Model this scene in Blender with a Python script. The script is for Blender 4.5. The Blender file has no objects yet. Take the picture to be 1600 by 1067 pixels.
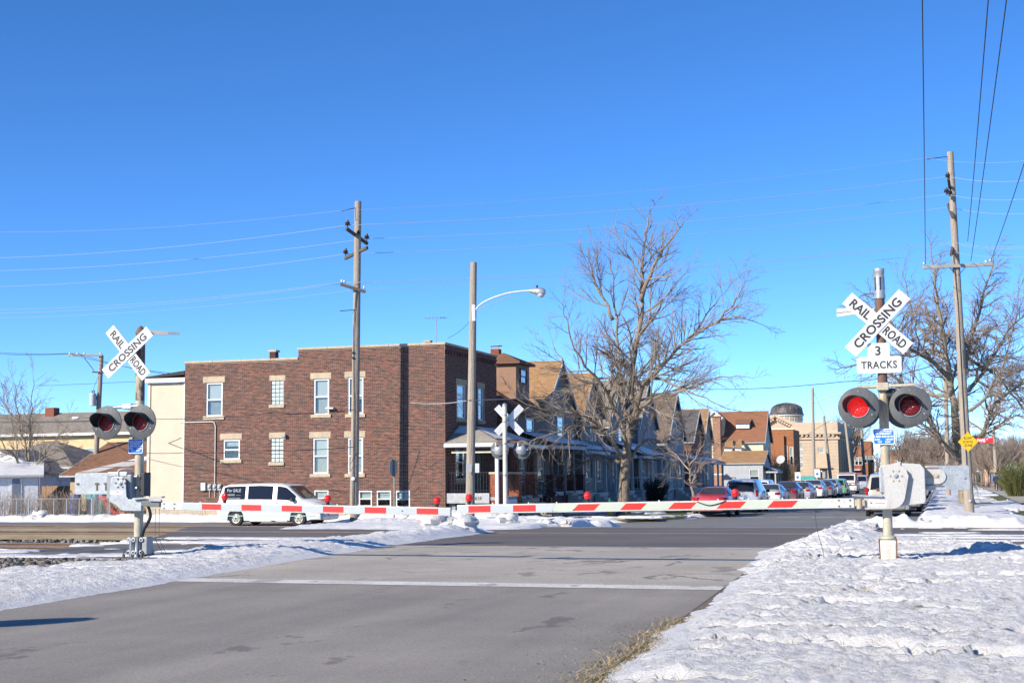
import bpy, math, random
import numpy as np
from mathutils import Vector, Matrix

# ------------------------------------------------------------------ camera, sky, sun, exposure
SC = bpy.context.scene
COL = SC.collection
CAM = Vector((0.0, 0.0, 1.45))
YAW, PITCH, ROLL, FPX = math.radians(17.2), math.atan2(742 - 533.5, 2160.0), -0.009, 2160.0
CAMR = Matrix.Rotation(YAW, 3, 'Z') @ Matrix.Rotation(math.pi / 2 + PITCH, 3, 'X') @ Matrix.Rotation(ROLL, 3, 'Z')
cd = bpy.data.cameras.new('camera')
cd.sensor_width = 36.0
cd.lens = FPX / 1600 * 36
cd.clip_start = 0.1
cd.clip_end = 6000
camo = bpy.data.objects.new('camera', cd)
COL.objects.link(camo)
camo.matrix_world = Matrix.Translation(CAM) @ CAMR.to_4x4()
SC.camera = camo

SUN_EL, SUN_PHI = math.radians(27), math.radians(55)     # sun height; its shadows run PHI from +X towards +Y
sun_from = Vector((-math.cos(SUN_PHI) * math.cos(SUN_EL), -math.sin(SUN_PHI) * math.cos(SUN_EL), math.sin(SUN_EL)))
wd = bpy.data.worlds.new("World")
SC.world = wd
wd.use_nodes = True
nt = wd.node_tree
nt.nodes.clear()
sky = nt.nodes.new('ShaderNodeTexSky')
sky.sky_type = 'NISHITA'
sky.sun_disc = False
sky.sun_elevation = SUN_EL
sky.sun_rotation = math.atan2(sun_from.x, sun_from.y)
sky.altitude = 0
sky.air_density = 0.45
sky.dust_density = 0.0
sky.ozone_density = 4.0
bgn = nt.nodes.new('ShaderNodeBackground')
bgn.inputs['Strength'].default_value = 0.15
hsv = nt.nodes.new('ShaderNodeHueSaturation')
hsv.inputs['Saturation'].default_value = 1.17
hsv.inputs['Hue'].default_value = 0.5025
out = nt.nodes.new('ShaderNodeOutputWorld')
nt.links.new(sky.outputs[0], hsv.inputs['Color'])
nt.links.new(hsv.outputs[0], bgn.inputs['Color'])
nt.links.new(bgn.outputs[0], out.inputs['Surface'])
sl = bpy.data.lights.new('sun', 'SUN')
sl.energy = 4.1
sl.angle = math.radians(0.53)
sl.color = (1.0, 0.91, 0.77)
slo = bpy.data.objects.new('sun', sl)
slo.rotation_euler = sun_from.to_track_quat('Z', 'Y').to_euler()
COL.objects.link(slo)
SC.view_settings.view_transform = 'Standard'
SC.view_settings.look = 'None'
SC.view_settings.exposure = 0.78
SC.view_settings.gamma = 1
SC.view_settings.use_curve_mapping = False
SC.cycles.max_bounces = 6
SC.cycles.transparent_max_bounces = 12
SC.cycles.use_denoising = True

# ------------------------------------------------------------------ measuring: rays of the photograph to points of the place
def ray(px, py):
    return (CAMR @ Vector(((px - 800) / FPX, -(py - 533.5) / FPX, -1.0)))
def at_Y(px, py, Y):
    r = ray(px, py); return CAM + r * (Y / r.y)
def at_X(px, py, X):
    r = ray(px, py); return CAM + r * (X / r.x)
FH = Vector((-math.sin(YAW), math.cos(YAW), 0))
def at_d(px, py, d):        # d = level distance along the view
    r = ray(px, py); return CAM + r * (d / r.dot(FH))
GY = [-60, 26, 35.3, 42.5, 51, 1e5]
GZ = [0, 0, -.10, -.20, -.65, -.65]
def gz(y):
    return float(np.interp(y, GY, GZ))
def on_ground(px, py):
    r = ray(px, py); lo, hi = 1.0, 400.0
    for _ in range(60):
        m = (lo + hi) / 2; p = CAM + r * m
        if p.z > gz(p.y): lo = m
        else: hi = m
    return CAM + r * lo
def X_at(px, Y):
    return at_Y(px, 740, Y).x

# ------------------------------------------------------------------ naming
def tag(o, label=None, cat=None, group=None, kind=None):
    if label: o['label'] = label
    if cat: o['category'] = cat
    if group: o['group'] = group
    if kind: o['kind'] = kind
    return o
def thing(name, label, cat, loc=(0, 0, 0), rz=0.0, group=None):
    o = bpy.data.objects.new(name, None)
    COL.objects.link(o)
    o.location = loc
    o.rotation_euler = (0, 0, rz)
    return tag(o, label, cat, group)
def copy_tree(o, parent=None):
    c = o.copy(); COL.objects.link(c)
    if parent: c.parent = parent
    for ch in list(o.children): copy_tree(ch, c)
    return c

# ------------------------------------------------------------------ materials
MATS = {}
def newmat(name):
    m = bpy.data.materials.new(name); m.use_nodes = True
    n = m.node_tree; n.nodes.clear()
    o = n.nodes.new('ShaderNodeOutputMaterial'); b = n.nodes.new('ShaderNodeBsdfPrincipled')
    n.links.new(b.outputs[0], o.inputs[0])
    return m, n, b
def node(n, t, **kw):
    x = n.nodes.new(t)
    for k, v in kw.items():
        if k in x.inputs.keys(): x.inputs[k].default_value = v
        else: setattr(x, k, v)
    return x
def ramp(n, src, stops):
    r = n.nodes.new('ShaderNodeValToRGB'); e = r.color_ramp.elements
    while len(e) < len(stops): e.new(0.5)
    for el, (p, c) in zip(e, stops):
        el.position = p; el.color = (c[0], c[1], c[2], 1) if not isinstance(c, (int, float)) else (c, c, c, 1)
    n.links.new(src, r.inputs[0]); return r.outputs[0]
def mixc(n, fac, a, b, mode='MIX'):
    x = n.nodes.new('ShaderNodeMix'); x.data_type = 'RGBA'; x.blend_type = mode
    for sock, v in ((x.inputs[0], fac), (x.inputs[6], a), (x.inputs[7], b)):
        if hasattr(v, 'is_linked') or hasattr(v, 'links'): n.links.new(v, sock)
        elif isinstance(v, (int, float)): sock.default_value = v
        else: sock.default_value = (v[0], v[1], v[2], 1)
    return x.outputs[2]
def noise(n, scale, detail=4, rough=.55, vec=None, dist=0.0):
    x = node(n, 'ShaderNodeTexNoise', Scale=scale, Detail=detail, Roughness=rough, Distortion=dist)
    if vec is not None: n.links.new(vec, x.inputs['Vector'])
    return x.outputs[0]
def objco(n, scale=(1, 1, 1)):
    t = n.nodes.new('ShaderNodeTexCoord'); m = n.nodes.new('ShaderNodeMapping')
    m.inputs['Scale'].default_value = scale
    n.links.new(t.outputs['Object'], m.inputs[0]); return m.outputs[0]
def bump(n, b, h, dist, strength=1.0):
    x = node(n, 'ShaderNodeBump', Strength=strength, Distance=dist)
    n.links.new(h, x.inputs['Height']); n.links.new(x.outputs[0], b.inputs['Normal'])
def mat(name, c, rough=.6, metal=0.0, var=.18, scale=6.0, bmp=0.0, stretch=(1, 1, 1), spec=.5, emit=0.0, coat=0.0):
    if name in MATS: return MATS[name]
    m, n, b = newmat(name)
    co = objco(n, stretch)
    f = noise(n, scale, 5, .6, co)
    lo = [x * (1 - var) for x in c]; hi = [min(1, x * (1 + var)) for x in c]
    col = ramp(n, f, [(.3, lo), (.7, hi)])
    n.links.new(col, b.inputs['Base Color'])
    b.inputs['Roughness'].default_value = rough; b.inputs['Metallic'].default_value = metal
    b.inputs['Specular IOR Level'].default_value = spec
    if coat: b.inputs['Coat Weight'].default_value = coat; b.inputs['Coat Roughness'].default_value = .08
    if emit:
        b.inputs['Emission Color'].default_value = (*c, 1); b.inputs['Emission Strength'].default_value = emit
    if bmp: bump(n, b, noise(n, scale * 3, 6, .65, co), bmp)
    MATS[name] = m; return m
def weathered(name, c, c2, rough=.6, metal=0.0, scale=3.0, lo=.45, hi=.62, bmp=.002, stretch=(1, 1, .35), fine=30.0):
    """paint or metal with blotches of a second colour (rust, dirt, bare spots) and a fine grain"""
    if name in MATS: return MATS[name]
    m, n, b = newmat(name)
    co = objco(n, stretch)
    k = ramp(n, noise(n, scale, 8, .65, co), [(lo, 0.0), (hi, 1.0)])
    base = mixc(n, k, c, c2)
    g = ramp(n, noise(n, fine, 3, .6, co), [(.3, .82), (.7, 1.1)])
    n.links.new(mixc(n, 1.0, base, g, 'MULTIPLY'), b.inputs['Base Color'])
    b.inputs['Roughness'].default_value = rough; b.inputs['Metallic'].default_value = metal
    if bmp: bump(n, b, noise(n, fine, 4, .6, co), bmp)
    MATS[name] = m; return m
def island_mat(name, cols, rough=.85, jitter=.15, scale=14.0, bmp=.003, dirt=None, dirt_amt=.5):
    """every separate piece of the mesh (brick, shingle, board) takes a colour of its own"""
    if name in MATS: return MATS[name]
    m, n, b = newmat(name)
    ge = n.nodes.new('ShaderNodeNewGeometry')
    stops = [(i / max(1, len(cols) - 1), c) for i, c in enumerate(cols)]
    col = ramp(n, ge.outputs['Random Per Island'], stops)
    co = objco(n)
    g = ramp(n, noise(n, scale, 5, .65, co), [(.25, 1 - jitter), (.75, 1 + jitter)])
    col = mixc(n, 1.0, col, g, 'MULTIPLY')
    if dirt is not None:
        k = ramp(n, noise(n, .9, 7, .7, co), [(.46, 0.0), (.66, dirt_amt)])
        col = mixc(n, k, col, dirt)
    n.links.new(col, b.inputs['Base Color'])
    b.inputs['Roughness'].default_value = rough
    if bmp: bump(n, b, noise(n, scale * 4, 4, .6, co), bmp)
    MATS[name] = m; return m

# ------------------------------------------------------------------ mesh building
class MB:
    def __init__(s): s.v = []; s.f = []; s.mi = []
    def add(s, vs, fs, mi=0):
        o = len(s.v); s.v += [tuple(p) for p in vs]
        s.f += [tuple(i + o for i in f) for f in fs]; s.mi += [mi] * len(fs); return s
    def quad(s, a, b, c, d, mi=0): return s.add([a, b, c, d], [(0, 1, 2, 3)], mi)
    def box(s, x0, x1, y0, y1, z0, z1, mi=0):
        return s.add([(x0, y0, z0), (x1, y0, z0), (x1, y1, z0), (x0, y1, z0), (x0, y0, z1), (x1, y0, z1), (x1, y1, z1), (x0, y1, z1)],
                     [(3, 2, 1, 0), (4, 5, 6, 7), (0, 1, 5, 4), (1, 2, 6, 5), (2, 3, 7, 6), (3, 0, 4, 7)], mi)
    def obox(s, c, ax, h, mi=0):
        c = Vector(c); a = [Vector(ax[i]) * h[i] for i in range(3)]
        vs = [c + a[0] * i + a[1] * j + a[2] * k for k in (-1, 1) for (i, j) in ((-1, -1), (1, -1), (1, 1), (-1, 1))]
        return s.add(vs, [(3, 2, 1, 0), (4, 5, 6, 7), (0, 1, 5, 4), (1, 2, 6, 5), (2, 3, 7, 6), (3, 0, 4, 7)], mi)
    def bar(s, p, q, w, h, up=(0, 0, 1), mi=0):
        p, q = Vector(p), Vector(q); d = (q - p); L = d.length; d.normalize()
        side = d.cross(Vector(up))
        if side.length < 1e-4: side = d.cross(Vector((1, 0, 0)))
        side.normalize(); u = side.cross(d)
        return s.obox((p + q) / 2, (d, side, u), (L / 2, w / 2, h / 2), mi)
    def tube(s, pts, rad, n=6, cap=True, mi=0):
        pts = [Vector(p) for p in pts]
        if not hasattr(rad, '__len__'): rad = [rad] * len(pts)
        o = len(s.v); prev = None
        for i, p in enumerate(pts):
            d = (pts[min(i + 1, len(pts) - 1)] - pts[max(i - 1, 0)])
            if d.length < 1e-9: d = Vector((0, 0, 1))
            d.normalize()
            if prev is None:
                a = d.cross(Vector((0, 0, 1)))
                if a.length < 1e-3: a = Vector((1, 0, 0))
            else: a = prev - d * prev.dot(d)
            a.normalize(); prev = a; b = d.cross(a)
            for k in range(n):
                t = 2 * math.pi * k / n
                q = p + (a * math.cos(t) + b * math.sin(t)) * rad[i]
                s.v.append((q.x, q.y, q.z))
        fs = []
        for i in range(len(pts) - 1):
            for k in range(n):
                k2 = (k + 1) % n
                fs.append((o + i * n + k, o + i * n + k2, o + (i + 1) * n + k2, o + (i + 1) * n + k))
        if cap:
            fs.append(tuple(o + k for k in reversed(range(n))))
            fs.append(tuple(o + (len(pts) - 1) * n + k for k in range(n)))
        s.f += fs; s.mi += [mi] * len(fs); return s
    def lathe(s, prof, c=(0, 0, 0), axis=(0, 0, 1), n=16, mi=0, a0=0.0, a1=2 * math.pi):
        c = Vector(c); ax = Vector(axis).normalized()
        u = ax.orthogonal().normalized() if abs(ax.z) < .9 else Vector((1, 0, 0))
        if abs(ax.y) > .9: u = Vector((1, 0, 0))
        w = ax.cross(u); full = abs(a1 - a0 - 2 * math.pi) < 1e-6
        o = len(s.v); m = n if full else n + 1
        for r, z in prof:
            for k in range(m):
                t = a0 + (a1 - a0) * k / n
                q = c + ax * z + (u * math.cos(t) + w * math.sin(t)) * r
                s.v.append((q.x, q.y, q.z))
        fs = []
        for i in range(len(prof) - 1):
            for k in range(n):
                k2 = (k + 1) % m
                fs.append((o + i * m + k, o + i * m + k2, o + (i + 1) * m + k2, o + (i + 1) * m + k))
        s.f += fs; s.mi += [mi] * len(fs); return s
    def prism(s, poly, o, u, v, n, depth, mi=0):
        """2D polygon (u,v) at o, extruded along n by depth"""
        o, u, v, n = Vector(o), Vector(u), Vector(v), Vector(n)
        k = len(poly)
        a = [o + u * p[0] + v * p[1] for p in poly]; b = [p + n * depth for p in a]
        fs = [tuple(reversed(range(k))), tuple(range(k, 2 * k))]
        fs += [(i, (i + 1) % k, k + (i + 1) % k, k + i) for i in range(k)]
        return s.add(a + b, fs, mi)
    def build(s, name, mats, parent=None, smooth=None, bevel=0.0, kind=None, label=None, loc=None):
        me = bpy.data.meshes.new(name)
        me.from_pydata(s.v, [], s.f)
        if not isinstance(mats, (list, tuple)): mats = [mats]
        for m in mats: me.materials.append(m)
        if len(mats) > 1: me.polygons.foreach_set('material_index', s.mi)
        if smooth is not None:
            me.polygons.foreach_set('use_smooth', [True] * len(me.polygons))
            if smooth < 180: me.set_sharp_from_angle(angle=math.radians(smooth))
        me.update()
        o = bpy.data.objects.new(name, me); COL.objects.link(o)
        if parent: o.parent = parent
        if loc: o.location = loc
        if kind: o['kind'] = kind
        if label: o['label'] = label
        if bevel:
            b = o.modifiers.new('bevel', 'BEVEL'); b.width = bevel; b.segments = 2; b.limit_method = 'ANGLE'
        return o
def rrect(w, h, r, n=4):
    """rounded rectangle polygon round the origin"""
    p = []
    for cx, cy, a0 in ((w / 2 - r, h / 2 - r, 0), (-w / 2 + r, h / 2 - r, 90), (-w / 2 + r, -h / 2 + r, 180), (w / 2 - r, -h / 2 + r, 270)):
        for i in range(n + 1):
            t = math.radians(a0 + 90 * i / n); p.append((cx + r * math.cos(t), cy + r * math.sin(t)))
    return p
def text_into(mb, s, size, o, u, v, width=None, mi=0, depth=.002, bold=0.0, spacing=1.0):
    """raised lettering, centred on o, running along u with v up"""
    cu = bpy.data.curves.new('lettering', 'FONT'); cu.body = s; cu.size = size; cu.align_x = 'CENTER'; cu.align_y = 'CENTER'
    cu.resolution_u = 3; cu.offset = bold; cu.space_character = spacing
    ob = bpy.data.objects.new('lettering', cu); COL.objects.link(ob)
    dg = bpy.context.evaluated_depsgraph_get(); dg.update()
    me = bpy.data.meshes.new_from_object(ob.evaluated_get(dg))
    co = np.zeros(len(me.vertices) * 3); me.vertices.foreach_get('co', co); co = co.reshape(-1, 3)
    fs = [tuple(p.vertices) for p in me.polygons]
    bpy.data.objects.remove(ob); bpy.data.curves.remove(cu); bpy.data.meshes.remove(me)
    if not len(co): return
    cx = (co[:, 0].min() + co[:, 0].max()) / 2; cy = (co[:, 1].min() + co[:, 1].max()) / 2
    k = width / (co[:, 0].max() - co[:, 0].min()) if width else 1.0
    o, u, v = Vector(o), Vector(u), Vector(v); nn = u.cross(v) * depth
    vs = [o + u * (x - cx) * k + v * (y - cy) + nn for x, y, _ in co]
    mb.add(vs, fs, mi)
# value noise for heights
def vn(x, y, seed=0):
    xi = np.floor(x).astype(np.int64); yi = np.floor(y).astype(np.int64); fx = x - xi; fy = y - yi
    def h(a, b):
        n = (a * 374761393 + b * 668265263 + seed * 1442695041) & 0xffffffff
        n = ((n ^ (n >> 13)) * 1274126177) & 0xffffffff
        return ((n ^ (n >> 16)) & 0xffff) / 65535.0
    sx = fx * fx * (3 - 2 * fx); sy = fy * fy * (3 - 2 * fy)
    return (h(xi, yi) * (1 - sx) + h(xi + 1, yi) * sx) * (1 - sy) + (h(xi, yi + 1) * (1 - sx) + h(xi + 1, yi + 1) * sx) * sy
def fbm(x, y, seed=0, oct=4, gain=.5):
    t = 0; a = 1.0; s = 0
    for i in range(oct):
        t = t + a * vn(x * 2 ** i, y * 2 ** i, seed + i); s += a; a *= gain
    return t / s
def sstep(a, b, x):
    t = np.clip((x - a) / (b - a), 0, 1); return t * t * (3 - 2 * t)
# ------------------------------------------------------------------ ground, roads, tracks, snow
def asphalt(name, c, spots, rough=.8, grain=140, blot=.35, tracks=False, cracks=0.0, bmpd=.004):
    m, n, b = newmat(name)
    co = objco(n)
    base = ramp(n, noise(n, blot, 6, .6, co), [(.3, [x * .78 for x in c]), (.7, [x * 1.12 for x in c])])
    g1 = ramp(n, noise(n, grain, 2, .7, co), [(.3, .62), (.7, 1.35)])
    base = mixc(n, 1.0, base, g1, 'MULTIPLY')
    g2 = ramp(n, noise(n, grain * .22, 4, .7, co), [(.3, .8), (.7, 1.15)])
    base = mixc(n, 1.0, base, g2, 'MULTIPLY')
    if tracks:
        co2 = objco(n, (1.1, .05, 1))
        w = ramp(n, noise(n, 1.0, 3, .5, co2), [(.35, .84), (.65, 1.08)])
        base = mixc(n, 1.0, base, w, 'MULTIPLY')
    if spots:
        co3 = objco(n, (1.0, .55, 1))
        k = ramp(n, noise(n, 1.15, 6, .60, co3), [(spots, 0.0), (spots + .035, .62)])
        base = mixc(n, k, base, [x * .35 for x in c])
    if cracks:
        v = n.nodes.new('ShaderNodeTexVoronoi'); v.feature = 'DISTANCE_TO_EDGE'; v.inputs['Scale'].default_value = cracks
        wn = n.nodes.new('ShaderNodeTexNoise'); wn.inputs['Scale'].default_value = 2.5; wn.inputs['Detail'].default_value = 6
        n.links.new(co, wn.inputs['Vector'])
        add = n.nodes.new('ShaderNodeVectorMath'); add.operation = 'MULTIPLY_ADD'
        n.links.new(wn.outputs['Color'], add.inputs[0]); add.inputs[1].default_value = (.5, .5, 0); n.links.new(co, add.inputs[2])
        n.links.new(add.outputs[0], v.inputs['Vector'])
        k = ramp(n, v.outputs['Distance'], [(.004, 1.0), (.012, 0.0)])
        k2 = ramp(n, noise(n, .5, 3, .5, co), [(.48, 0.0), (.56, .8)])
        kk = n.nodes.new('ShaderNodeMath'); kk.operation = 'MULTIPLY'; n.links.new(k, kk.inputs[0]); n.links.new(k2, kk.inputs[1])
        base = mixc(n, kk.outputs[0], base, [x * .25 for x in c])
    n.links.new(base, b.inputs['Base Color'])
    b.inputs['Roughness'].default_value = rough
    bump(n, b, noise(n, grain, 4, .7, co), bmpd)
    return m
M_road = asphalt('worn_asphalt', (.315, .28, .235), .625, tracks=True)
M_slab = asphalt('pale_crossing_pavement', (.45, .405, .335), .60, grain=90, tracks=False, cracks=.28, blot=.5)
M_dark = asphalt('dark_asphalt', (.15, .132, .118), 0, grain=110, blot=.25)
M_far = asphalt('street_asphalt', (.20, .196, .19), .66, grain=60, blot=.2)
M_path = asphalt('apron_asphalt', (.17, .165, .16), .50, grain=80, blot=.5)
M_walk = asphalt('pavement_concrete', (.42, .39, .33), 0, grain=60, blot=.4)
M_paint = asphalt('road_paint', (.68, .65, .60), .585, grain=70, blot=1.2)

def snow_mat():
    m, n, b = newmat('old_snow')
    co = objco(n)
    c = ramp(n, noise(n, 2.2, 7, .65, co), [(.3, (.88, .87, .86)), (.60, (.81, .795, .775)), (.76, (.57, .53, .48))])
    sp = ramp(n, noise(n, 26, 3, .6, co), [(.66, 0.0), (.76, .55)])
    sp2 = ramp(n, noise(n, 1.3, 4, .6, co), [(.5, 0.0), (.66, 1.0)])
    kk = n.nodes.new('ShaderNodeMath'); kk.operation = 'MULTIPLY'; n.links.new(sp, kk.inputs[0]); n.links.new(sp2, kk.inputs[1])
    c = mixc(n, kk.outputs[0], c, (.30, .25, .18))
    n.links.new(c, b.inputs['Base Color'])
    b.inputs['Roughness'].default_value = .55
    b.inputs['Subsurface Weight'].default_value = .12
    b.inputs['Subsurface Radius'].default_value = (.05, .06, .08)
    bump(n, b, noise(n, 24, 8, .75, co), .06)
    return m
M_snow = snow_mat()
def ground_mat():
    m, n, b = newmat('dormant_ground')
    co = objco(n)
    g = ramp(n, noise(n, 1.6, 8, .7, co), [(.3, (.06, .05, .03)), (.5, (.13, .115, .05)), (.7, (.20, .165, .09))])
    g2 = ramp(n, noise(n, 45, 3, .7, co), [(.3, .6), (.7, 1.3)])
    n.links.new(mixc(n, 1.0, g, g2, 'MULTIPLY'), b.inputs['Base Color'])
    b.inputs['Roughness'].default_value = .95
    bump(n, b, noise(n, 40, 6, .7, co), .03)
    return m
M_ground = ground_mat()
def lawn_mat():
    m, n, b = newmat('winter_lawn')
    co = objco(n)
    g = ramp(n, noise(n, .9, 8, .7, co), [(.3, (.13, .11, .045)), (.5, (.10, .125, .03)), (.7, (.17, .16, .06))])
    g2 = ramp(n, noise(n, 30, 4, .7, co), [(.3, .6), (.7, 1.35)])
    n.links.new(mixc(n, 1.0, g, g2, 'MULTIPLY'), b.inputs['Base Color'])
    b.inputs['Roughness'].default_value = .95
    bump(n, b, noise(n, 30, 6, .7, co), .05)
    return m
M_lawn = lawn_mat()

def tz(y): return gz(y) - (.21 if 24.6 < y < 43.6 else .04)
m = MB()
ys = [-400, -60, 10, 24.6, 24.61, 26, 30, 35.3, 39, 42.5, 43.59, 43.6, 45, 47, 49, 51, 60, 100, 300, 900, 3500]
for i, y in enumerate(ys):
    m.v += [(-2500, y, tz(y)), (2500, y, tz(y))]
for i in range(len(ys) - 1):
    m.f.append((2 * i, 2 * i + 1, 2 * i + 3, 2 * i + 2)); m.mi.append(0)
m.build('ground', M_ground, kind='structure')

YB = [26, 30.6, 35.3, 38.9, 42.5, 45, 48, 51]
def strip(name, mt, y0, y1, xl, xr, dz, step=2.0, skirt=0.0, kind='structure'):
    """a sheet that follows the ground between x = xl(y) and x = xr(y)"""
    ys = sorted(set([y0, y1] + [y for y in YB if y0 < y < y1] + list(np.arange(y0, y1, step))))
    m = MB()
    L = [Vector((xl(y), y, gz(y) + dz)) for y in ys]; R = [Vector((xr(y), y, gz(y) + dz)) for y in ys]
    for i in range(len(ys) - 1):
        m.quad(L[i], R[i], R[i + 1], L[i + 1])
        if skirt:
            s = Vector((0, 0, skirt))
            m.quad(L[i] - s, L[i], L[i + 1] - Vector(), L[i + 1] - s); m.quad(R[i], R[i] - s, R[i + 1] - s, R[i + 1])
    if skirt:
        m.quad(L[0] - s, R[0] - s, R[0], L[0]); m.quad(L[-1], R[-1], R[-1] - s, L[-1] - s)
    return m.build(name, mt, kind=kind)
def lin(*pts):
    a = [p[0] for p in pts]; b = [p[1] for p in pts]
    return lambda y: float(np.interp(y, a, b))
road_l = lin((-60, -10.0), (13, -10.2), (17, -10.35), (23, -10.9), (33, -11.6), (45, -12.6))
road_r = lin((-60, -2.2), (9, -2.38), (17, -2.68), (26, -3.06), (45, -3.2))
strip('road', M_road, -60, 17.9, road_l, road_r, .004)
strip('crossing_pavement', M_slab, 17.9, 27.35, road_l, road_r, .004)
strip('crossing_asphalt', M_dark, 27.35, 43.4, lin((27.35, -17.8), (29, -18.2), (41, -24), (43.4, -25)), lin((27, 16), (44, 16)), .004, skirt=.3)
M_dirt = asphalt('gritty_dirt', (.20, .155, .10), 0, grain=50, blot=2)
strip('road_shoulder', M_dirt, 6, 27, lambda y: road_r(y) - .015, lambda y: road_r(y) + .7, .0, step=1, skirt=.1)
strip('road_shoulder', M_dirt, 6, 27, lambda y: road_l(y) - .7, lambda y: road_l(y) + .015, .0, step=1, skirt=.1)
strip('stop_line', M_paint, 17.36, 17.95, road_l, road_r, .0085)
strip('pavement_edge', M_paint, 26.95, 27.15, lin((0, -11.0), (99, -11.0)), lin((0, -3.2), (99, -3.2)), .0085)
strip('track_side_path', M_path, 14, 27.35, lin((14, -18.6), (23, -17.9), (27.35, -17.8)), lin((14, -14.2), (27, -12.3), (27.35, -11.3)), .002, skirt=.3)
strip('gravel_path', M_path, 23.2, 27.3, lin((0, 1.0), (99, 1.0)), lin((0, 16), (99, 16)), .002, skirt=.3)
strip('cross_street', M_far, 43.4, 59.3, lin((0, -110), (99, -110)), lin((0, 60), (99, 60)), .004)
far_l = lin((59.3, -13.2), (61, -12.2), (64, -11.7), (70, -11.6), (500, -11.6))
far_r = lin((59.3, .6), (62, -.6), (65, -1.1), (500, -1.1))
strip('far_street', M_far, 59.3, 480, far_l, far_r, .004, step=20)
# dashes across the far street, each a painted mark
for px in (1175, 1229, 1283, 1337):
    x = X_at(px, 66.4); strip('lane_marking', M_paint, 66.25, 66.55, lambda y, x=x: x - .52, lambda y, x=x: x + .52, .0085)
# kerbs (yellow paint at the corners) and walks
M_kerb = mat('kerb_concrete', (.40, .38, .34), .9, var=.2, scale=3, bmp=.004)
M_ykerb = weathered('yellow_kerb_paint', (.62, .40, .06), (.36, .33, .27), .8, scale=4, lo=.5, hi=.6)
def kerb(name, pts, w=.16, h=.13, mt=M_kerb):
    m = MB()
    for p, q in zip(pts[:-1], pts[1:]):
        a = Vector((p[0], p[1], gz(p[1]) + h / 2 - .03)); b = Vector((q[0], q[1], gz(q[1]) + h / 2 - .03))
        m.bar(a, b, w, h + .06)
    m.build(name, mt, kind='structure', bevel=.02)
kerb('kerb', [(-110, 59.3), (-30, 59.3), (-20, 59.3)])
kerb('kerb', [(-20, 59.3), (-16.2, 59.3), (-13.9, 59.9), (-12.6, 61.3), (-11.9, 63.8), (-11.7, 65)], mt=M_ykerb)
kerb('kerb', [(-11.7, 65), (-11.7, 200), (-11.7, 480)])
kerb('kerb', [(-1.0, 480), (-1.0, 65), (-.5, 62.3), (.3, 60.6)])
kerb('kerb', [(.3, 60.6), (1.6, 59.6), (5.0, 59.3)], mt=M_ykerb)
kerb('kerb', [(5.0, 59.3), (60, 59.3)])
strip('lawn', M_lawn, 59.4, 76, lambda y: -21.9, lambda y: far_l(y) - .15, .05, step=1)
strip('lawn', M_lawn, 76, 470, lambda y: -21.9, lambda y: -11.8, .05, step=60)
strip('lawn', M_lawn, 59.4, 470, lambda y: far_r(y) + .2, lambda y: 16, .05, step=8)
def slabs(name, y0, y1, x0, x1, n, dz, along='y'):
    """a concrete walk of separate slabs with open joints"""
    root = MB().add([], []).build(name, M_walk, kind='structure')
    for i in range(n):
        g = .012
        if along == 'y':
            a = y0 + (y1 - y0) * i / n; b = y0 + (y1 - y0) * (i + 1) / n
            mm = MB().box(x0, x1, a + g, b - g, gz(y0) + dz - .1, gz(y0) + dz)
        else:
            a = x0 + (x1 - x0) * i / n; b = x0 + (x1 - x0) * (i + 1) / n
            mm = MB().box(a + g, b - g, y0, y1, gz(y0) + dz - .1, gz(y0) + dz)
        mm.build('slab', M_walk, parent=root, bevel=.01)
slabs('front_walk', 61.6, 63.3, -21.9, -12.9, 6, .07, 'x')
slabs('right_sidewalk', 60.4, 190, 4.6, 6.3, 70, .075)
slabs('left_sidewalk', 66, 150, -17.6, -16.1, 44, .075)

# ------------------------------------------------------------------ railway tracks
M_rail = weathered('rusty_rail', (.15, .085, .05), (.22, .145, .09), .75, scale=3, bmp=.001, stretch=(.3, 1, 1))
M_shine = mat('polished_rail_head', (.62, .62, .63), .22, metal=1.0, var=.1, scale=9)
M_tie = mat('old_timber_tie', (.13, .095, .07), .9, var=.35, scale=5, bmp=.01, stretch=(1, 1, 1))
M_panel = mat('flangeway_timber', (.235, .185, .12), .9, var=.25, scale=3, bmp=.006, stretch=(.3, 2, 2))
def rail_prof():
    return [(-.07, -.17), (.07, -.17), (.07, -.158), (.012, -.135), (.012, -.045), (.036, -.03), (.036, 0), (-.036, 0), (-.036, -.03), (-.012, -.045), (-.012, -.135), (-.07, -.158)]
for k, yc in enumerate((26.65, 35.2, 41.5)):
    t = thing('railway_track', ['nearest railway track, its rails sunk in the pale pavement by the gates', 'middle railway track running across the dark asphalt crossing', 'far railway track beside the cross street'][k],
              'railway track', (-20, yc, gz(yc)), group='railway tracks across the road')
    for s in (-1, 1):
        y = s * .755
        m = MB(); m.prism(rail_prof(), (-100, y, .005), (0, 1, 0), (0, 0, 1), (1, 0, 0), 160)
        r = m.build('rail', M_rail, t)
        MB().box(-100, 60, y - .0358, y + .0358, .0052, .008).build('rail_head', M_shine, r)
    if k:
        MB().box(-100, (0, 0, -2.5)[k], -1.62, -.80, -.14, .0).build('timber_panel', M_panel, t)
    tie = None
    for i in range(62):
        x = -75 + i * 1.15
        if tie is None:
            tie = MB().box(-.12, .12, -1.3, 1.3, -.28, -.155).build('tie', M_tie, t, bevel=.01)
        else:
            c = tie.copy(); COL.objects.link(c); tie2 = c
        (tie if i == 0 else tie2).location = (x, random.Random(i).uniform(-.04, .04), 0)
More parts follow.
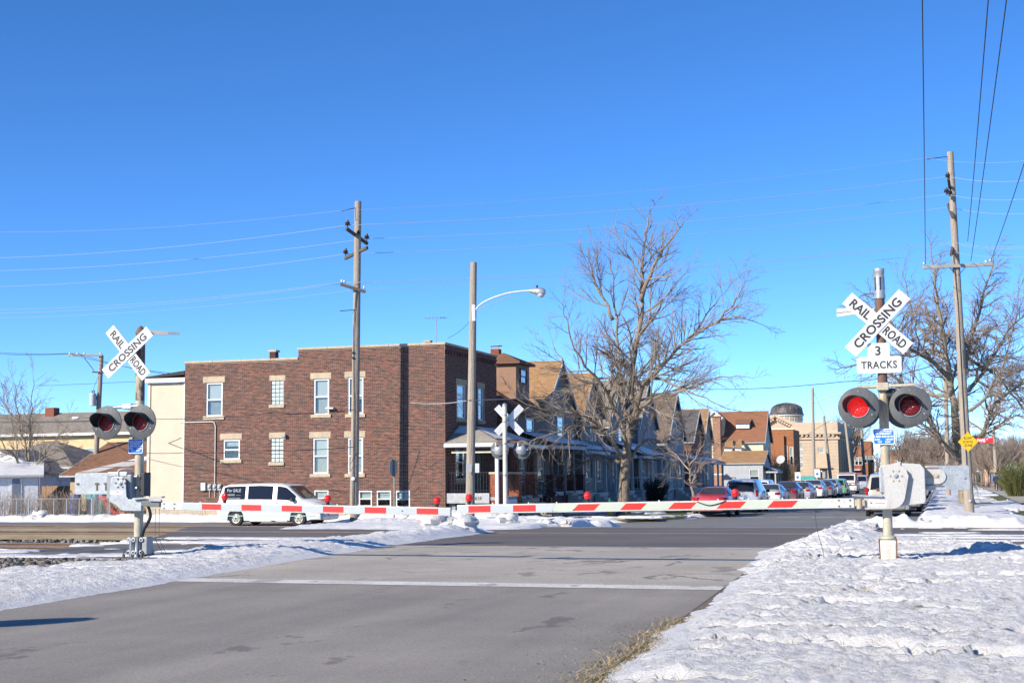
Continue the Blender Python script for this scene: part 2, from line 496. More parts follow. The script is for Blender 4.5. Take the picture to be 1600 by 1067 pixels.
# loose stones between and beside the tracks
M_stone = island_mat('ballast_stone', [(.05, .045, .04), (.16, .14, .12), (.30, .27, .24), (.12, .10, .085)], .9, .25, 8)
def stones(name, n, x0, x1, y0, y1, r0, r1, seed, zoff, avoid=None):
    rng = random.Random(seed); m = MB()
    for i in range(n):
        x, y = rng.uniform(x0, x1), rng.uniform(y0, y1)
        if avoid and avoid(x, y): continue
        r = rng.uniform(r0, r1); z = zoff(x, y)
        vs = []
        for sx in (-1, 1):
            for sy in (-1, 1):
                for sz in (-1, 1):
                    vs.append((x + sx * r * rng.uniform(.5, 1), y + sy * r * rng.uniform(.5, 1), z + r * .3 + sz * r * rng.uniform(.35, .8)))
        m.add(vs, [(0, 1, 3, 2), (4, 6, 7, 5), (0, 4, 5, 1), (2, 3, 7, 6), (0, 2, 6, 4), (1, 5, 7, 3)])
    return m.build(name, M_stone, kind='stuff')
stones('ballast', 9000, -46, -18, 24.7, 43.4, .03, .07, 3, lambda x, y: tz(y) - .02 + .05 * math.sin(x), lambda x, y: y > 27.5 and x > -18.3 - (y - 29) * .48)
stones('gravel', 900, -17.4, -13.2, 18.6, 21.6, .02, .055, 5, lambda x, y: .0)

# ------------------------------------------------------------------ snow
def snow_patch(name, x0, x1, y0, y1, res, fun, cut=-.015):
    nx = int((x1 - x0) / res) + 1; ny = int((y1 - y0) / res) + 1
    X, Y = np.meshgrid(np.linspace(x0, x1, nx), np.linspace(y0, y1, ny))
    H = fun(X, Y)
    Z = np.interp(Y, GY, GZ) + H
    ok = H > cut
    idx = np.arange(nx * ny).reshape(ny, nx)
    q = np.stack([idx[:-1, :-1], idx[:-1, 1:], idx[1:, 1:], idx[1:, :-1]], -1).reshape(-1, 4)
    keep = ok[:-1, :-1] | ok[:-1, 1:] | ok[1:, 1:] | ok[1:, :-1]
    q = q[keep.reshape(-1)]
    used = np.unique(q); remap = -np.ones(nx * ny, np.int64); remap[used] = np.arange(len(used)); q = remap[q]
    V = np.stack([X, Y, Z], -1).reshape(-1, 3)[used]
    me = bpy.data.meshes.new(name)
    me.vertices.add(len(V)); me.vertices.foreach_set('co', V.astype(np.float32).ravel())
    me.loops.add(len(q) * 4); me.loops.foreach_set('vertex_index', q.astype(np.int32).ravel())
    me.polygons.add(len(q)); me.polygons.foreach_set('loop_start', np.arange(0, len(q) * 4, 4, dtype=np.int32))
    me.polygons.foreach_set('use_smooth', np.ones(len(q), bool))
    me.materials.append(M_snow); me.update(calc_edges=True)
    o = bpy.data.objects.new(name, me); COL.objects.link(o); o['kind'] = 'stuff'
    return o
def lumps(x, y, s, seed):
    """rounded bumps: refrozen, trampled snow"""
    a = fbm(x * s, y * s, seed, 3); r = 1 - np.abs(2 * a - 1)
    return r * .6 + fbm(x * s * 2.3, y * s * 2.3, seed + 9, 3) * .4
def s1(x, y):
    w = (fbm(x * .7, y * .7, 4, 4) - .5) * .55
    xe = np.interp(y, [7, 9, 17, 26, 30, 46], [-2.22, -2.32, -2.84, -3.3, -3.15, -3.15])
    e = x - xe + w * .9
    m1 = sstep(-.06, .75, e) ** .8
    # far end: full width to Y 28.5, then only a ploughed ridge by the road
    yend = np.interp(x, [-3, -1.5, .2, 1.2, 4], [46, 33, 30, 26.2, 26]) + w * 2
    m2 = 1 - sstep(-.5, .25, y - yend)
    base = .035 + .035 * fbm(x * .8, y * .8, 31, 3)
    h = base + .03 * lumps(x, y, 2.6, 12) + .05 * lumps(x, y, 7.5, 17) + .055 * fbm(x * 13, y * 13, 5, 3) + .045 * vn(x * 22, y * 22, 8) - .045
    ridge = sstep(25, 28, y) * np.exp(-((x + 2.2) / .75) ** 2) * (1 - sstep(43, 46, y))
    h = h + ridge * (.0 + .24 * lumps(x, y, 2.2, 40))
    hump = np.exp(-(((x - .6) / .9) ** 2 + ((y - 24.6) / 1.0) ** 2))
    h = h + hump * .2 * lumps(x, y, 1.3, 61)
    hole = sstep(.56, .64, fbm(x * 1.1 + 9, y * 2.4, 77, 5, .6)) * sstep(-1.6, -.4, e - .6)
    h = h - hole * .13
    return h * m1 * m2 - .02 * (1 - m1 * m2) - .2 * (m1 * m2 < .01)
snow_patch('snow', -3.5, 3.2, 6.5, 30, .04, s1)
snow_patch('snow', -3.6, .8, 30, 47, .07, s1)
snow_patch('snow', 3.2, 14, 6.5, 27, .12, s1)
def s2(x, y):
    w = (fbm(x * .6, y * .6, 14, 4) - .5)
    xr = np.interp(y, [5, 13, 17, 23, 33, 36], [-9.85, -9.97, -10.2, -10.72, -11.55, -11.9])
    xl = np.interp(y, [5, 14, 18, 21.5, 26, 30, 34, 37], [-19, -16.5, -14.4, -14.3, -14.7, -13.6, -13.7, -13.4])
    m = sstep(-.05, .8, xr - x + w * .35) ** .8 * sstep(-.1, .5, x - xl + w * 1.8) * (1 - sstep(36, 38.5, y + w * 2)) * sstep(3, 5, y)
    h = .03 + .05 * lumps(x, y, 2.4, 22) + .05 * lumps(x, y, 6, 27) + .05 * fbm(x * 13, y * 13, 6, 3) + .03 * vn(x * 24, y * 24, 9) - .045 - .12 * sstep(.58, .72, fbm(x * .9, y * 1.5, 66, 4)) * sstep(1.5, 3, xr - x)
    mid = np.exp(-((x - (xl * .35 + xr * .65)) / .9) ** 2)
    h = h + mid * sstep(15, 24, y) * (.10 * lumps(x, y, 1.8, 44))
    h = h + mid * sstep(30, 34, y) * .12 * lumps(x, y, 1.6, 49)
    # the bare hollow round the signal foot
    h = h - .17 * np.exp(-(((x + 14.0) / 1.1) ** 2 + ((y - 21.9) / 1.3) ** 2))
    return h * m - .02 * (1 - m) - .2 * (m < .01)
snow_patch('snow', -17.5, -9.8, 6, 26, .045, s2)
snow_patch('snow', -16, -10.6, 26, 39, .06, s2)
def s2b(x, y):      # thin frozen leftovers over the apron and between the tracks
    k = fbm(x * .5, y * 1.6, 91, 5)
    m = sstep(.53, .60, k)
    h = .015 + .03 * lumps(x, y, 3.5, 93)
    lo = np.where((x < -18.3 - np.maximum(y - 28, 0) * .45) & (y > 24.6), -.20, 0)
    lim = sstep(21.5, 22.5, y) * (1 - sstep(31, 32, y)) * (1 - sstep(-12.6, -12.0, x))
    return np.where(m * lim > .05, h * m * lim + lo, -.6)
snow_patch('snow', -46, -11.5, 21.5, 32.5, .09, s2b, cut=-.3)
def s2c(x, y):
    k = fbm(x * .35, y * 1.1, 191, 5); m = sstep(.56, .62, k)
    return np.where(m > .05, .012 + .03 * lumps(x, y, 3, 193) * m, -.3)
snow_patch('snow', -1.2, 8, 28.5, 43, .09, s2c, cut=-.1)
def s3(x, y):       # ploughed bank in front of the brick building
    w = (fbm(x * .5, y * .5, 114, 4) - .5)
    amp = np.interp(x, [-70, -45, -38, -33, -31, -27, -25.2, -24, -19.5, -18.7, -15, -13], [.28, .28, .36, .34, .2, .2, .70, .75, .55, .25, .20, .0])
    m = np.exp(-((y - 59.55 + w * 1.2) / .62) ** 4)
    h = amp * (.15 + .85 * lumps(x, y, .95, 120)) + .10 * lumps(x, y, 3, 121) * (amp > 0) + .03 * lumps(x, y, 7, 122)
    return h * m * sstep(.01, .1, amp) - .05 * (1 - m)
snow_patch('snow', -66, -13, 58.2, 61.2, .07, s3)
def s3b(x, y):
    k = fbm(x * .3, y * .9, 222, 5); m = sstep(.40, .52, k)
    return np.where(m > .03, .06 + .06 * m + .04 * lumps(x, y, 2, 223), -.3)
snow_patch('snow', -66, -37, 60.9, 68, .2, s3b, cut=-.1)
def s5(x, y):       # patchy snow on the lawn by the hydrant
    k = fbm(x * .45, y * .22, 333, 5); m = sstep(.47, .55, k + .06 * sstep(-14.5, -12, x))
    walk = ((y > 61.5) & (y < 63.4)) | ((x > -17.7) & (x < -16) & (y > 66))
    ed = sstep(.02, .7, m); return np.where(~walk, (.07 + .03 * m + .06 * lumps(x, y, 1.6, 334)) * ed - .05 * (1 - ed), -.3)
snow_patch('snow', -21.8, -11.9, 60.2, 78, .12, s5, cut=.03)
snow_patch('snow', -21.8, -11.9, 78, 160, .4, s5, cut=.03)
def s5b(x, y):      # kerb-side strip under the parked cars
    m = np.exp(-((x + 11.55) / .5) ** 4); m = m * sstep(63.3, 66, y); return (.02 + .18 * lumps(x, y, 1.6, 351)) * m - .06 * (1 - m)
snow_patch('snow', -12.4, -10.5, 63.5, 90, .1, s5b)
def s6(x, y):       # ploughed rim round the far signal, along the crossing corner
    w = (fbm(x * .8, y * .8, 414, 4) - .5)
    xr = np.interp(y, [38, 44, 50], [-12.4, -11.6, -10.4])
    m = sstep(-.1, .4, xr - x + w) * sstep(-.2, .5, x + 20) * sstep(38, 40.5, y + w * 2) * (1 - sstep(47.5, 49.5, y + w * 2))
    h = .05 + .10 * lumps(x, y, 2.0, 420) + sstep(43.5, 45.5, y) * .28 * lumps(x, y, 1.1, 421)
    return h * m - .06 * (1 - m)
snow_patch('snow', -20.2, -9.6, 38, 50, .07, s6)
def s7(x, y):       # row of lumps on the right, beyond the tracks
    m = np.exp(-((y - 46.3) / .75) ** 4) * sstep(-3.2, -2.4, x)
    return (.03 + .9 * np.maximum(0, lumps(x, y, 1.05, 510) - .38) + .04 * lumps(x, y, 5, 511)) * m - .06 * (1 - m)
snow_patch('snow', -3.4, 9, 45, 47.6, .07, s7)
def s8(x, y):       # right verge beyond the cross street
    k = fbm(x * .5, y * .16, 616, 5)
    side = np.exp(-((x + .2) / 1.1) ** 4)
    m = np.maximum(sstep(.40, .50, k), side)
    walk = (x > 4.5) & (x < 6.4)
    h = .06 + .05 * m + .07 * lumps(x, y, 1.5, 617) + side * (.03 + .14 * lumps(x, y, 1.4, 618))
    edge = sstep(-1.35, -.75, x) * sstep(60.2, 60.9, y)
    return np.where((m > .03) & ~walk, h * edge - .08 * (1 - edge), -.3)
snow_patch('snow', -1.5, 8, 60.1, 84, .1, s8, cut=-.2)
snow_patch('snow', -1.5, 12, 84, 220, .4, s8, cut=-.2)

def chunk_mesh(seed):
    rng = random.Random(seed); m = MB()
    n1, n2 = 18, 12
    for j in range(n2 + 1):
        ph = math.pi * j / n2
        for i in range(n1):
            th = 2 * math.pi * i / n1
            d = Vector((math.sin(ph) * math.cos(th), math.sin(ph) * math.sin(th), math.cos(ph)))
            r = 1 + 1.5 * (float(fbm(np.array([d.x * 1.5 + 7 + d.z]), np.array([d.y * 1.5 + d.z * 1.9 + 5]), seed, 4, .6)[0]) - .5) + .25 * (float(vn(np.array([d.x * 5 + 9 + d.z * 3]), np.array([d.y * 5 + d.z * 4 + 9]), seed)[0]) - .5)
            m.v.append((d.x * r, d.y * r * .9, d.z * r * .75))
    for j in range(n2):
        for i in range(n1):
            m.f.append((j * n1 + i, (j + 1) * n1 + i, (j + 1) * n1 + (i + 1) % n1, j * n1 + (i + 1) % n1)); m.mi.append(0)
    return m
chunks = [chunk_mesh(s).build('snow_chunk', M_snow, smooth=50) for s in (3, 8, 21, 34)]
used_chunk = [False] * 4
ORD = 'first second third fourth fifth sixth seventh eighth ninth tenth eleventh twelfth thirteenth fourteenth fifteenth sixteenth seventeenth eighteenth'.split()
def chunk_row(n, place, size, sortkey, label, group, sink=.3):
    pts = sorted([place() for _ in range(n)], key=sortkey)
    for k, (x, y) in enumerate(pts): chunk(rng.randrange(4), x, y, rng.uniform(*size), label % ORD[k], group, sink)
def chunk(i, x, y, r, label, group=None, sink=.3):
    if used_chunk[i]: o = chunks[i].copy(); COL.objects.link(o)
    else: o = chunks[i]; used_chunk[i] = True
    o.location = (x, y, gz(y) + r * .75 - sink * r); o.scale = (r, r, r); o.rotation_euler = (0, 0, x * 7.3)
    for k in ('label', 'category', 'group'):
        if k in o: del o[k]
    tag(o, label, 'snow chunk', group)
rng = random.Random(77)
p = at_Y(680, 822, 35.6); chunk(0, p.x, 35.6, .42, 'biggest round snow lump at the tip of the ridge left of the road', sink=.1)
p = at_Y(729, 826, 35.4); chunk(1, p.x, 35.4, .36, 'grey dirty snow block at the road corner beside the wooden lamp pole foot', sink=.1)
p = at_Y(790, 812, 43.2); chunk(2, p.x, 43.2, .34, 'dirty snow block against the foot of the far signal pole', sink=.0)
chunk_row(12, lambda: (-12.5 + rng.uniform(-.6, .6), rng.uniform(28, 36.5)), (.08, .2), lambda q: q[1], '%s small snow lump along the left ridge, counted from the near end', 'snow lumps on the left ridge')
chunk_row(12, lambda: (rng.uniform(-28, -18.8), 59.5 + rng.uniform(-.3, .4)), (.2, .40), lambda q: q[0], '%s ploughed snow lump before the brick wall, counted from the white van', 'snow lumps before the brick building', .2)
chunk_row(10, lambda: (rng.uniform(-15.5, -11.2), rng.uniform(43.6, 46.8)), (.1, .24), lambda q: q[0], '%s small snow lump around the far signal, counted from the lamp pole', 'snow lumps around the far signal')
chunk_row(16, lambda: (-2.4 + rng.uniform(-.6, .5), rng.uniform(27.5, 45)), (.1, .24), lambda q: q[1], '%s jagged snow lump on the right road edge, counted from the gate', 'snow lumps on the right road edge')
chunk_row(9, lambda: (rng.uniform(-2.2, 2.6), 46.2 + rng.uniform(-.3, .3)), (.15, .3), lambda q: q[0], '%s snow lump in the row beyond the tracks, counted from the road', 'snow lumps beyond the tracks on the right')
p = at_Y(62, 806, 59.3)
chunk(3, p.x, 59.2, .48, 'big snow mound on the bank in front of the chain link fence')
# dead grass and grit along the right road edge, tufts poking through the snow
M_straw = island_mat('dead_grass', [(.36, .27, .13), (.22, .16, .08), (.45, .36, .2), (.16, .13, .06)], .9, .2, 5)
rng = random.Random(5); m = MB()
def blade(x, y, z, h, lean):
    a = rng.uniform(0, 6.28); w = .006
    dx, dy = math.cos(a) * w, math.sin(a) * w; b = rng.uniform(0, 6.28)
    m.add([(x - dx, y - dy, z), (x + dx, y + dy, z), (x + math.cos(b) * lean, y + math.sin(b) * lean, z + h)], [(0, 1, 2)])
for i in range(3200):
    y = 6.5 + 7.5 * rng.random() ** 1.5; x = road_r(y) + rng.gauss(.02, .12)
    blade(x, y, .004, rng.uniform(.01, .045), rng.uniform(.03, .10))
X = np.array([rng.uniform(-2.4, 3) for _ in range(60000)]); Y = np.array([rng.uniform(7, 26) for _ in range(60000)])
H = s1(X, Y)
for x, y, h in zip(X, Y, H):
    if -.02 < h < .045 and x > road_r(y) + .45: blade(x, y, max(0, h) - .01, rng.uniform(.03, .08), rng.uniform(.02, .07))
m.build('dead_grass', M_straw, kind='stuff')
stones('road_grit', 500, -3.4, -2.3, 6.5, 13.5, .003, .008, 8, lambda x, y: .004, lambda x, y: x > road_r(y) + .1 or random.random() < (road_r(y) - x) / 1.6)
# ------------------------------------------------------------------ building kit
M_mortar = mat('mortar', (.385, .28, .21), .95, var=.2, scale=5, bmp=.003)
M_brick = island_mat('brown_brick', [(.085, .026, .021), (.14, .041, .028), (.03, .019, .022), (.19, .058, .037), (.105, .035, .027), (.022, .016, .02), (.15, .049, .035), (.22, .08, .053)], .85, .22, 16, .004, dirt=(.055, .042, .042), dirt_amt=.55)
M_rbrick = island_mat('red_brick', [(.25, .075, .04), (.32, .10, .055), (.20, .06, .035), (.36, .13, .07)], .85, .2, 16, .004)
M_stone_trim = weathered('limestone', (.52, .42, .28), (.42, .35, .26), .85, scale=3, fine=20)
M_white = mat('white_paint', (.66, .66, .64), .45, var=.06, scale=3)
M_offwhite = mat('cream_paint', (.66, .58, .44), .6, var=.08, scale=2)
M_trimgrey = mat('grey_paint', (.32, .32, .32), .6, var=.1, scale=3)
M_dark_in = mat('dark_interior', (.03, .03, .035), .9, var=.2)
M_blind = mat('window_blind', (.50, .51, .48), .8, var=.06, scale=2)
M_curtain = mat('lace_curtain', (.42, .43, .42), .9, var=.2, scale=9)
def glass_mat():
    m, n, b = newmat('window_glass')
    n.nodes.remove(b); o = [x for x in n.nodes if x.type == 'OUTPUT_MATERIAL'][0]
    t = node(n, 'ShaderNodeBsdfTransparent', Color=(.80, .86, .86, 1)); g = node(n, 'ShaderNodeBsdfGlossy', Roughness=.03)
    f = n.nodes.new('ShaderNodeLayerWeight'); f.inputs[0].default_value = .25; mx = n.nodes.new('ShaderNodeMixShader')
    n.links.new(ramp(n, f.outputs[1], [(0, .07), (1, .8)]), mx.inputs[0]); n.links.new(t.outputs[0], mx.inputs[1]); n.links.new(g.outputs[0], mx.inputs[2]); n.links.new(mx.outputs[0], o.inputs[0])
    return m
M_glass = glass_mat()
M_block = mat('glass_block', (.50, .56, .53), .12, var=.25, scale=9, bmp=.004, spec=.8)
def wall(mb, o, u, n, w, h, holes, mi=0, reveal=.12, rmi=None):
    """flat wall at o along u (w) and up (h), outward normal n, with rectangular openings and their reveals"""
    o, u, n = Vector(o), Vector(u), Vector(n); up = Vector((0, 0, 1))
    us = sorted({0, w} | {x for r in holes for x in (r[0], r[1])}); vs = sorted({0, h} | {x for r in holes for x in (r[2], r[3])})
    us = [x for x in us if 0 <= x <= w]; vs = [x for x in vs if 0 <= x <= h]
    flip = u.cross(up).dot(n) < 0
    for a, b in zip(us[:-1], us[1:]):
        for c, d in zip(vs[:-1], vs[1:]):
            mx, my = (a + b) / 2, (c + d) / 2
            if any(r[0] < mx < r[1] and r[2] < my < r[3] for r in holes): continue
            q = [o + u * a + up * c, o + u * b + up * c, o + u * b + up * d, o + u * a + up * d]
            mb.quad(*(q[::-1] if flip else q), mi=mi)
    for a, b, c, d in holes:
        P = [o + u * x + up * y for x, y in ((a, c), (b, c), (b, d), (a, d))]
        for i in range(4):
            p, q = P[i], P[(i + 1) % 4]
            mb.quad(p, q, q - n * reveal, p - n * reveal, mi=mi if rmi is None else rmi)
def bricks(mb, o, u, n, w, h, holes, L=.21, H=.0677, j=.015, proud=.007, mi=0):
    o, u, n = Vector(o), Vector(u), Vector(n); rng = random.Random(int(w * 1000))
    rows = int(h / H)
    for r in range(rows):
        v0 = r * H + j / 2; v1 = (r + 1) * H - j / 2
        x = -(L / 2) * (r % 2)
        while x < w:
            spans = [(max(0, x) + j / 2, min(w, x + L) - j / 2)]
            x += L
            for a, b, c, d in holes:
                if v1 <= c or v0 >= d: continue
                nxt = []
                for s, e in spans:
                    if e <= a or s >= b: nxt.append((s, e))
                    else:
                        if a - s > .02: nxt.append((s, a - .003))
                        if e - b > .02: nxt.append((b + .003, e))
                spans = nxt
            for s, e in spans:
                if e - s < .02: continue
                pr = proud + rng.uniform(-.003, .004)
                P = [o + u * s + Vector((0, 0, v0)), o + u * e + Vector((0, 0, v0)), o + u * e + Vector((0, 0, v1)), o + u * s + Vector((0, 0, v1))]
                Q = [p + n * pr for p in P]
                mb.add(P + Q, [(4, 5, 6, 7), (0, 1, 5, 4), (1, 2, 6, 5), (2, 3, 7, 6), (3, 0, 4, 7)], mi)
def boards(mb, o, u, n, h, xl, xr, step=.115, proud=.014, mi=0, z0=0.0):
    """lapped siding on a wall whose sides may slope: xl(z), xr(z)"""
    o, u, n = Vector(o), Vector(u), Vector(n); up = Vector((0, 0, 1)); z = z0
    while z < h - .01:
        z1 = min(h, z + step)
        a0, b0, a1, b1 = xl(z), xr(z), xl(z1), xr(z1)
        if b0 - a0 > .03:
            A = o + u * a0 + up * z + n * proud; B = o + u * b0 + up * z + n * proud
            C = o + u * b1 + up * z1 + n * .002; D = o + u * a1 + up * z1 + n * .002
            mb.add([A, B, C, D, o + u * a0 + up * z, o + u * b0 + up * z], [(0, 1, 2, 3), (4, 5, 1, 0)], mi)
        z = z1
def shingles(mb, a, b, c, d, course=.14, tab=.33, lip=.012, mi=0, seed=1):
    """roof slope: eave a-b, ridge d-c; separate tabs in lapped courses"""
    a, b, c, d = Vector(a), Vector(b), Vector(c), Vector(d); rng = random.Random(seed)
    n = (b - a).cross(d - a).normalized()
    S = ((d - a).length + (c - b).length) / 2; k = max(2, int(S / course))
    for i in range(k):
        t0, t1 = i / k, (i + 1) / k
        p, q = a.lerp(d, t0), b.lerp(c, t0); r, s = a.lerp(d, t1), b.lerp(c, t1)
        w = (q - p).length; m = max(1, int(w / tab)); off = (i % 2) * .5
        cuts = [0] + [min(1, max(0, (x + off) / m)) for x in range(1 if off == 0 else 0, m)] + [1]
        for x0, x1 in zip(cuts[:-1], cuts[1:]):
            if x1 - x0 < 1e-4: continue
            l = lip * rng.uniform(.7, 1.3)
            A, B = p.lerp(q, x0) + n * l, p.lerp(q, x1) + n * l
            C, D = r.lerp(s, x1) + n * .001, r.lerp(s, x0) + n * .001
            mb.add([A, B, C, D, A - n * l, B - n * l], [(0, 1, 2, 3), (4, 5, 1, 0)], mi)
def window(parent, c, u, n, w, h, mats=None, split=True, blind=.0, depth=.10, frame=.055, name='window', fm=None, grid=None, curtain=None, low=None):
    """sash window: own mesh = frame; sub-parts glass and blind. c = centre of the opening on the wall plane"""
    c, u, n = Vector(c), Vector(u), Vector(n); up = Vector((0, 0, 1)); fm = fm or M_white
    m = MB(); cc = c - n * (depth - .02)
    for sx in (-1, 1): m.obox(cc + u * sx * (w / 2 - frame / 2), (u, up, n), (frame / 2, h / 2, .045))
    for sy in (-1, 1): m.obox(cc + up * sy * (h / 2 - frame / 2), (u, up, n), (w / 2 - frame, frame / 2, .043))
    if split: m.obox(cc - up * .01, (u, up, n), (w / 2 - frame, frame * .42, .038))
    if grid:
        for i in range(1, grid[0]): m.obox(cc + u * (-w / 2 + w * i / grid[0]), (u, up, n), (.012, h / 2 - frame, .02))
        for i in range(1, grid[1]): m.obox(cc + up * (-h / 2 + h * i / grid[1]), (u, up, n), (w / 2 - frame, .012, .019))
    fo = m.build(name, fm, parent)
    iw, ih = w / 2 - frame, h / 2 - frame
    for k in ((0, 1) if split else (None,)):
        if k is None: zc, zh = 0, ih
        else: zc, zh = (ih / 2 if k else -ih / 2), ih / 2 - frame * .2
        g = cc + up * zc - n * (.006 if k == 0 else -.004)
        MB().quad(g - u * iw - up * zh, g + u * iw - up * zh, g + u * iw + up * zh, g - u * iw + up * zh).build('pane', M_glass, fo)
    if blind:
        zb = ih - 2 * ih * blind
        b = cc - n * .06
        MB().quad(b - u * iw + up * zb, b + u * iw + up * zb, b + u * iw + up * ih, b - u * iw + up * ih).build('blind', curtain or M_blind, fo)
    if low:
        b = cc - n * .10; zb = ih - 2 * ih * blind
        MB().quad(b - u * iw - up * ih, b + u * iw - up * ih, b + u * iw + up * zb, b - u * iw + up * zb).build('curtain', low, fo)
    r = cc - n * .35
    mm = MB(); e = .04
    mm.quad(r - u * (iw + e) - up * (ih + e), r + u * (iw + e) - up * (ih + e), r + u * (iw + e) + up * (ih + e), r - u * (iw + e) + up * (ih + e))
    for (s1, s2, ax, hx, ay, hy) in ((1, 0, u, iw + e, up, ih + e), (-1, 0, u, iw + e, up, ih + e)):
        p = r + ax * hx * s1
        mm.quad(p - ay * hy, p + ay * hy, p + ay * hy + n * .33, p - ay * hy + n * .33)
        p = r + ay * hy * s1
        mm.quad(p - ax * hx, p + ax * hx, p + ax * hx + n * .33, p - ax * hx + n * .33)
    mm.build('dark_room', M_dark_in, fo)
    return fo
def railing(parent, p, q, h=.9, n=14, name='railing', mt=None, r=.012):
    p, q = Vector(p), Vector(q); m = MB(); up = Vector((0, 0, h))
    m.tube([p + up, q + up], .022, 6); m.tube([p + up * .12, q + up * .12], .015, 5)
    for i in range(n + 1):
        x = p.lerp(q, i / n); m.tube([x, x + up], .02 if i in (0, n) else r, 5)
    return m.build(name, mt or M_black, parent)
M_black = mat('black_iron', (.02, .02, .022), .5, var=.2)

# ------------------------------------------------------------------ the brown brick apartment building
BX1, BY = -22.2, 61.0
BX0 = X_at(287, BY)
BASE = -.65
BW = BX1 - BX0
apt = thing('brick_building', 'two storey brown brick apartment building with flat roof beside the tracks', 'building', (BX0, BY, BASE))
def wl(px, py):             # photograph -> (distance along the long wall, height above its foot)
    p = at_Y(px, py, BY); return p.x - BX0, p.z - BASE
def rect(px0, px1, py0, py1):
    a, d = wl(px0, py0); b, c = wl(px1, py1)
    return (a, b, c, d)
holes = {
 'a': rect(322, 347.5, 598, 650.5), 'gb1': rect(424, 443, 595, 632), 'c': rect(490, 514, 592, 647), 'd': rect(543.5, 567.5, 589.5, 646.5),
 'e': rect(348.5, 374.5, 686.5, 718), 'gb2': rect(423.5, 442.5, 684.5, 722), 'f': rect(488.5, 513, 684, 740), 'g': rect(543, 567, 683.5, 740),
 'h': rect(491, 513, 766, 790), 'i': rect(560.5, 581, 766.5, 791), 'j': rect(588.5, 611, 766.5, 791.5), 'k': rect(618.5, 640.5, 766.5, 792)}
XSTEP, HLOW = wl(466, 561.6)
HHIGH = wl(695.5, 537.8)[1]
HL = list(holes.values())
lint = []; sills = []
for k in ('a', 'c', 'd', 'e', 'f', 'g'):
    a, b, c, d = holes[k]; lint.append((a - .17, b + .12, d, d + .27)); sills.append((a - .12, b + .12, c - .16, c))
for k in ('gb1', 'gb2'):
    a, b, c, d = holes[k]; lint.append((a - .1, b + .1, d, d + .27)); sills.append((a - .1, b + .06, c - .15, c))
S, E = Vector((1, 0, 0)), Vector((0, 1, 0))
m = MB()
FN = .62     # stone foundation band
wall(m, (0, 0, 0), S, (0, -1, 0), BW, HLOW, HL)
wall(m, (XSTEP, 0, HLOW), S, (0, -1, 0), BW - XSTEP, HHIGH - HLOW, [])
BDEP = 7.9
front_h = [(1.7, 2.95, 4.85, 6.5), (4.9, 5.75, 4.85, 6.5), (1.5, 3.1, 1.9, 3.6), (4.6, 5.6, 1.3, 3.5)]
wall(m, (BW, 0, 0), E, (1, 0, 0), BDEP, HHIGH, front_h)
wall(m, (0, 0, 0), E, (-1, 0, 0), BDEP, HLOW, []); wall(m, (0, BDEP, 0), S, (0, 1, 0), BW, HLOW, [])
m.quad((0, 0, HLOW - .35), (BW, 0, HLOW - .35), (BW, BDEP, HLOW - .35), (0, BDEP, HLOW - .35))
m.quad((XSTEP, 0, HLOW), (XSTEP, 0.3, HLOW), (XSTEP, .3, HHIGH), (XSTEP, 0, HHIGH))
m.quad((XSTEP, .3, HLOW - .3), (BW, .3, HLOW - .3), (BW, .3, HHIGH), (XSTEP, .3, HHIGH))
m.build('wall', M_mortar, apt)
m = MB(); ex = HL + lint + sills
bricks(m, (0, 0, FN), S, Vector((0, -1, 0)), BW, HLOW - FN, [(a, b, c - FN, d - FN) for a, b, c, d in ex])
bricks(m, (XSTEP, 0, FN + int((HLOW - FN) / .0677) * .0677), S, Vector((0, -1, 0)), BW - XSTEP, HHIGH - HLOW + .03, [])
o = m.build('brickwork', M_brick, apt, kind='stuff')
m = MB()
fex = [(a - .15, b + .15, c - .16, d + .25) if i < 3 else (a, b, c, d) for i, (a, b, c, d) in enumerate(front_h)]
bricks(m, (BW, 0, .6), E, Vector((1, 0, 0)), BDEP, HHIGH - .6, [(a, b, c - .6, d - .6) for a, b, c, d in fex])
m.build('brickwork', M_brick, apt, kind='stuff')
m = MB()
x = 0
while x < BW - .05:
    e = min(BW, x + 1.25); m.box(x + .01, e - .01, -.035, .05, 0, FN); x = e
o = m.build('foundation', M_stone_trim, apt)
for a, b, c, d in lint: MB().box(a, b, -.022, .1, c + .004, d - .004).build('lintel', M_stone_trim, apt, bevel=.008)
for a, b, c, d in sills: MB().box(a, b, -.07, .1, c + .004, d).build('sill', M_stone_trim, apt, bevel=.008)
for i, (a, b, c, d) in enumerate(front_h[:3]):
    MB().box(BW - .1, BW + .022, a - .15, b + .15, d, d + .25).build('lintel', M_stone_trim, apt, bevel=.008)
    MB().box(BW - .1, BW + .07, a - .12, b + .12, c - .15, c).build('sill', M_stone_trim, apt, bevel=.008)
# coping stones
x = -.05
while x < XSTEP - .05:
    e = min(XSTEP, x + 1.6); MB().box(x + .006, e - .006, -.06, .34, HLOW - .01, HLOW + .1).build('coping', M_stone_trim, apt, bevel=.012); x = e
x = XSTEP - .05
while x < BW:
    e = min(BW + .06, x + 1.6); MB().box(x + .006, e - .006, -.06, .34, HHIGH - .01, HHIGH + .1).build('coping', M_stone_trim, apt, bevel=.012); x = e
y = .36
while y < BDEP:
    e = min(BDEP, y + 1.3); MB().box(BW - .3, BW + .06, y + .004, e - .004, HHIGH - .01, HHIGH + .1).build('coping', M_stone_trim, apt, bevel=.012); y = e
NS = Vector((0, -1, 0)); NE = Vector((1, 0, 0))
def wc(r): return Vector(((r[0] + r[1]) / 2, 0, (r[2] + r[3]) / 2))
M_low = mat('grey_net_curtain', (.27, .285, .28), .9, var=.25, scale=3, stretch=(1, 1, 6)); M_low2 = mat('pale_net_curtain', (.36, .36, .34), .9, var=.15, scale=3, stretch=(5, 1, .6))
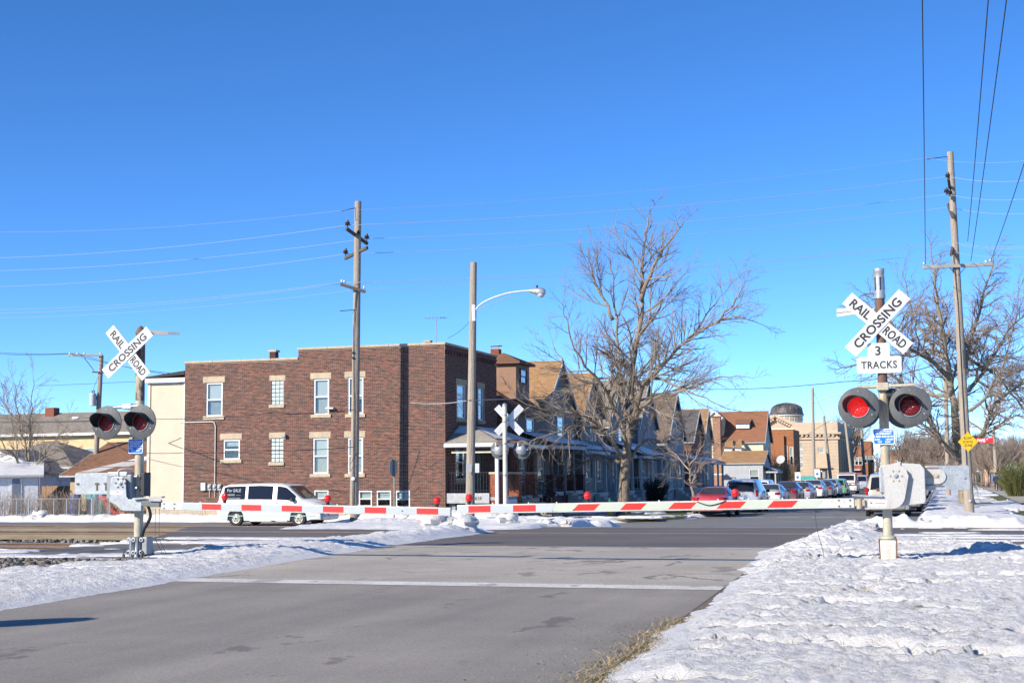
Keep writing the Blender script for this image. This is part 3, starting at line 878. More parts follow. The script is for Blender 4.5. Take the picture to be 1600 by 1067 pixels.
for k, bl, lo in (('a', .5, M_low), ('c', .56, M_low2), ('d', .6, None), ('e', .3, None), ('f', .47, M_low2), ('g', .55, M_low)):
    r = holes[k]; window(apt, wc(r), S, NS, r[1] - r[0], r[3] - r[2], blind=bl, frame=.085, curtain=M_curtain if k == 'e' else None, low=lo)
for k in 'hijk':
    r = holes[k]; window(apt, wc(r), S, NS, r[1] - r[0], r[3] - r[2], blind=.62, frame=.06, depth=.07, curtain=mat('pale_blind', (.50, .60, .58), .7))
for k in ('gb1', 'gb2'):
    r = holes[k]; f = MB().box(r[0], r[1], .10, .13, r[2], r[3]).build('glass_block_window', M_mortar, apt)
    nx, ny = 3, 6
    for i in range(nx):
        for j in range(ny):
            x0 = r[0] + (r[1] - r[0]) * i / nx; z0 = r[2] + (r[3] - r[2]) * j / ny
            MB().box(x0 + .012, x0 + (r[1] - r[0]) / nx - .012, .03, .1, z0 + .012, z0 + (r[3] - r[2]) / ny - .012).build('glass_block', M_block, f, bevel=.015)
for i, r in enumerate(front_h[:3]):
    window(apt, Vector((BW, (r[0] + r[1]) / 2, (r[2] + r[3]) / 2)), E, NE, r[1] - r[0], r[3] - r[2], blind=.4 if i == 2 else .5, split=i != 0, frame=.07)
r = front_h[3]
MB().box(BW - .1, BW - .06, r[0], r[1], r[2], r[3]).build('front_door', mat('dark_door', (.05, .045, .045), .5), apt)
MB().box(BW - .058, BW - .03, r[0] + .12, r[0] + .24, r[2] + .9, r[2] + 1.1).build('door_handle', mat('brass', (.5, .38, .15), .35, metal=1), apt)
# corbel band of the front parapet
m = MB()
for i in range(20): m.box(BW + .01, BW + .05, .1 + i * .39, .28 + i * .39, HHIGH - .42, HHIGH - .25)
m.box(BW + .008, BW + .04, 0, BDEP, HHIGH - .22, HHIGH - .12)
m.build('cornice', M_brick, apt)
# chimneys, aerial
def chimney(px0, px1, pyt, d, label=None):
    p = at_d(px0, pyt, d); q = at_d(px1, pyt, d); w = abs(q.x - p.x)
    x0 = min(p.x, q.x) - BX0; y0 = p.y - BY; zt = p.z - BASE
    m = MB(); c = MB()
    bricks(m, (x0, y0, HLOW - .4), S, NS, w, zt - HLOW + .4, []); bricks(m, (x0 + w, y0, HLOW - .4), E, NE, w, zt - HLOW + .4, [])
    m.box(x0 + .004, x0 + w - .004, y0 + .004, y0 + w, HLOW - .4, zt - .01)
    o = m.build('chimney', M_brick, apt); MB().box(x0 - .05, x0 + w + .05, y0 - .05, y0 + w + .05, zt, zt + .1).build('chimney_cap', M_stone_trim, o)
chimney(421, 432, 550, 69.5); chimney(664, 672, 535, 67.2)
p = at_d(682, 533, 68); x0, y0 = p.x - BX0, p.y - BY
m = MB(); zt = at_d(682, 497, 68).z - BASE
m.tube([(x0, y0, HLOW - .4), (x0, y0, zt)], .02, 6); m.tube([(x0 - .55, y0 - .1, zt), (x0 + .6, y0 + .1, zt)], .012, 5)
for i in range(6): m.tube([(x0 - .5 + i * .2, y0 - .35, zt + .01), (x0 - .5 + i * .2, y0 + .35, zt + .01)], .007, 4)
m.build('tv_aerial', M_trimgrey, apt)
# conduits, meters, small fittings
M_pipe = mat('painted_conduit', (.55, .52, .46), .5, var=.1)
a = wl(287, 660); b = wl(332, 659); c = wl(337.5, 664); d = wl(336, 757)
MB().tube([(a[0] - .1, -.05, a[1]), (b[0], -.05, b[1]), (b[0] + .12, -.05, b[1] - .03), (c[0], -.05, c[1] - .05), (c[0], -.05, d[1])], .03, 8).build('conduit', M_pipe, apt, smooth=60)
a = wl(316, 754); b = wl(323, 766); MB().box(a[0], b[0], -.16, 0, b[1], a[1]).build('meter_box', mat('meter_box_grey', (.55, .56, .56), .5), apt, bevel=.01)
for px in (328.5, 336.5, 344):
    q = wl(px, 761); mo = MB().box(q[0] - .10, q[0] + .10, -.1, 0, q[1] - .16, q[1] + .16).build('electric_meter', mat('meter_grey', (.30, .31, .31), .4), apt, bevel=.01)
    MB().lathe([(0, .08), (.06, .07), (.08, .03), (.08, 0)], (q[0], -.1, q[1] + .03), (0, -1, 0), 12).build('dial', M_glass if False else mat('meter_glass', (.6, .62, .6), .1), mo, smooth=60)
    MB().tube([(q[0], -.05, q[1] - .16), (q[0], -.05, q[1] - .5)], .02, 6).build('conduit', M_pipe, apt)
q = wl(446, 681); MB().box(q[0] - .1, q[0] + .08, -.2, 0, q[1] - .06, q[1] + .08).build('wall_lamp', M_trimgrey, apt, bevel=.02)
q = wl(518, 638); MB().box(q[0] - .22, q[0] + .2, -.25, -.02, q[1] - .05, q[1] + .05).build('wall_lamp', mat('grey_plastic', (.5, .5, .5), .5), apt, bevel=.02)
q = wl(631, 664); MB().box(q[0] - .005, q[0] + .005, -.02, 0, 0.8, HHIGH - .1).build('pole_shadow_strip', M_dark_in, apt)  # thin dark strip standing in for the tall pole's shadow on the wall
# cream sided rear wing
XW0 = X_at(231, BY + .25) - BX0
a = at_Y(287, 590, BY + .25); ZW = a.z - BASE
b = at_Y(231, 597, BY + .25); ZW0 = b.z - BASE
M_siding = mat('cream_siding', (.55, .46, .34), .6, var=.05, scale=2)
m = MB()
boards(m, (XW0, .25, FN + .25), S, NS, ZW0 - FN - .33, lambda z: 0, lambda z: -XW0 - .06, step=.12)
m.box(XW0 + .01, -.01, .26, BDEP, 0, ZW0 - .1)
wing = m.build('rear_wing', M_siding, apt)
m = MB(); m.box(XW0, -.02, .17, BDEP, 0, FN + .22); m.build('wing_foundation', weathered('stained_concrete', (.50, .42, .31), (.38, .33, .26), .9, scale=2), apt)
MB().box(XW0 - .04, XW0 + .1, .19, .26, FN + .2, ZW0 - .02).build('corner_trim', M_offwhite, apt)
MB().box(-.16, -.03, .17, .26, FN + .2, ZW0 + .05).build('corner_trim', mat('teal_white_trim', (.62, .70, .66), .5), apt)
MB().box(XW0 - .25, -.03, .02, .4, ZW0 - .06, ZW0 + .16).build('fascia', M_white, apt)
m = MB(); m.add([(XW0 - .2, 0, ZW0 + .162), (-.04, 0, ZW0 + .3), (-.04, BDEP, ZW0 + .3), (XW0 - .2, BDEP, ZW0 + .162), (XW0 - .2, 0, ZW0 + .23), (-.04, 0, ZW0 + .5), (-.04, BDEP, ZW0 + .5), (XW0 - .2, BDEP, ZW0 + .23)],
      [(0, 1, 5, 4), (1, 2, 6, 5), (2, 3, 7, 6), (3, 0, 4, 7), (4, 5, 6, 7), (3, 2, 1, 0)])
m.build('tar_roof', mat('black_tar', (.035, .03, .03), .8), apt)
# front porch: hip roof on a white post and brick piers
M_shgrey = island_mat('grey_shingle', [(.30, .27, .22), (.36, .33, .28), (.26, .24, .2)], .9, .2, 10)
PX1 = BW + 2.65; PYE = 7.5; ZE = 3.42
m = MB(); nS = -.15
A, B_, C, D = (BW, nS, ZE + .16), (PX1 + .15, nS, ZE + .16), (PX1 + .15, PYE, ZE + .16), (BW, PYE, ZE + .16)
R0, R1 = (BW, 2.0, ZE + 1.05), (BW, PYE - 2, ZE + 1.05); Q0, Q1 = (BW + .75, 2.0, ZE + 1.0), (BW + .75, PYE - 2, ZE + 1.0)
shingles(m, A, B_, Q0, R0, seed=4); shingles(m, B_, C, Q1, Q0, seed=5); m.quad(Q0, Q1, R1, R0); m.quad(C, D, R1, Q1)
pr = m.build('porch_roof', M_shgrey, apt)
m = MB(); off = Vector((0, 0, .035))
def sub(a, b, c, d, u0, u1, v0, v1):
    a, b, c, d = map(Vector, (a, b, c, d))
    f = lambda u, v: a.lerp(b, u).lerp(d.lerp(c, u), v) + off
    return f(u0, v0), f(u1, v0), f(u1, v1), f(u0, v1)
m.quad(*sub(A, B_, Q0, R0, .02, .55, .55, .98)); m.quad(*sub(B_, C, Q1, Q0, .02, .98, .25, .98))
m.build('roof_snow', M_snow, pr)
MB().box(BW, PX1 + .2, nS - .05, PYE + .05, ZE, ZE + .165).build('porch_fascia', M_white, apt)
MB().box(BW + .02, PX1 + .05, nS + .1, PYE - .1, ZE - .03, ZE - .002).build('porch_ceiling', M_trimgrey, apt)
MB().box(BW + .25, PX1 - .4, .16, .22, ZE - .28, ZE - .18).build('awning_rail', M_offwhite, apt)
MB().box(PX1 - .17, PX1 - .02, -.12, .03, 0, ZE).build('porch_post', M_white, apt)
for y in (.15, 3.0, 5.7):
    m = MB(); w = .5
    bricks(m, (PX1 - w, y, 0), S, NS, w, 2.15, []); bricks(m, (PX1, y, 0), E, NE, w, 2.15, [])
    m.box(PX1 - w + .004, PX1 - .004, y + .004, y + w, 0, 2.14)
    o = m.build('porch_pier', M_rbrick, apt); MB().box(PX1 - w - .05, PX1 + .05, y - .05, y + w + .05, 2.15, 2.25).build('pier_cap', M_stone_trim, o)
    if y > .2: MB().box(PX1 - .42, PX1 - .08, y + .08, y + .42, 2.25, ZE).build('porch_column', M_brick, apt)
MB().box(BW, PX1 - .05, .12, PYE - .1, .95, 1.1).build('porch_floor', M_trimgrey, apt)
bm = MB().box(BW + .05, PX1 - .52, .05, .12, .82, 1.28).build('porch_beam', mat('grey_white_beam', (.40, .41, .41), .6), apt)
mb = MB(); text_into(mb, '618', .22, (PX1 - 1.05, .045, 1.05), (1, 0, 0), (0, 0, 1), bold=.004); mb.build('house_number', mat('number_black', (.03, .03, .03), .5), bm)
MB().box(BW + .05, PX1 - .5, .3, .34, 0, .82).build('basement_door_wall', M_trimgrey, apt)
MB().box(PX1 - .75, PX1 - .52, .2, .28, 0, .8).build('door_trim', M_white, apt)
MB().box(PX1 - 1.5, PX1 - 1.1, .27, .3, .35, .6).build('notice', mat('dark_red_paint', (.25, .02, .02), .5), apt)
MB().box(BW + .4, BW + 1.2, .27, .3, 0, .8).build('basement_door', M_dark_in, apt)
railing(apt, (BW + .1, .2, 1.28), (PX1 - .55, .2, 1.28), .95, 14)
railing(apt, (PX1 - .2, .65, 1.28), (PX1 - .2, 2.95, 1.28), .85, 14)
m = MB(); boards(m, (PX1 - .05, .7, .05), E, NE, .9, lambda z: 0, lambda z: 2.25, step=.15); m.build('skirting_boards', M_white, apt)
m = MB()
for i in range(5): m.box(PX1, PX1 + .3 * (5 - i), 3.6, 5.6, .19 * i, .19 * (i + 1))
m.build('front_steps', M_walk, apt)
railing(apt, (PX1 + 1.5, 3.6, .1), (PX1 + .05, 3.6, 1.05), .85, 6); railing(apt, (PX1 + 1.5, 5.6, .1), (PX1 + .05, 5.6, 1.05), .85, 6)
# ------------------------------------------------------------------ the row of houses along the far street
def sid(name, c): return mat(name, c, .7, var=.1, scale=2)
M_tan = island_mat('tan_shingle', [(.33, .19, .085), (.40, .235, .11), (.28, .155, .07), (.37, .225, .115)], .9, .18, 8)
M_brn = island_mat('brown_shingle', [(.20, .10, .055), (.25, .125, .07), (.17, .085, .05)], .9, .18, 8)
M_gry = island_mat('grey_brown_shingle', [(.23, .20, .165), (.29, .25, .21), (.19, .17, .14)], .9, .2, 8)
M_dgr = island_mat('dark_grey_shingle', [(.10, .095, .095), (.14, .13, .13), (.08, .075, .075)], .9, .2, 8)
M_red = island_mat('reddish_shingle', [(.24, .10, .065), (.30, .13, .08), (.19, .08, .05)], .9, .2, 8)
GW = -.65
M_trimd = mat('dull_white_trim', (.42, .42, .41), .6, var=.12)
def gable_house(name, label, x0, x1, y0, y1, ze, zr, wallm, roofm, ridge='x', group=None, win=(), sidewin=(), over=.3, detail=True, trim=None, step=.13, gablem=None, tabs=.33, cat='house'):
    """walls, two roof slopes, sided gables; x1 is the street side. Heights are above the ground at the house."""
    t = thing(name, label, cat, (x0, y0, GW), group=group)
    W, D = x1 - x0, y1 - y0; trim = trim or M_trimd
    m = MB(); S_, E_ = Vector((1, 0, 0)), Vector((0, 1, 0))
    hs = [(c - w / 2, c + w / 2, b, b + h) for (c, b, w, h) in sidewin]; he = [(c - w / 2, c + w / 2, b, b + h) for (c, b, w, h) in win]
    inb = lambda hh, w, h: [r for r in hh if r[3] < h]
    wall(m, (0, 0, 0), S_, (0, -1, 0), W, ze, inb(hs, W, ze)); wall(m, (W, 0, 0), E_, (1, 0, 0), D, ze, inb(he, D, ze))
    wall(m, (0, 0, 0), E_, (-1, 0, 0), D, ze, []); wall(m, (0, D, 0), S_, (0, 1, 0), W, ze, [])
    if ridge == 'x':
        yr = D / 2
        m.add([(W, 0, ze), (W, D, ze), (W, yr, zr)], [(0, 1, 2)]); m.add([(0, 0, ze), (0, D, ze), (0, yr, zr)], [(2, 1, 0)])
    elif ridge == 'y':
        m.add([(0, 0, ze), (W, 0, ze), (W / 2, 0, zr)], [(0, 1, 2)]); m.add([(0, D, ze), (W, D, ze), (W / 2, D, zr)], [(2, 1, 0)])
    m.build('wall', wallm, t)
    if detail:
        m = MB()
        def side(o, u, n, w, h, hh):
            # boards broken by openings
            cuts = sorted({0, h} | {c for r in hh for c in (r[2], r[3])})
            z = 0
            while z < h - .01:
                z1 = min([z + step] + [c for c in cuts if c > z + 1e-6]); spans = [(0, w)]
                for a, b, c, d in hh:
                    if z1 <= c + 1e-6 or z >= d - 1e-6: continue
                    spans = [q for s, e in spans for q in ((s, min(e, a)), (max(s, b), e)) if q[1] - q[0] > .02] if any(s < b and e > a for s, e in spans) else spans
                for s, e in spans:
                    A, B = o + u * s + Vector((0, 0, z)) + n * .016, o + u * e + Vector((0, 0, z)) + n * .016
                    C, Dd = o + u * e + Vector((0, 0, z1)) + n * .003, o + u * s + Vector((0, 0, z1)) + n * .003
                    m.add([A, B, C, Dd, A - n * .016, B - n * .016], [(0, 1, 2, 3), (4, 5, 1, 0)])
                z = z1
        side(Vector((0, 0, 0)), S_, Vector((0, -1, 0)), W, ze, inb(hs, W, ze))
        side(Vector((W, 0, 0)), E_, Vector((1, 0, 0)), D, ze, inb(he, D, ze))
        m.build('siding', wallm, t)
        if ridge == 'x':
            k = (zr - ze) / (D / 2); m = MB()
            boards(m, (W, 0, ze), E_, Vector((1, 0, 0)), zr - ze, lambda z: z / k, lambda z: D - z / k, step=step)
            m.build('gable_siding', gablem or wallm, t)
        elif ridge == 'y':
            k = (zr - ze) / (W / 2); m = MB()
            boards(m, (0, 0, ze), S_, Vector((0, -1, 0)), zr - ze, lambda z: z / k, lambda z: W - z / k, step=step)
            m.build('gable_siding', gablem or wallm, t)
    m = MB(); o = over; th = .05
    if ridge == 'x':
        k = (zr - ze) / (D / 2); dz = o * k
        a, b, c, d = (-o, -o, ze - dz + th), (W + o, -o, ze - dz + th), (W + o, D / 2, zr + th), (-o, D / 2, zr + th)
        shingles(m, a, b, c, d, tab=tabs, seed=int(y0)); a2, b2 = (W + o, D + o, ze - dz + th), (-o, D + o, ze - dz + th)
        shingles(m, a2, b2, d, c, course=.4, tab=1.2, seed=int(y0) + 1)
        m.tube([(-o, D / 2, zr + th + .01), (W + o, D / 2, zr + th + .01)], .05, 6)
        rf = m.build('roof', roofm, t)
        f = MB()
        for s in (0, 1):
            e = (W + o - .02, -o if not s else D + o, ze - dz - .05); p = (W + o - .02, D / 2, zr - .05); f.bar(e, p, .05, .2)
            e = (-o, -o if not s else D + o, ze - dz - .05); p = (-o, D / 2, zr - .05); f.bar(e, p, .05, .2)
        f.bar((-o, -o + .02, ze - dz - .04), (W + o, -o + .02, ze - dz - .04), .1, .12)
        f.build('fascia', trim, t)
    elif ridge == 'y':
        k = (zr - ze) / (W / 2); dz = o * k
        a, b, c, d = (W + o, -o, ze - dz + th), (W + o, D + o, ze - dz + th), (W / 2, D + o, zr + th), (W / 2, -o, zr + th)
        shingles(m, a, b, c, d, tab=tabs, seed=int(y0)); a2, b2 = (-o, D + o, ze - dz + th), (-o, -o, ze - dz + th)
        shingles(m, a2, b2, d, c, course=.3, tab=.8, seed=int(y0) + 1)
        rf = m.build('roof', roofm, t)
        f = MB()
        for s in (0, 1):
            yy = -o if not s else D + o
            f.bar((-o, yy, ze - dz - .05), (W / 2, yy, zr - .05), .05, .2); f.bar((W + o, yy, ze - dz - .05), (W / 2, yy, zr - .05), .05, .2)
        f.bar((W + o, -o, ze - dz - .04), (W + o, D + o, ze - dz - .04), .1, .12)
        f.build('fascia', trim, t)
    else:   # hip
        r = min(W, D) / 2
        A, B, C, Dd = (-o, -o, ze), (W + o, -o, ze), (W + o, D + o, ze), (-o, D + o, ze)
        R0, R1 = ((r, D / 2, zr), (W - r, D / 2, zr)) if W >= D else ((W / 2, r, zr), (W / 2, D - r, zr))
        if W >= D:
            shingles(m, A, B, R1, R0, tab=tabs); shingles(m, B, C, R1, R1, tab=tabs); shingles(m, C, Dd, R0, R1, course=.4, tab=1.2); shingles(m, Dd, A, R0, R0, course=.4, tab=1.2)
        else:
            shingles(m, A, B, R0, R0, tab=tabs); shingles(m, B, C, R1, R0, tab=tabs); shingles(m, C, Dd, R1, R1, course=.4, tab=1.2); shingles(m, Dd, A, R0, R1, course=.4, tab=1.2)
        rf = m.build('roof', roofm, t)
        f = MB(); f.box(-o, W + o, -o, -o + .05, ze - .18, ze - .005); f.box(W + o - .05, W + o, -o + .05, D + o, ze - .18, ze - .005); f.box(-o, -o + .05, -o + .05, D + o, ze - .18, ze - .005)
        f.build('fascia', trim, t)
    for (c, b, w, h) in win: window(t, (W, c, b + h / 2), Vector((0, 1, 0)), Vector((1, 0, 0)), w, h, blind=.5, frame=.07, depth=.05)
    for (c, b, w, h) in sidewin: window(t, (c, 0, b + h / 2), Vector((1, 0, 0)), Vector((0, -1, 0)), w, h, blind=.5, frame=.07, depth=.05)
    t['_roof'] = rf.name
    return t, W, D
def porch(t, W, y0, y1, zf, ze, zr, depth, roofm, postm, n=3, snow=True, rails=True, piers=None):
    """street-side porch with a lean-to roof, posts, rails and steps"""
    m = MB()
    shingles(m, (W + depth + .2, y0 - .15, ze), (W + depth + .2, y1 + .15, ze), (W + .03, y1 + .15, zr), (W + .03, y0 - .15, zr), course=.2, tab=.5)
    m.quad((W + depth + .2, y0 - .15, ze - .02), (W + .03, y0 - .15, zr - .02), (W + .03, y1 + .15, zr - .02), (W + depth + .2, y1 + .15, ze - .02))
    pr = m.build('porch_roof', roofm, t)
    if snow:
        s = MB(); nx, ny = 5, 14
        rng = random.Random(int(y1 * 100 + W * 10))
        g = []
        for i in range(nx + 1):
            for j in range(ny + 1):
                u, v = .05 + .92 * i / nx, .03 + .94 * j / ny
                x = W + .1 + (depth + .05) * (1 - u); z = ze + (zr - ze) * ((W + depth + .2 - x) / (depth + .17)) + (.075 + rng.uniform(-.02, .02) if 0 < i < nx and 0 < j < ny else -.01)
                g.append((x, y0 - .1 + (y1 - y0 + .2) * v, z))
        fs = [(i * (ny + 1) + j, (i + 1) * (ny + 1) + j, (i + 1) * (ny + 1) + j + 1, i * (ny + 1) + j + 1) for i in range(nx) for j in range(ny)]
        s.add(g, [tuple(reversed(f)) for f in fs]); s.build('roof_snow', M_snow, pr, smooth=180)
    m = MB(); m.box(W + .02, W + depth + .15, y0 - .1, y0 - .03, ze - .22, ze - .03); m.box(W + depth + .08, W + depth + .15, y0 - .03, y1 + .1, ze - .22, ze - .03)
    m.build('porch_beam', M_trimd, t)
    MB().box(W + .02, W + depth, y0, y1, zf - .2, zf).build('porch_floor', M_trimgrey, t)
    m = MB(); m.box(W + .05, W + depth - .05, y0 + .05, y1 - .05, 0, zf - .2); m.build('porch_base', piers or M_trimgrey, t)
    for i in range(n):
        y = y0 + .1 + (y1 - y0 - .2) * i / (n - 1)
        if piers: MB().box(W + depth - .4, W + depth, y - .2, y + .2, 0, zf + .9).build('porch_pier', piers, t)
        MB().box(W + depth - .22, W + depth - .06, y - .08, y + .08, zf, ze - .2).build('porch_post', M_trimd if postm in (M_white, M_offwhite) else postm, t)
    if rails:
        railing(t, (W + .1, y0 + .1, zf), (W + depth - .14, y0 + .1, zf), .85, 9, mt=postm); railing(t, (W + depth - .14, y0 + .1, zf), (W + depth - .14, (y0 + y1) / 2 - .6, zf), .85, 9, mt=postm)
    m = MB(); yc = (y0 + y1) / 2
    k = max(2, int(zf / .19))
    for i in range(k): m.box(W + depth + .02, W + depth + .02 + .28 * (k - i), yc - .55, yc + .55, .19 * i, .19 * (i + 1))
    m.build('front_steps', M_walk, t)
    MB().box(W + .02, W + .06, yc - .45, yc + .45, zf, zf + 2.05).build('front_door', mat('dark_brown_door', (.07, .04, .03), .5), t)
XF = -22.0
M_dkbrown = sid('dark_brown_siding', (.16, .10, .07)); M_warm = sid('grey_clapboard', (.15, .135, .125)); M_blue = sid('blue_grey_siding', (.17, .175, .185))
# brown hip roofed house with a boxy dormer
t, W, D = gable_house('hip_roof_house', 'brown house with hipped roof and square dormer, next to the brick building', XF - 10, XF + .2, 70.2, 77.4, 5.6, 8.1, M_dkbrown, M_brn, 'hip', 'houses in the row', win=((1.6, 1.7, 1.2, 1.5), (5.4, 1.7, 1.2, 1.5), (3.4, 4.0, 1.4, 1.2)), trim=M_dkbrown)
p = at_Y(786, 553, 73.6); cx = p.x - (XF - 10); zt = p.z - GW
dm = MB(); a0, a1, b0, b1 = cx - 1.05, cx + 1.15, 2.1, 4.6; zd = zt - .55
boards(dm, (a0, b0, zt - 2.2), Vector((1, 0, 0)), Vector((0, -1, 0)), 1.65, lambda z: 0, lambda z: a1 - a0); boards(dm, (a1, b0, zt - 2.2), Vector((0, 1, 0)), Vector((1, 0, 0)), 1.65, lambda z: 0, lambda z: b1 - b0)
dm.box(a0 + .01, a1 - .01, b0 + .01, b1, zt - 2.6, zd)
dmo = dm.build('dormer', sid('brown_siding', (.27, .15, .09)), t)
dr = MB(); o = .3; A, B, C, Dd = (a0 - o, b0 - o, zd), (a1 + o, b0 - o, zd), (a1 + o, b1 + o, zd), (a0 - o, b1 + o, zd); pk = ((a0 + a1) / 2, (b0 + b1) / 2, zt + .05)
for q, r in ((A, B), (B, C), (C, Dd), (Dd, A)): shingles(dr, q, r, pk, pk, course=.12, tab=.3)
dr.box(a0 - o, a1 + o, b0 - o, b1 + o, zd - .12, zd - .005)
dr.build('dormer_roof', M_brn, dmo)
window(t, (a1 + .016, (b0 + b1) / 2, zt - 1.3), Vector((0, 1, 0)), Vector((1, 0, 0)), 1.2, .8, depth=.0, blind=.3, fm=M_dkbrown)
p = at_Y(773.5, 545, 74.5); x, z = p.x - (XF - 10), p.z - GW
m = MB(); bricks(m, (x - .25, 4.2, 6.8), Vector((1, 0, 0)), Vector((0, -1, 0)), .5, z - 6.8, []); bricks(m, (x + .25, 4.2, 6.8), Vector((0, 1, 0)), Vector((1, 0, 0)), .5, z - 6.8, []); m.box(x - .246, x + .246, 4.204, 4.7, 6.8, z - .01)
ch = m.build('chimney', M_rbrick, t); m = MB(); m.box(x - .3, x + .3, 4.15, 4.75, z + .16, z + .2)
for sx in (-.22, .22): m.box(x + sx - .02, x + sx + .02, 4.25, 4.29, z, z + .16)
m.build('chimney_hood', M_trimgrey, ch)
porch(t, W, .3, 6.9, 1.2, 3.7, 4.5, 2.2, M_brn, M_dkbrown, 4, piers=M_brick)
# two tan gables
p = at_X(874.5, 566, XF); t, W, D = gable_house('tan_roof_house', 'grey house with big tan shingled gable, first beyond the hipped roof', XF - 12, XF, p.y - 3.3, p.y + 3.3, 6.1, p.z - GW, M_warm, M_tan, 'x', 'houses in the row', win=((1.6, 1.6, 1.0, 1.6), (5.2, 1.6, 1.0, 1.6), (3.3, 4.3, 1.5, 1.3)), over=.25)
porch(t, W, .3, 6.3, 1.0, 3.5, 4.3, 2.2, M_gry, M_offwhite, 3)
MB().box(W + .03, W + .06, .8, 2.3, 1.3, 3.2).build('screen_door', M_dark_in, t)
p = at_X(924.5, 585, XF); t, W, D = gable_house('tan_roof_house', 'narrow grey house with tan gable, second beyond the hipped roof', XF - 10, XF, p.y - 2.9, p.y + 2.9, 6.0, p.z - GW, M_warm, M_tan, 'x', 'houses in the row', win=((1.4, 1.6, .9, 1.6), (2.5, 4.3, .55, 1.2), (3.5, 4.3, .55, 1.2), (4.5, 1.6, .9, 1.6)), over=.25)
porch(t, W, .3, 5.5, 1.0, 3.4, 4.1, 2.2, M_gry, M_trimgrey, 3)
p = at_X(968, 596, XF - .5); t, W, D = gable_house('grey_roof_house', 'tall blue grey house with mottled grey roof and reddish porch, behind the big tree', XF - 12, XF - .5, p.y - 4.2, p.y + 4.2, 5.6, p.z - GW, M_blue, M_gry, 'x', 'houses in the row', win=((2, 1.5, 1, 1.6), (6.2, 1.5, 1, 1.6), (4.2, 4.2, 1.4, 1.3)), over=.25)
porch(t, W, .4, 8, 1.0, 3.4, 4.5, 2.4, M_red, M_white, 3)
p = at_X(1010, 597, XF); t, W, D = gable_house('grey_roof_house', 'blue grey house whose dark gable rises right of the big tree trunk', XF - 11, XF, p.y - 3.6, p.y + 3.6, 5.8, p.z - GW, M_blue, M_gry, 'x', 'houses in the row', win=((1.6, 1.5, 1, 1.6), (5.4, 1.5, 1, 1.6), (3.6, 4.4, 1.2, 1.4)), over=.25)
porch(t, W, .3, 6.8, 1.0, 3.3, 3.9, 2.2, M_dgr, M_white, 3)
p = at_X(1054, 615, XF); t, W, D = gable_house('brown_roof_house', 'house with dark brown gable and pale blue siding behind the small bare tree', XF - 11, XF, p.y - 4.0, p.y + 4.0, 5.2, p.z - GW, sid('pale_blue_siding', (.26, .275, .29)), island_mat('dark_brown_shingle', [(.15, .115, .09), (.19, .14, .11), (.12, .09, .075)], .9, .2, 8), 'x', 'houses in the row', win=((1.6, 1.5, 1, 1.6), (6, 1.5, 1, 1.6), (4, 4.2, 1.2, 1.4)), over=.3)
porch(t, W, .3, 7.6, .9, 3.2, 3.9, 2.2, M_dgr, M_white, 3, rails=False)
p = at_X(1089, 642, XF); t, W, D = gable_house('red_brick_house', 'low red brick house with dark grey roof and white eave', XF - 9, XF, p.y - 3.4, p.y + 3.4, 5.2, p.z - GW, M_rbrick, M_dgr, 'x', 'houses in the row', win=((1.6, 1.4, 1, 1.5), (5, 1.4, 1, 1.5)), detail=False)
bm = MB(); bricks(bm, (0, 0, 0), Vector((1, 0, 0)), Vector((0, -1, 0)), W, 5.2, []); bricks(bm, (W, 0, 0), Vector((0, 1, 0)), Vector((1, 0, 0)), D, 5.2, [(1.1, 2.1, 1.4, 2.9), (4.5, 5.5, 1.4, 2.9)])
bm.build('brickwork', M_rbrick, t, kind='stuff')
porch(t, W, .3, 6.4, .9, 3.1, 3.7, 2, M_dgr, M_white, 3, rails=False)
p = at_X(1104, 640, XF); t, W, D = gable_house('tan_roof_house', 'small tan gabled house squeezed behind the red brick one', XF - 8, XF, p.y - 2.6, p.y + 2.6, 5.3, p.z - GW, sid('brown_grey_siding', (.32, .24, .18)), M_tan, 'x', 'houses in the row', win=((2.6, 1.5, 1.2, 1.5),), over=.25, step=.2, tabs=.6)
# cream house with the big brown roof
p = at_Y(1197, 643, 183); M_cream = sid('cream_clapboard', (.60, .56, .40))
zR, zE = p.z - GW, at_Y(1180, 687, 179).z - GW
t, W, D = gable_house('cream_house', 'cream house with large brown roof, gabled dormer and tall brick chimney', p.x - 8.6, p.x, 179, 187, zE, zR, M_cream, island_mat('red_brown_shingle', [(.26, .115, .06), (.29, .13, .07), (.23, .10, .055)], .9, .1, 4), 'x', 'houses in the row', win=((2.2, 4.2, 1, 1.5), (5.8, 4.2, 1, 1.5)), sidewin=((5.2, 4.0, 1.0, 1.3),), over=.35, step=.22, tabs=.7, gablem=sid('grey_green_siding', (.42, .46, .42)))
k = (zR - zE) / 4
window(t, (W + .016, 4.0, zE + 2.2), Vector((0, 1, 0)), Vector((1, 0, 0)), 1.6, 1.2, depth=0.0, blind=.4)
gx = at_Y(1119, 643, 181).x - (p.x - 8.6); gzt = at_Y(1119, 643, 181).z - GW
m = MB(); w2 = 1.15; zg = gzt - 1.0
m.add([(gx - w2, .6, zE - .1), (gx + w2, .6, zE - .1), (gx + w2, .6, zg), (gx, .6, gzt), (gx - w2, .6, zg), (gx - w2, 3.4, zE - .1), (gx + w2, 3.4, zE - .1), (gx + w2, 3.4, zg), (gx, 3.4, gzt), (gx - w2, 3.4, zg)],
      [(0, 1, 2, 3, 4), (1, 6, 7, 2), (5, 0, 4, 9)])
d = m.build('dormer', M_cream, t)
m = MB(); shingles(m, (gx + w2 + .2, .4, zg - .17), (gx + w2 + .2, 3.4, zg - .17), (gx, 3.4, gzt + .05), (gx, .4, gzt + .05)); shingles(m, (gx - w2 - .2, 3.4, zg - .17), (gx - w2 - .2, .4, zg - .17), (gx, .4, gzt + .05), (gx, 3.4, gzt + .05))
m.build('dormer_roof', M_brn, d)
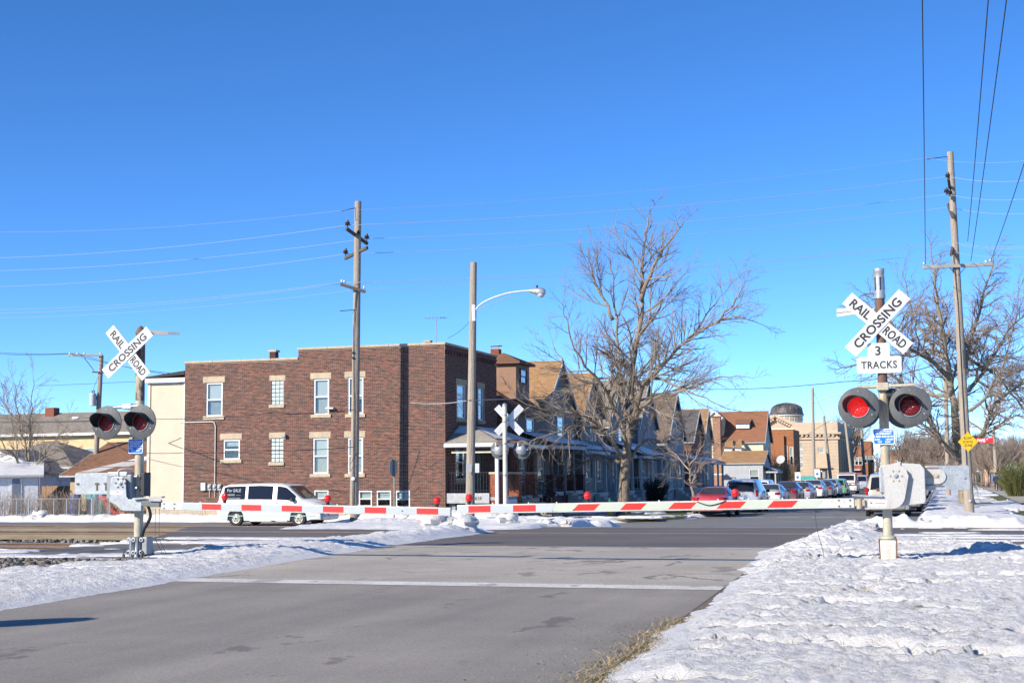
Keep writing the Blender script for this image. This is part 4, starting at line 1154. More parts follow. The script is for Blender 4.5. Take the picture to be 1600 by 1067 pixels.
m = MB(); m.bar((gx - w2 - .2, .36, zg - .2), (gx, .36, gzt), .06, .22); m.bar((gx + w2 + .2, .36, zg - .2), (gx, .36, gzt), .06, .22); m.build('dormer_trim', M_white, d)
window(t, (gx + .35, .58, zg - .75), Vector((1, 0, 0)), Vector((0, -1, 0)), .8, 1.5, depth=.0, blind=.3)
m = MB(); sx = at_Y(1161, 665, 180.5).x - (p.x - 8.6); sz = at_Y(1161, 665, 180.5).z - GW
m.box(sx - .85, sx + .85, 1.15, 2.6, sz - .35, sz + .3); sk = m.build('shed_dormer', M_white, t)
MB().box(sx - .6, sx + .6, 1.12, 1.16, sz - .22, sz + .12).build('pane', mat('pale_pane', (.5, .56, .58), .2), sk)
m = MB(); m.add([(sx - 1, .9, sz + .28), (sx + 1, .9, sz + .28), (sx + 1, 3.6, sz + 1.0), (sx - 1, 3.6, sz + 1.0), (sx - 1, .9, sz + .36), (sx + 1, .9, sz + .36), (sx + 1, 3.6, sz + 1.1), (sx - 1, 3.6, sz + 1.1)], [(4, 5, 6, 7), (0, 1, 5, 4), (1, 2, 6, 5), (3, 0, 4, 7)])
m.build('shed_dormer_roof', M_brn, sk)
c0, c1 = at_Y(1113, 652, 178), at_Y(1125, 652, 178); x0 = c0.x - (p.x - 8.6); w = c1.x - c0.x; zt = c0.z - GW
m = MB(); bricks(m, (x0, -1.0, 0), Vector((1, 0, 0)), Vector((0, -1, 0)), w, zt, [], H=.1, L=.3); bricks(m, (x0 + w, -1, 0), Vector((0, 1, 0)), Vector((1, 0, 0)), .9, zt, [], H=.1, L=.3)
m.box(x0 + .005, x0 + w - .005, -.995, -.1, 0, zt - .01); ch = m.build('chimney', island_mat('buff_brick', [(.34, .19, .12), (.42, .25, .16), (.27, .14, .09)], .9), t)
MB().box(x0 - .06, x0 + w + .06, -1.06, -.04, zt, zt + .15).build('chimney_cap', M_rbrick, ch)
for i, (pa, pb) in enumerate(((1131, 1144), (1148, 1158))):
    a, b = at_Y(pa, 690, 176.5), at_Y(pb, 690, 176.5); x0, x1 = a.x - (p.x - 8.6), b.x - (p.x - 8.6)
    m = MB(); m.box(x0, x1, -2.5, -.02, 0, zE - 1.0); bb = m.build('bay', M_white, t)
    m = MB(); shingles(m, (x0 - .1, -2.7, zE - 1.05), (x1 + .1, -2.7, zE - 1.05), (x1 - .2, -.5, zE + .1), (x0 + .2, -.5, zE + .1)); m.build('bay_roof', M_tan, bb)
# white cottage in front of it
q = at_Y(1197, 705, 168); zr, ze = q.z - GW, at_Y(1190, 722, 164.5).z - GW
x0 = X_at(1128, 164.5)
t, W, D = gable_house('cottage', 'small white cottage with tan roof and one dark sash window', x0, q.x, 164.5, 171.5, ze, zr, sid('pale_grey_siding', (.38, .39, .41)), M_tan, 'x', 'houses in the row', win=((2, 1.1, .8, 1.2), (5, 1.1, .8, 1.2)), sidewin=((X_at(1178.5, 164.5) - x0, .9, 1.1, 1.6),), over=.25, step=.2, tabs=.6)
porch(t, W, .5, 6, .5, 2.3, 2.8, 1.5, M_gry, M_white, 3, rails=False)
m = MB(); a = X_at(1133, 163.5) - x0; m.box(a - 2.2, a, -1.0, -.05, 1.9, 2.05); m.build('awning', M_white, t)
# red brick flats
xa, xb = X_at(1203, 213), X_at(1241.5, 213); zt = at_Y(1230, 671, 213).z - GW
t = thing('red_brick_flats', 'flat roofed orange brick flats just before the domed church', 'building', (xa, 213, GW))
W = xb - xa; m = MB(); hs = [(W * .58, W * .74, 3.2, 6.2), (W * .82, W * .97, 3.2, 6.0)]
wall(m, (0, 0, 0), Vector((1, 0, 0)), (0, -1, 0), W, zt, hs); wall(m, (W, 0, 0), Vector((0, 1, 0)), (1, 0, 0), 9, zt, []); wall(m, (0, 0, 0), Vector((0, 1, 0)), (-1, 0, 0), 9, zt, []); wall(m, (0, 9, 0), Vector((1, 0, 0)), (0, 1, 0), W, zt, []); m.quad((0, 0, zt - .1), (W, 0, zt - .1), (W, 9, zt - .1), (0, 9, zt - .1))
M_or = island_mat('orange_brick', [(.30, .12, .05), (.36, .15, .065), (.26, .10, .045)], .9)
m.build('wall', M_or, t); m = MB(); bricks(m, (0, 0, 0), Vector((1, 0, 0)), Vector((0, -1, 0)), W, zt, hs, H=.15, L=.4); m.box(W * .28, W * .62, -.5, -.02, 0, zt - .9); m.build('brickwork', M_or, t, kind='stuff')
MB().box(-.1, W + .1, -.1, .3, zt + .002, zt + .25).build('coping', M_offwhite, t)
for r in hs: window(t, ((r[0] + r[1]) / 2, 0, (r[2] + r[3]) / 2), Vector((1, 0, 0)), Vector((0, -1, 0)), r[1] - r[0], r[3] - r[2], blind=.5, frame=.1)
# domed church
CY = 246.0
xa, xb = X_at(1203, CY + 10), X_at(1311, CY); xc = X_at(1240, CY); ztop = at_Y(1300, 659, CY).z - GW; zcor = at_Y(1300, 678, CY).z - GW
t = thing('church', 'pale stone church with columned cornice, pediment and dark shallow dome', 'church', (xc, CY, GW))
M_pale = weathered('pale_limestone', (.56, .43, .30), (.50, .39, .29), .8, scale=1.2)
W = xb - xc; DD = 40
wx0, wx1 = X_at(1243, CY) - xc, X_at(1255, CY) - xc; wz0, wz1 = at_Y(1250, 731, CY).z - GW, at_Y(1250, 692, CY).z - GW
dx0, dx1 = X_at(1277.5, CY) - xc, X_at(1293, CY) - xc; dz1 = at_Y(1285, 733, CY).z - GW
sx0, sx1 = X_at(1280, CY) - xc, X_at(1288.5, CY) - xc; sz0, sz1 = at_Y(1285, 707, CY).z - GW, at_Y(1285, 699, CY).z - GW
hs = [(wx0, wx1, wz0, wz1), (dx0, dx1, .3, dz1), (sx0, sx1, sz0, sz1)]
m = MB(); wall(m, (0, 0, 0), Vector((1, 0, 0)), (0, -1, 0), W, ztop, hs); wall(m, (W, 0, 0), Vector((0, 1, 0)), (1, 0, 0), DD, ztop, [(3 + 5 * i, 5.2 + 5 * i, 2.5, 7.5) for i in range(7)])
wall(m, (0, DD, 0), Vector((1, 0, 0)), (0, 1, 0), W, ztop, []); wall(m, (0, 0, 0), Vector((0, 1, 0)), (-1, 0, 0), DD, ztop, []); m.quad((0, 0, ztop - .2), (W, 0, ztop - .2), (W, DD, ztop - .2), (0, DD, ztop - .2))
m.build('wall', M_pale, t)
z = .4
while z < zcor - .4:      # stone courses
    m = MB()
    for a, b in ((0, dx0 - .3), (dx1 + .3, W)):
        if z + .55 > wz0 and z < wz1 and a < wx0 < b:
            for s, e in ((a, wx0 - .12), (wx1 + .12, sx0 - .1 if z + .55 > sz0 and z < sz1 else b)): m.box(s + .02, e - .02, -.05, 0, z, z + .52)
        else: m.box(a + .02, b - .02, -.05, 0, z, z + .52)
    m.build('stone_course', M_pale, t, kind='stuff'); z += .56
m = MB(); m.box(-.2, W + .55, -.55, -.01, zcor, zcor + .32); m.box(W + .01, W + .55, -.0, DD, zcor, zcor + .32); m.box(-.1, W + .3, -.3, -.01, zcor - .9, zcor - .55); m.build('cornice', M_pale, t)
m = MB(); n = int(W / .75)
for i in range(n): m.box(i * .75, i * .75 + .38, -.45, -.01, zcor - .4, zcor - .002)
for i in range(40): m.box(W + .01, W + .45, .3 + i, .8 + i, zcor - .4, zcor - .002)
m.build('dentil', M_pale, t)
for i in range(8): MB().box(W + .01, W + .35, .8 + 5 * i, 2.2 + 5 * i, 0, zcor - .9).build('pilaster', M_pale, t)
f = MB().box(wx0, wx1, .12, .16, wz0, wz1).build('window', M_white, t)
for i in range(2):
    for j in range(4):
        a = wx0 + (wx1 - wx0) * i / 2; c = wz0 + (wz1 - wz0) * j / 4
        MB().box(a + .06, a + (wx1 - wx0) / 2 - .06, .08, .119, c + .1, c + (wz1 - wz0) / 4 - .1).build('pane', mat('church_glass', (.36, .38, .36), .15, var=.4, scale=2), f)
f = MB().box(sx0, sx1, .1, .14, sz0, sz1).build('window', M_white, t); MB().box(sx0 + .1, sx1 - .1, .07, .099, sz0 + .1, sz1 - .1).build('pane', mat('church_glass', (.36, .38, .36)), f)
f = MB().box(dx0 + .05, dx1 - .05, .12, .16, .3, dz1 - .02).build('church_door', mat('dark_door', (.05, .045, .045)), t)
MB().box(dx0 + .5, dx1 - .9, .1, .119, dz1 - 1.5, dz1 - .2).build('pane', M_white, f); MB().box(dx0 + .35, dx0 + .75, .1, .118, 1.1, 2.2).build('pane', M_trimgrey, f); MB().box(dx1 - .85, dx1 - .4, .1, .118, 1.1, 2.2).build('pane', M_trimgrey, f)
m = MB(); m.prism([(dx0 - .7, 0), (dx1 + .7, 0), ((dx0 + dx1) / 2, 1.0)], (0, -.06, dz1 + .35), (1, 0, 0), (0, 0, 1), (0, -1, 0), .4); m.box(dx0 - .8, dx1 + .8, -.5, -.06, dz1 + .2, dz1 + .348); m.build('door_pediment', M_pale, t)
# the pedimented block behind and the dome
py = CY + 6; xl, xm, xr_ = X_at(1203, py) - xc, X_at(1214, py) - xc, X_at(1269, py) - xc
zb, zp, zl = at_Y(1269, 677, py).z - GW, at_Y(1214, 649, py).z - GW, at_Y(1203, 660, py).z - GW
m = MB(); xl2 = 2 * xm - xr_
m.prism([(xl2, 0), (xr_, 0), (xr_, zb), (xm, zp), (xl2, zb)], (0, 6, 0), (1, 0, 0), (0, 0, 1), (0, 1, 0), 16); m.build('gable_block', M_pale, t)
m = MB(); m.bar((xm, 5.6, zp), (xr_ + .3, 5.6, zb), .8, .5); m.bar((xm, 5.6, zp), (xl2, 5.6, zb), .8, .5)
for i in range(1, 15):
    for s in (1, -1):
        f = i / 15; x = xm + (xr_ - xm) * f * s; zz = zp + (zb - zp) * f - .75; m.box(x - .18, x + .18, 5.3, 5.99, zz, zz + .38)
m.build('pediment', M_pale, t)
dyc = CY + 16; dc = at_Y(1229, 645, dyc); r = (X_at(1255, dyc) - X_at(1203, dyc)) / 2; zz = lambda py_: at_Y(1229, py_, dyc).z - GW
cx, cyy = dc.x - xc, 16
m = MB(); m.lathe([(r * .97, zz(664)), (r * .97, zz(650))], (cx, cyy, 0), n=32); dr = m.build('drum', M_white, t, smooth=30)
for i in range(20):
    a = math.pi * 2 * i / 20 + .08
    u = Vector((-math.sin(a), math.cos(a), 0)); nn = Vector((math.cos(a), math.sin(a), 0))
    MB().obox(Vector((cx, cyy, (zz(651) + zz(658)) / 2)) + nn * r * .975, (u, nn, Vector((0, 0, 1))), (r * .11, .05, (zz(651) - zz(658)) / 2)).build('drum_window', mat('warm_glass', (.42, .34, .22), .2), dr)
m = MB(); M_dome = weathered('dark_dome_metal', (.06, .057, .055), (.14, .13, .125), .5, scale=1.5)
pr = [(r * 1.04, zz(648.5)), (r * 1.05, zz(647)), (r * 1.0, zz(646)), (r * .98, zz(641.5))]
for i in range(8):
    a = math.pi / 2 * i / 7; pr.append((r * .95 * math.cos(a), zz(641) + (zz(630) - zz(641)) * math.sin(a)))
m.lathe(pr, (cx, cyy, 0), n=32); m.build('dome', M_dome, t, smooth=40)
m = MB()
for i in range(16):
    a = math.pi * 2 * i / 16; m.tube([(cx + q[0] * math.cos(a), cyy + q[0] * math.sin(a), q[1] + .03) for q in pr[4:]], .08, 4)
m.build('dome_rib', M_dome, t)
MB().lathe([(r * 1.06, zz(650)), (r * 1.06, zz(648.7)), (r * .9, zz(648.6))], (cx, cyy, 0), n=32).build('dome_cornice', M_white, t)
# low shops far down the street
for nm, lb, pa, pb, Y, pyt, mt in (('brown_shop', 'brown brick shop with dark upper storey beyond the church', 1327, 1347, 330, 696, M_rbrick), ('tan_shop', 'tan side wall of a tall shop far beyond the church', 1349, 1363, 345, 690, M_or), ('low_shop', 'long low brown shop at the far end of the street', 1392, 1428, 390, 704, M_or)):
    xa, xb = X_at(pa, Y), X_at(pb, Y); zt = at_Y(pa, pyt, Y).z - GW; W = xb - xa
    t = thing(nm, lb, 'shop', (xa, Y, GW)); hs = [(W * (.15 + .28 * i), W * (.15 + .28 * i) + 1.0, zt * .45, zt * .45 + 1.8) for i in range(3)]
    m = MB(); wall(m, (0, 0, 0), Vector((1, 0, 0)), (0, -1, 0), W, zt, hs); wall(m, (W, 0, 0), Vector((0, 1, 0)), (1, 0, 0), 10, zt, []); wall(m, (0, 0, 0), Vector((0, 1, 0)), (-1, 0, 0), 10, zt, []); m.quad((0, 0, zt - .05), (W, 0, zt - .05), (W, 10, zt - .05), (0, 10, zt - .05)); m.build('wall', mt, t)
    MB().box(-.15, W + .15, -.15, .2, zt, zt + .3).build('coping', M_pale, t)
    for r in hs: window(t, ((r[0] + r[1]) / 2, 0, (r[2] + r[3]) / 2), Vector((1, 0, 0)), Vector((0, -1, 0)), 1.0, 1.8, blind=.4, frame=.1)
    if nm == 'brown_shop': MB().box(W * .1, W * .9, -.9, -.02, 2.5, 2.7).build('awning', M_white, t)
# ---- left of the brick building
def L(px, Y): return X_at(px, Y)
M_wsid = sid('white_siding', (.62, .64, .68)); M_beige = sid('beige_siding', (.66, .47, .25))
Y = 69; zE = at_Y(40, 741, Y).z - GW; zR = at_Y(0, 728, Y + 4).z - GW
t, W, D = gable_house('white_garage', 'low white garage with snowy roof and grey door behind the chain link fence', L(60, Y) - 9, L(60, Y), Y, Y + 7, zE, zR + .1, mat('white_stucco', (.60, .61, .64), .8), M_gry, 'x', over=.3, detail=False, cat='garage')
a, b = L(27.5, Y) - L(60, Y) + 9, L(37, Y) - L(60, Y) + 9; zt = at_Y(32, 748, Y).z - GW
f = MB().box(a - .12, b + .12, -.05, -.005, 0, zt + .1).build('door_frame', M_white, t); MB().box(a, b, -.08, -.051, 0, zt).build('garage_door', mat('slate_blue_door', (.16, .18, .24), .5), t)
s = MB(); s.add([(-.3, -.32, zE + .02), (W + .3, -.32, zE + .02), (W + .28, D / 2, zR + .22), (-.28, D / 2, zR + .22), (-.3, -.32, zE - .06), (W + .3, -.32, zE - .06), (W + .3, D / 2, zR + .1), (-.3, D / 2, zR + .1)], [(0, 1, 2, 3), (4, 5, 1, 0), (5, 6, 2, 1)]); s.build('roof_snow', M_snow, t)
ra = .62; cxy = Vector((L(60, Y), Y, GW)); t.rotation_euler.z = ra; t.location = cxy - Vector((W * math.cos(ra), W * math.sin(ra), 0))
Y = 92; zE = at_Y(90, 729, Y).z - GW; zR = at_Y(60, 690, Y + 4).z - GW
t, W, D = gable_house('white_house', 'small white house with grey roof and a corner porch behind the garage', L(-60, Y), L(112, Y), Y, Y + 9, zE, zR, M_wsid, M_gry, 'hip', sidewin=((L(81, Y) - L(-60, Y), .9, 1.6, 2.0), (L(30, Y) - L(-60, Y), .9, 1.4, 1.6)), over=.5)
m = MB(); x0 = L(-20, Y - 4) - L(-60, Y); x1 = L(62, Y - 4) - L(-60, Y); xm = L(2, Y - 4) - L(-60, Y); zp = at_Y(2, 704, Y - 4).z - GW; ze = at_Y(60, 738, Y - 4).z - GW
m.prism([(x0, 0), (x1, 0), (x1, ze), (xm, zp), (x0, ze)], (0, -4, 0), (1, 0, 0), (0, 0, 1), (0, 1, 0), 3.95); g = m.build('front_gable', M_wsid, t)
m = MB(); m.bar((xm, -4.1, zp + .05), (x1 + .3, -4.1, ze), .5, .2); m.build('gable_trim', M_white, g); m = MB(); shingles(m, (x1 + .35, -4.2, ze - .12), (x1 + .35, 0, ze - .12), (xm, 0, zp + .12), (xm, -4.2, zp + .12)); m.build('gable_roof', M_gry, g)
Y = 122; zE = at_Y(100, 676, Y).z - GW; zR = at_Y(100, 646, Y + 4.5).z - GW
x0 = L(-120, Y); t, W, D = gable_house('long_house', 'long two storey beige house with grey roof and snow on its gutter', x0, L(209, Y), Y, Y + 10, zE, zR, M_beige, M_gry, 'x', sidewin=((L(115, Y) - x0, 3.0, 2.2, 2.2), (L(143, Y) - x0, 3.0, 1.4, 2.2), (L(184, Y) - x0, .9, 1.8, 4.2), (L(20, Y) - x0, 3.0, 2.0, 2.2)), over=.5, step=.2)
MB().box(-.5, W + .5, -.62, -.42, zE - .32, zE - .06).build('snowy_gutter', M_snow, t); MB().box(W - .45, W - .1, -.2, 6, 0, zE - .5).build('corner_stair', M_trimgrey, t)
q = at_Y(80, 637, Y + 4.5); m = MB().box(q.x - x0 - .55, q.x - x0 + .55, 4.2, 5.2, zR - .4, q.z - GW); m.build('chimney', M_rbrick, t)
Y = 80; x0 = L(110, Y); x1 = L(232, Y); zE = at_Y(140, 738, Y).z - GW; zR = at_Y(215, 699, Y + 5).z - GW
t, W, D = gable_house('brown_garage', 'garage with a brown gabled roof streaked with snow, left of the cream wing', x0, x0 + 12.5, Y, Y + 10, zE, zR + .3, sid('tan_wall', (.40, .30, .18)), M_brn, 'x', over=.5, detail=False, cat='garage')
s = MB(); k_ = (zR + .3 - zE) / 5.0
for a_, b_, c_ in ((.6, 2.2, .3), (1.8, 4.0, 1.2), (3.2, 4.6, 2.2)): s.quad((a_, -.5 + c_, zE + (c_ - .5) * k_ + .09), (b_, -.5 + c_, zE + (c_ - .5) * k_ + .09), (b_ + .9, .35 + c_, zE + (c_ + .35) * k_ + .09), (a_ + 1.2, .3 + c_, zE + (c_ + .3) * k_ + .09)); s.build('roof_snow', M_snow, t)
# ------------------------------------------------------------------ bare winter trees
def bark(name, c1, c2, s=(6, 6, 1.2)):
    m, n, b = newmat(name); co = objco(n, s)
    f = noise(n, 1.6, 8, .7, co, .6); c = ramp(n, f, [(.32, c1), (.68, c2)])
    g = ramp(n, noise(n, 14, 4, .6, co), [(.3, .75), (.7, 1.2)])
    n.links.new(mixc(n, 1.0, c, g, 'MULTIPLY'), b.inputs['Base Color']); b.inputs['Roughness'].default_value = .9
    bump(n, b, f, .06); return m
M_bark = bark('grey_bark', (.14, .105, .08), (.40, .32, .24))
M_bark2 = bark('mossy_bark', (.13, .11, .07), (.36, .31, .22))
M_twig = mat('twig_bark', (.29, .24, .19), .85, var=.25, scale=2)
M_twig2 = mat('reddish_twig', (.28, .22, .175), .85, var=.25, scale=2)
class Grow:
    def __init__(s, seed, twig=.0075, up=.25, wander=.22, dens=1.0, maxlvl=3, droop=0.0):
        s.r = random.Random(seed); s.tw = twig; s.up = up; s.wa = wander; s.dens = dens; s.maxl = maxlvl; s.crown = MB(); s.droop = droop
    def rv(s): return Vector((s.r.gauss(0, 1), s.r.gauss(0, 1), s.r.gauss(0, 1)))
    def branch(s, p, d, L, r0, lvl):
        R = s.r; n = max(3, int(L / (.30 if lvl < 2 else .2))); n = min(n, 9); st = L / n
        pts = [p.copy()]; rad = [r0]; d = d.normalized(); r1 = max(s.tw, r0 * .35)
        for i in range(n):
            d = (d + s.rv() * s.wa * .55 + Vector((0, 0, s.up * .22 - s.droop * (lvl > 1) * .2))).normalized()
            p = p + d * st; pts.append(p.copy()); rad.append(r0 + (r1 - r0) * (i + 1) / n)
        s.crown.tube(pts, rad, 5 if r0 > .05 else 4 if r0 > .02 else 3, cap=False)
        if lvl >= s.maxl: return
        k = max(2, int((L * (3.6 if lvl < 2 else 4.6) * s.dens) + R.random()))
        for j in range(k):
            t = .15 + .85 * (j + R.random()) / k
            i = min(n - 1, int(t * n)); q = pts[i].lerp(pts[i + 1], t * n - i)
            dd = (pts[i + 1] - pts[i]).normalized(); side = dd.cross(s.rv()).normalized()
            a = R.uniform(.35, .85); nd = dd * math.cos(a) + side * math.sin(a)
            l2 = L * R.uniform(.30, .58) * (1.15 - .6 * t)
            if l2 > .18: s.branch(q, nd, l2, max(s.tw, min(rad[i] * .6, r0 * .5)), lvl + 1)
    def limb(s, pts, rad, every=.55, lmin=.7, lmax=2.6, start=.18, lvl=1):
        """fill a given limb with side branches; the first branches are the long ones"""
        tot = sum((b - a).length for a, b in zip(pts[:-1], pts[1:])); x = tot * start; acc = 0
        cum = [0]
        for a, b in zip(pts[:-1], pts[1:]): cum.append(cum[-1] + (b - a).length)
        while x < tot:
            i = max(k for k in range(len(pts) - 1) if cum[k] <= x + 1e-6); f = (x - cum[i]) / max(1e-6, cum[i + 1] - cum[i])
            q = pts[i].lerp(pts[i + 1], f); dd = (pts[i + 1] - pts[i]).normalized(); t = x / tot
            side = dd.cross(s.rv()).normalized(); a = s.r.uniform(.6, 1.15)
            L = (lmax + (lmin - lmax) * t) * s.r.uniform(.6, 1.15)
            rr = rad[i] + (rad[i + 1] - rad[i]) * f
            s.branch(q, dd * math.cos(a) + side * math.sin(a), L, max(s.tw, min(rr * .55, .045 * L / 1.5)), lvl)
            x += every * s.r.uniform(.6, 1.4) / s.dens
        s.branch(pts[-1], (pts[-1] - pts[-2]), lmin * 1.4, rad[-1], lvl)
def smooth_path(pts, n=4):
    out = []
    for i in range(len(pts) - 1):
        p0, p1, p2, p3 = pts[max(0, i - 1)], pts[i], pts[i + 1], pts[min(len(pts) - 1, i + 2)]
        for k in range(n):
            t = k / n
            out.append(.5 * ((2 * p1) + (p2 - p0) * t + (2 * p0 - 5 * p1 + 4 * p2 - p3) * t * t + (3 * p1 - p0 - 3 * p2 + p3) * t ** 3))
    out.append(pts[-1]); return out
def tree_from_photo(name, label, d, base, trunk, limbs, seed, barkm, twigm, rtrunk, every=.55, lmin=.7, lmax=2.6, **kw):
    """trunk and main limbs measured from the photograph at the tree's distance; limbs swing towards or away by their own depth"""
    b = at_d(base[0], base[1], d); b.z = gz(b.y) - .05
    t = thing(name, label, 'tree', b)
    P = lambda px, py, dd=0.0: at_d(px, py, d + dd) - b
    tp = [Vector((0, 0, 0))] + [P(*q) for q in trunk]; n = len(tp)
    tp = smooth_path(tp, 4); rad = [rtrunk * (1.35 if i == 0 else 1.12 if i == 1 else 1.0 - .45 * i / len(tp)) for i in range(len(tp))]
    MB().tube(tp, rad, 14).build('trunk', barkm, t, smooth=180)
    g = Grow(seed, **kw)
    for r0, r1, pts in limbs:
        q = smooth_path([P(*a) for a in pts], 4); rd = [r0 + (r1 * .8 - r0) * (i / (len(q) - 1)) ** .6 for i in range(len(q))]
        rr = random.Random(seed + len(q)); q = [q[0]] + [v + Vector((rr.gauss(0, .04), rr.gauss(0, .08), rr.gauss(0, .03))) for v in q[1:]]
        MB().tube(q, rd, 9).build('limb', barkm, t, smooth=180)
        g.limb(q, rd, every, lmin, lmax)
    g.crown.build('crown', twigm, t, smooth=180, kind='stuff')
    return t
# the big maple in the middle
tree_from_photo('maple_tree', 'tall bare maple with forked trunk before the houses, right of the hydrant', 71.0, (974, 806),
  [(976, 745), (980, 700), (984, 672)],
  [(.22, .03, [(984, 678), (985, 640), (990, 570), (1000, 500), (1003, 440), (1006, 385), (1012, 350), (1016, 328)]),
   (.15, .02, [(1000, 470, 0), (1015, 430, -.5), (1035, 390, -1.2), (1058, 362, -1.5), (1070, 345, -2)]),
   (.19, .02, [(982, 676), (975, 640, 1), (968, 580, 1.5), (962, 500, 2), (957, 430, 2.2), (950, 395, 2.5)]),
   (.17, .02, [(988, 672), (998, 620, -1), (1030, 575, -2), (1070, 535, -2.5), (1110, 508, -3), (1150, 495, -3.3), (1185, 505, -3.5)]),
   (.13, .02, [(1010, 600, 1), (1045, 560, 2), (1085, 520, 2.6), (1105, 490, 3), (1130, 460, 3.2)]),
   (.14, .02, [(990, 660, 0), (1010, 630, -2), (1060, 612, -3), (1115, 592, -4), (1160, 588, -4.6)]),
   (.12, .02, [(984, 720), (1005, 690, 1), (1040, 690, 1.6), (1080, 680, 2), (1110, 686, 2.2)]),
   (.15, .02, [(978, 690), (960, 640, 0), (940, 600, -1), (905, 560, -2), (885, 500, -2.5), (878, 470, -2.6)]),
   (.15, .02, [(976, 720), (955, 690, -1), (930, 660, -2), (895, 645, -3), (850, 640, -3.6), (815, 628, -4), (800, 612, -4)]),
   (.11, .015, [(945, 672, -1), (910, 665, -2.2), (870, 675, -3), (830, 690, -3.5), (812, 720, -3.6)]),
   (.10, .015, [(968, 722), (940, 712, 1.4), (915, 720, 2), (890, 738, 2.2), (872, 745, 2.2)]),
   (.10, .015, [(970, 600, 1), (940, 590, 2), (905, 600, 3), (880, 615, 3.4)]), (.11, .015, [(958, 500, 1), (935, 455, 1.5), (922, 410, 2), (918, 385, 2.4)]), (.09, .015, [(1003, 520, 0), (1030, 480, 2), (1050, 450, 3), (1075, 420, 3.5)]),
   (.10, .015, [(1015, 590, -1), (1050, 600, -2.5), (1100, 622, -3.5), (1140, 640, -4)]), (.09, .015, [(940, 600, -1), (905, 590, 0), (875, 560, .6), (860, 530, 1)]), (.08, .012, [(1120, 505, -3), (1150, 470, -3.4), (1165, 450, -3.6)])],
  11, M_bark, M_twig, .30, every=.36, lmin=1.2, lmax=3.6, twig=.0052, up=.17, dens=1.05, wander=.15)
tree_from_photo('locust_tree', 'large spreading bare tree with mossy trunk behind the school zone pole', 82.0, (1511, 794),
  [(1508, 760), (1502, 710), (1497, 672)],
  [(.32, .04, [(1497, 690), (1490, 630), (1482, 570), (1470, 500), (1462, 450), (1455, 400)]),
   (.22, .03, [(1500, 640, 1), (1510, 560, 2), (1530, 490, 3), (1545, 430, 3), (1555, 395, 3)]),
   (.22, .03, [(1494, 712), (1470, 690, -2), (1452, 655, -3), (1420, 610, -4), (1375, 575, -5), (1340, 570, -5.5), (1310, 575, -6)]),
   (.18, .03, [(1484, 590, -1), (1450, 560, -2), (1415, 540, -3), (1390, 500, -4), (1365, 460, -4), (1340, 465, -4)]),
   (.2, .03, [(1506, 690, 1), (1535, 680, -2), (1550, 640, -3), (1580, 610, -4), (1625, 585, -5), (1660, 575, -5)]),
   (.18, .03, [(1502, 620, 2), (1530, 590, 3), (1560, 545, 3.5), (1590, 500, 4), (1640, 470, 4)]),
   (.15, .02, [(1478, 560, 2), (1440, 520, 4), (1420, 470, 5), (1410, 420, 5)]),
   (.15, .02, [(1488, 620, 3), (1430, 615, 5), (1380, 625, 6), (1330, 640, 6.5)]),
   (.14, .02, [(1512, 560, 2), (1560, 590, 4), (1600, 640, 5), (1640, 680, 5)]),
   (.14, .02, [(1500, 650, -2), (1540, 620, -4), (1570, 560, -5), (1600, 430, -5)])],
  23, M_bark2, M_twig2, .48, every=.27, lmin=1.2, lmax=3.7, twig=.0066, up=.16, dens=1.1, wander=.3, droop=.3)
tree_from_photo('small_tree', 'small many stemmed bare tree beside the red sedan', 69.5, (1086, 800), [(1084, 775), (1080, 760)],
  [(.07, .012, [(1080, 760), (1077, 730), (1072, 700), (1066, 670)]), (.06, .01, [(1080, 762), (1090, 735, 1), (1105, 715, 1), (1120, 690, 1.2)]),
   (.06, .01, [(1079, 758), (1065, 748, -1), (1048, 746, -1.3), (1030, 738, -1.5)]), (.05, .01, [(1078, 735), (1055, 710, 1), (1035, 690, 1.4), (1020, 670, 1.6)]), (.05, .01, [(1078, 730), (1095, 700, -1), (1105, 680, -1)])],
  31, M_twig2, M_twig2, .10, every=.26, lmin=.6, lmax=1.7, twig=.0065, up=.12)
tree_from_photo('yard_tree', 'bare many branched tree behind the white garage at the far left', 84, (45, 790), [(45, 765), (43, 745)],
  [(.11, .02, [(48, 745), (38, 700), (28, 650), (22, 600)]), (.10, .02, [(49, 748), (62, 715, -1), (85, 690, -1), (105, 665, -1.4)]), (.1, .02, [(45, 735), (45, 690, 1), (48, 640, 1), (52, 592, 1)]),
   (.09, .02, [(46, 742), (22, 715, -1), (0, 690, -1.5), (-20, 660, -2)]), (.07, .015, [(30, 660), (10, 640, 1), (-10, 605, 1)]), (.07, .015, [(60, 722), (85, 720, 1), (115, 712, 1.4)])],
  41, M_bark2, M_twig, .15, every=.3, lmin=1.1, lmax=3.2, twig=.007, up=.22)
# copied background trees
def proto_tree(seed, H, spread, name, label, group, barkm=M_bark, twigm=M_twig2, twig=.016):
    t = thing(name, label, 'tree', (0, 0, -.65), group=group); R = random.Random(seed)
    MB().tube([(0, 0, 0), (.05, 0, H * .12), (.1, .05, H * .28), (.0, 0, H * .45)], [H * .024, H * .019, H * .016, H * .010], 9).build('trunk', barkm, t, smooth=180)
    g = Grow(seed, twig=twig, up=.3, dens=.62, maxlvl=3)
    for i in range(15):
        a = i * 2.4 + R.random(); z = H * (.2 + .016 * i); l = H * (.60 - .014 * i)
        d = Vector((math.cos(a) * spread, math.sin(a) * spread, 1.0))
        g.branch(Vector((.05, .02, z)), d, l, H * .009, 1)
    g.crown.build('crown', twigm, t, smooth=180, kind='stuff'); return t
PT = [proto_tree(s, h, sp, 'street_tree', 'x', 'bare trees far down the street') for s, h, sp in ((101, 12, .7), (102, 10, .9), (103, 13, .6))]
first = [True] * 3
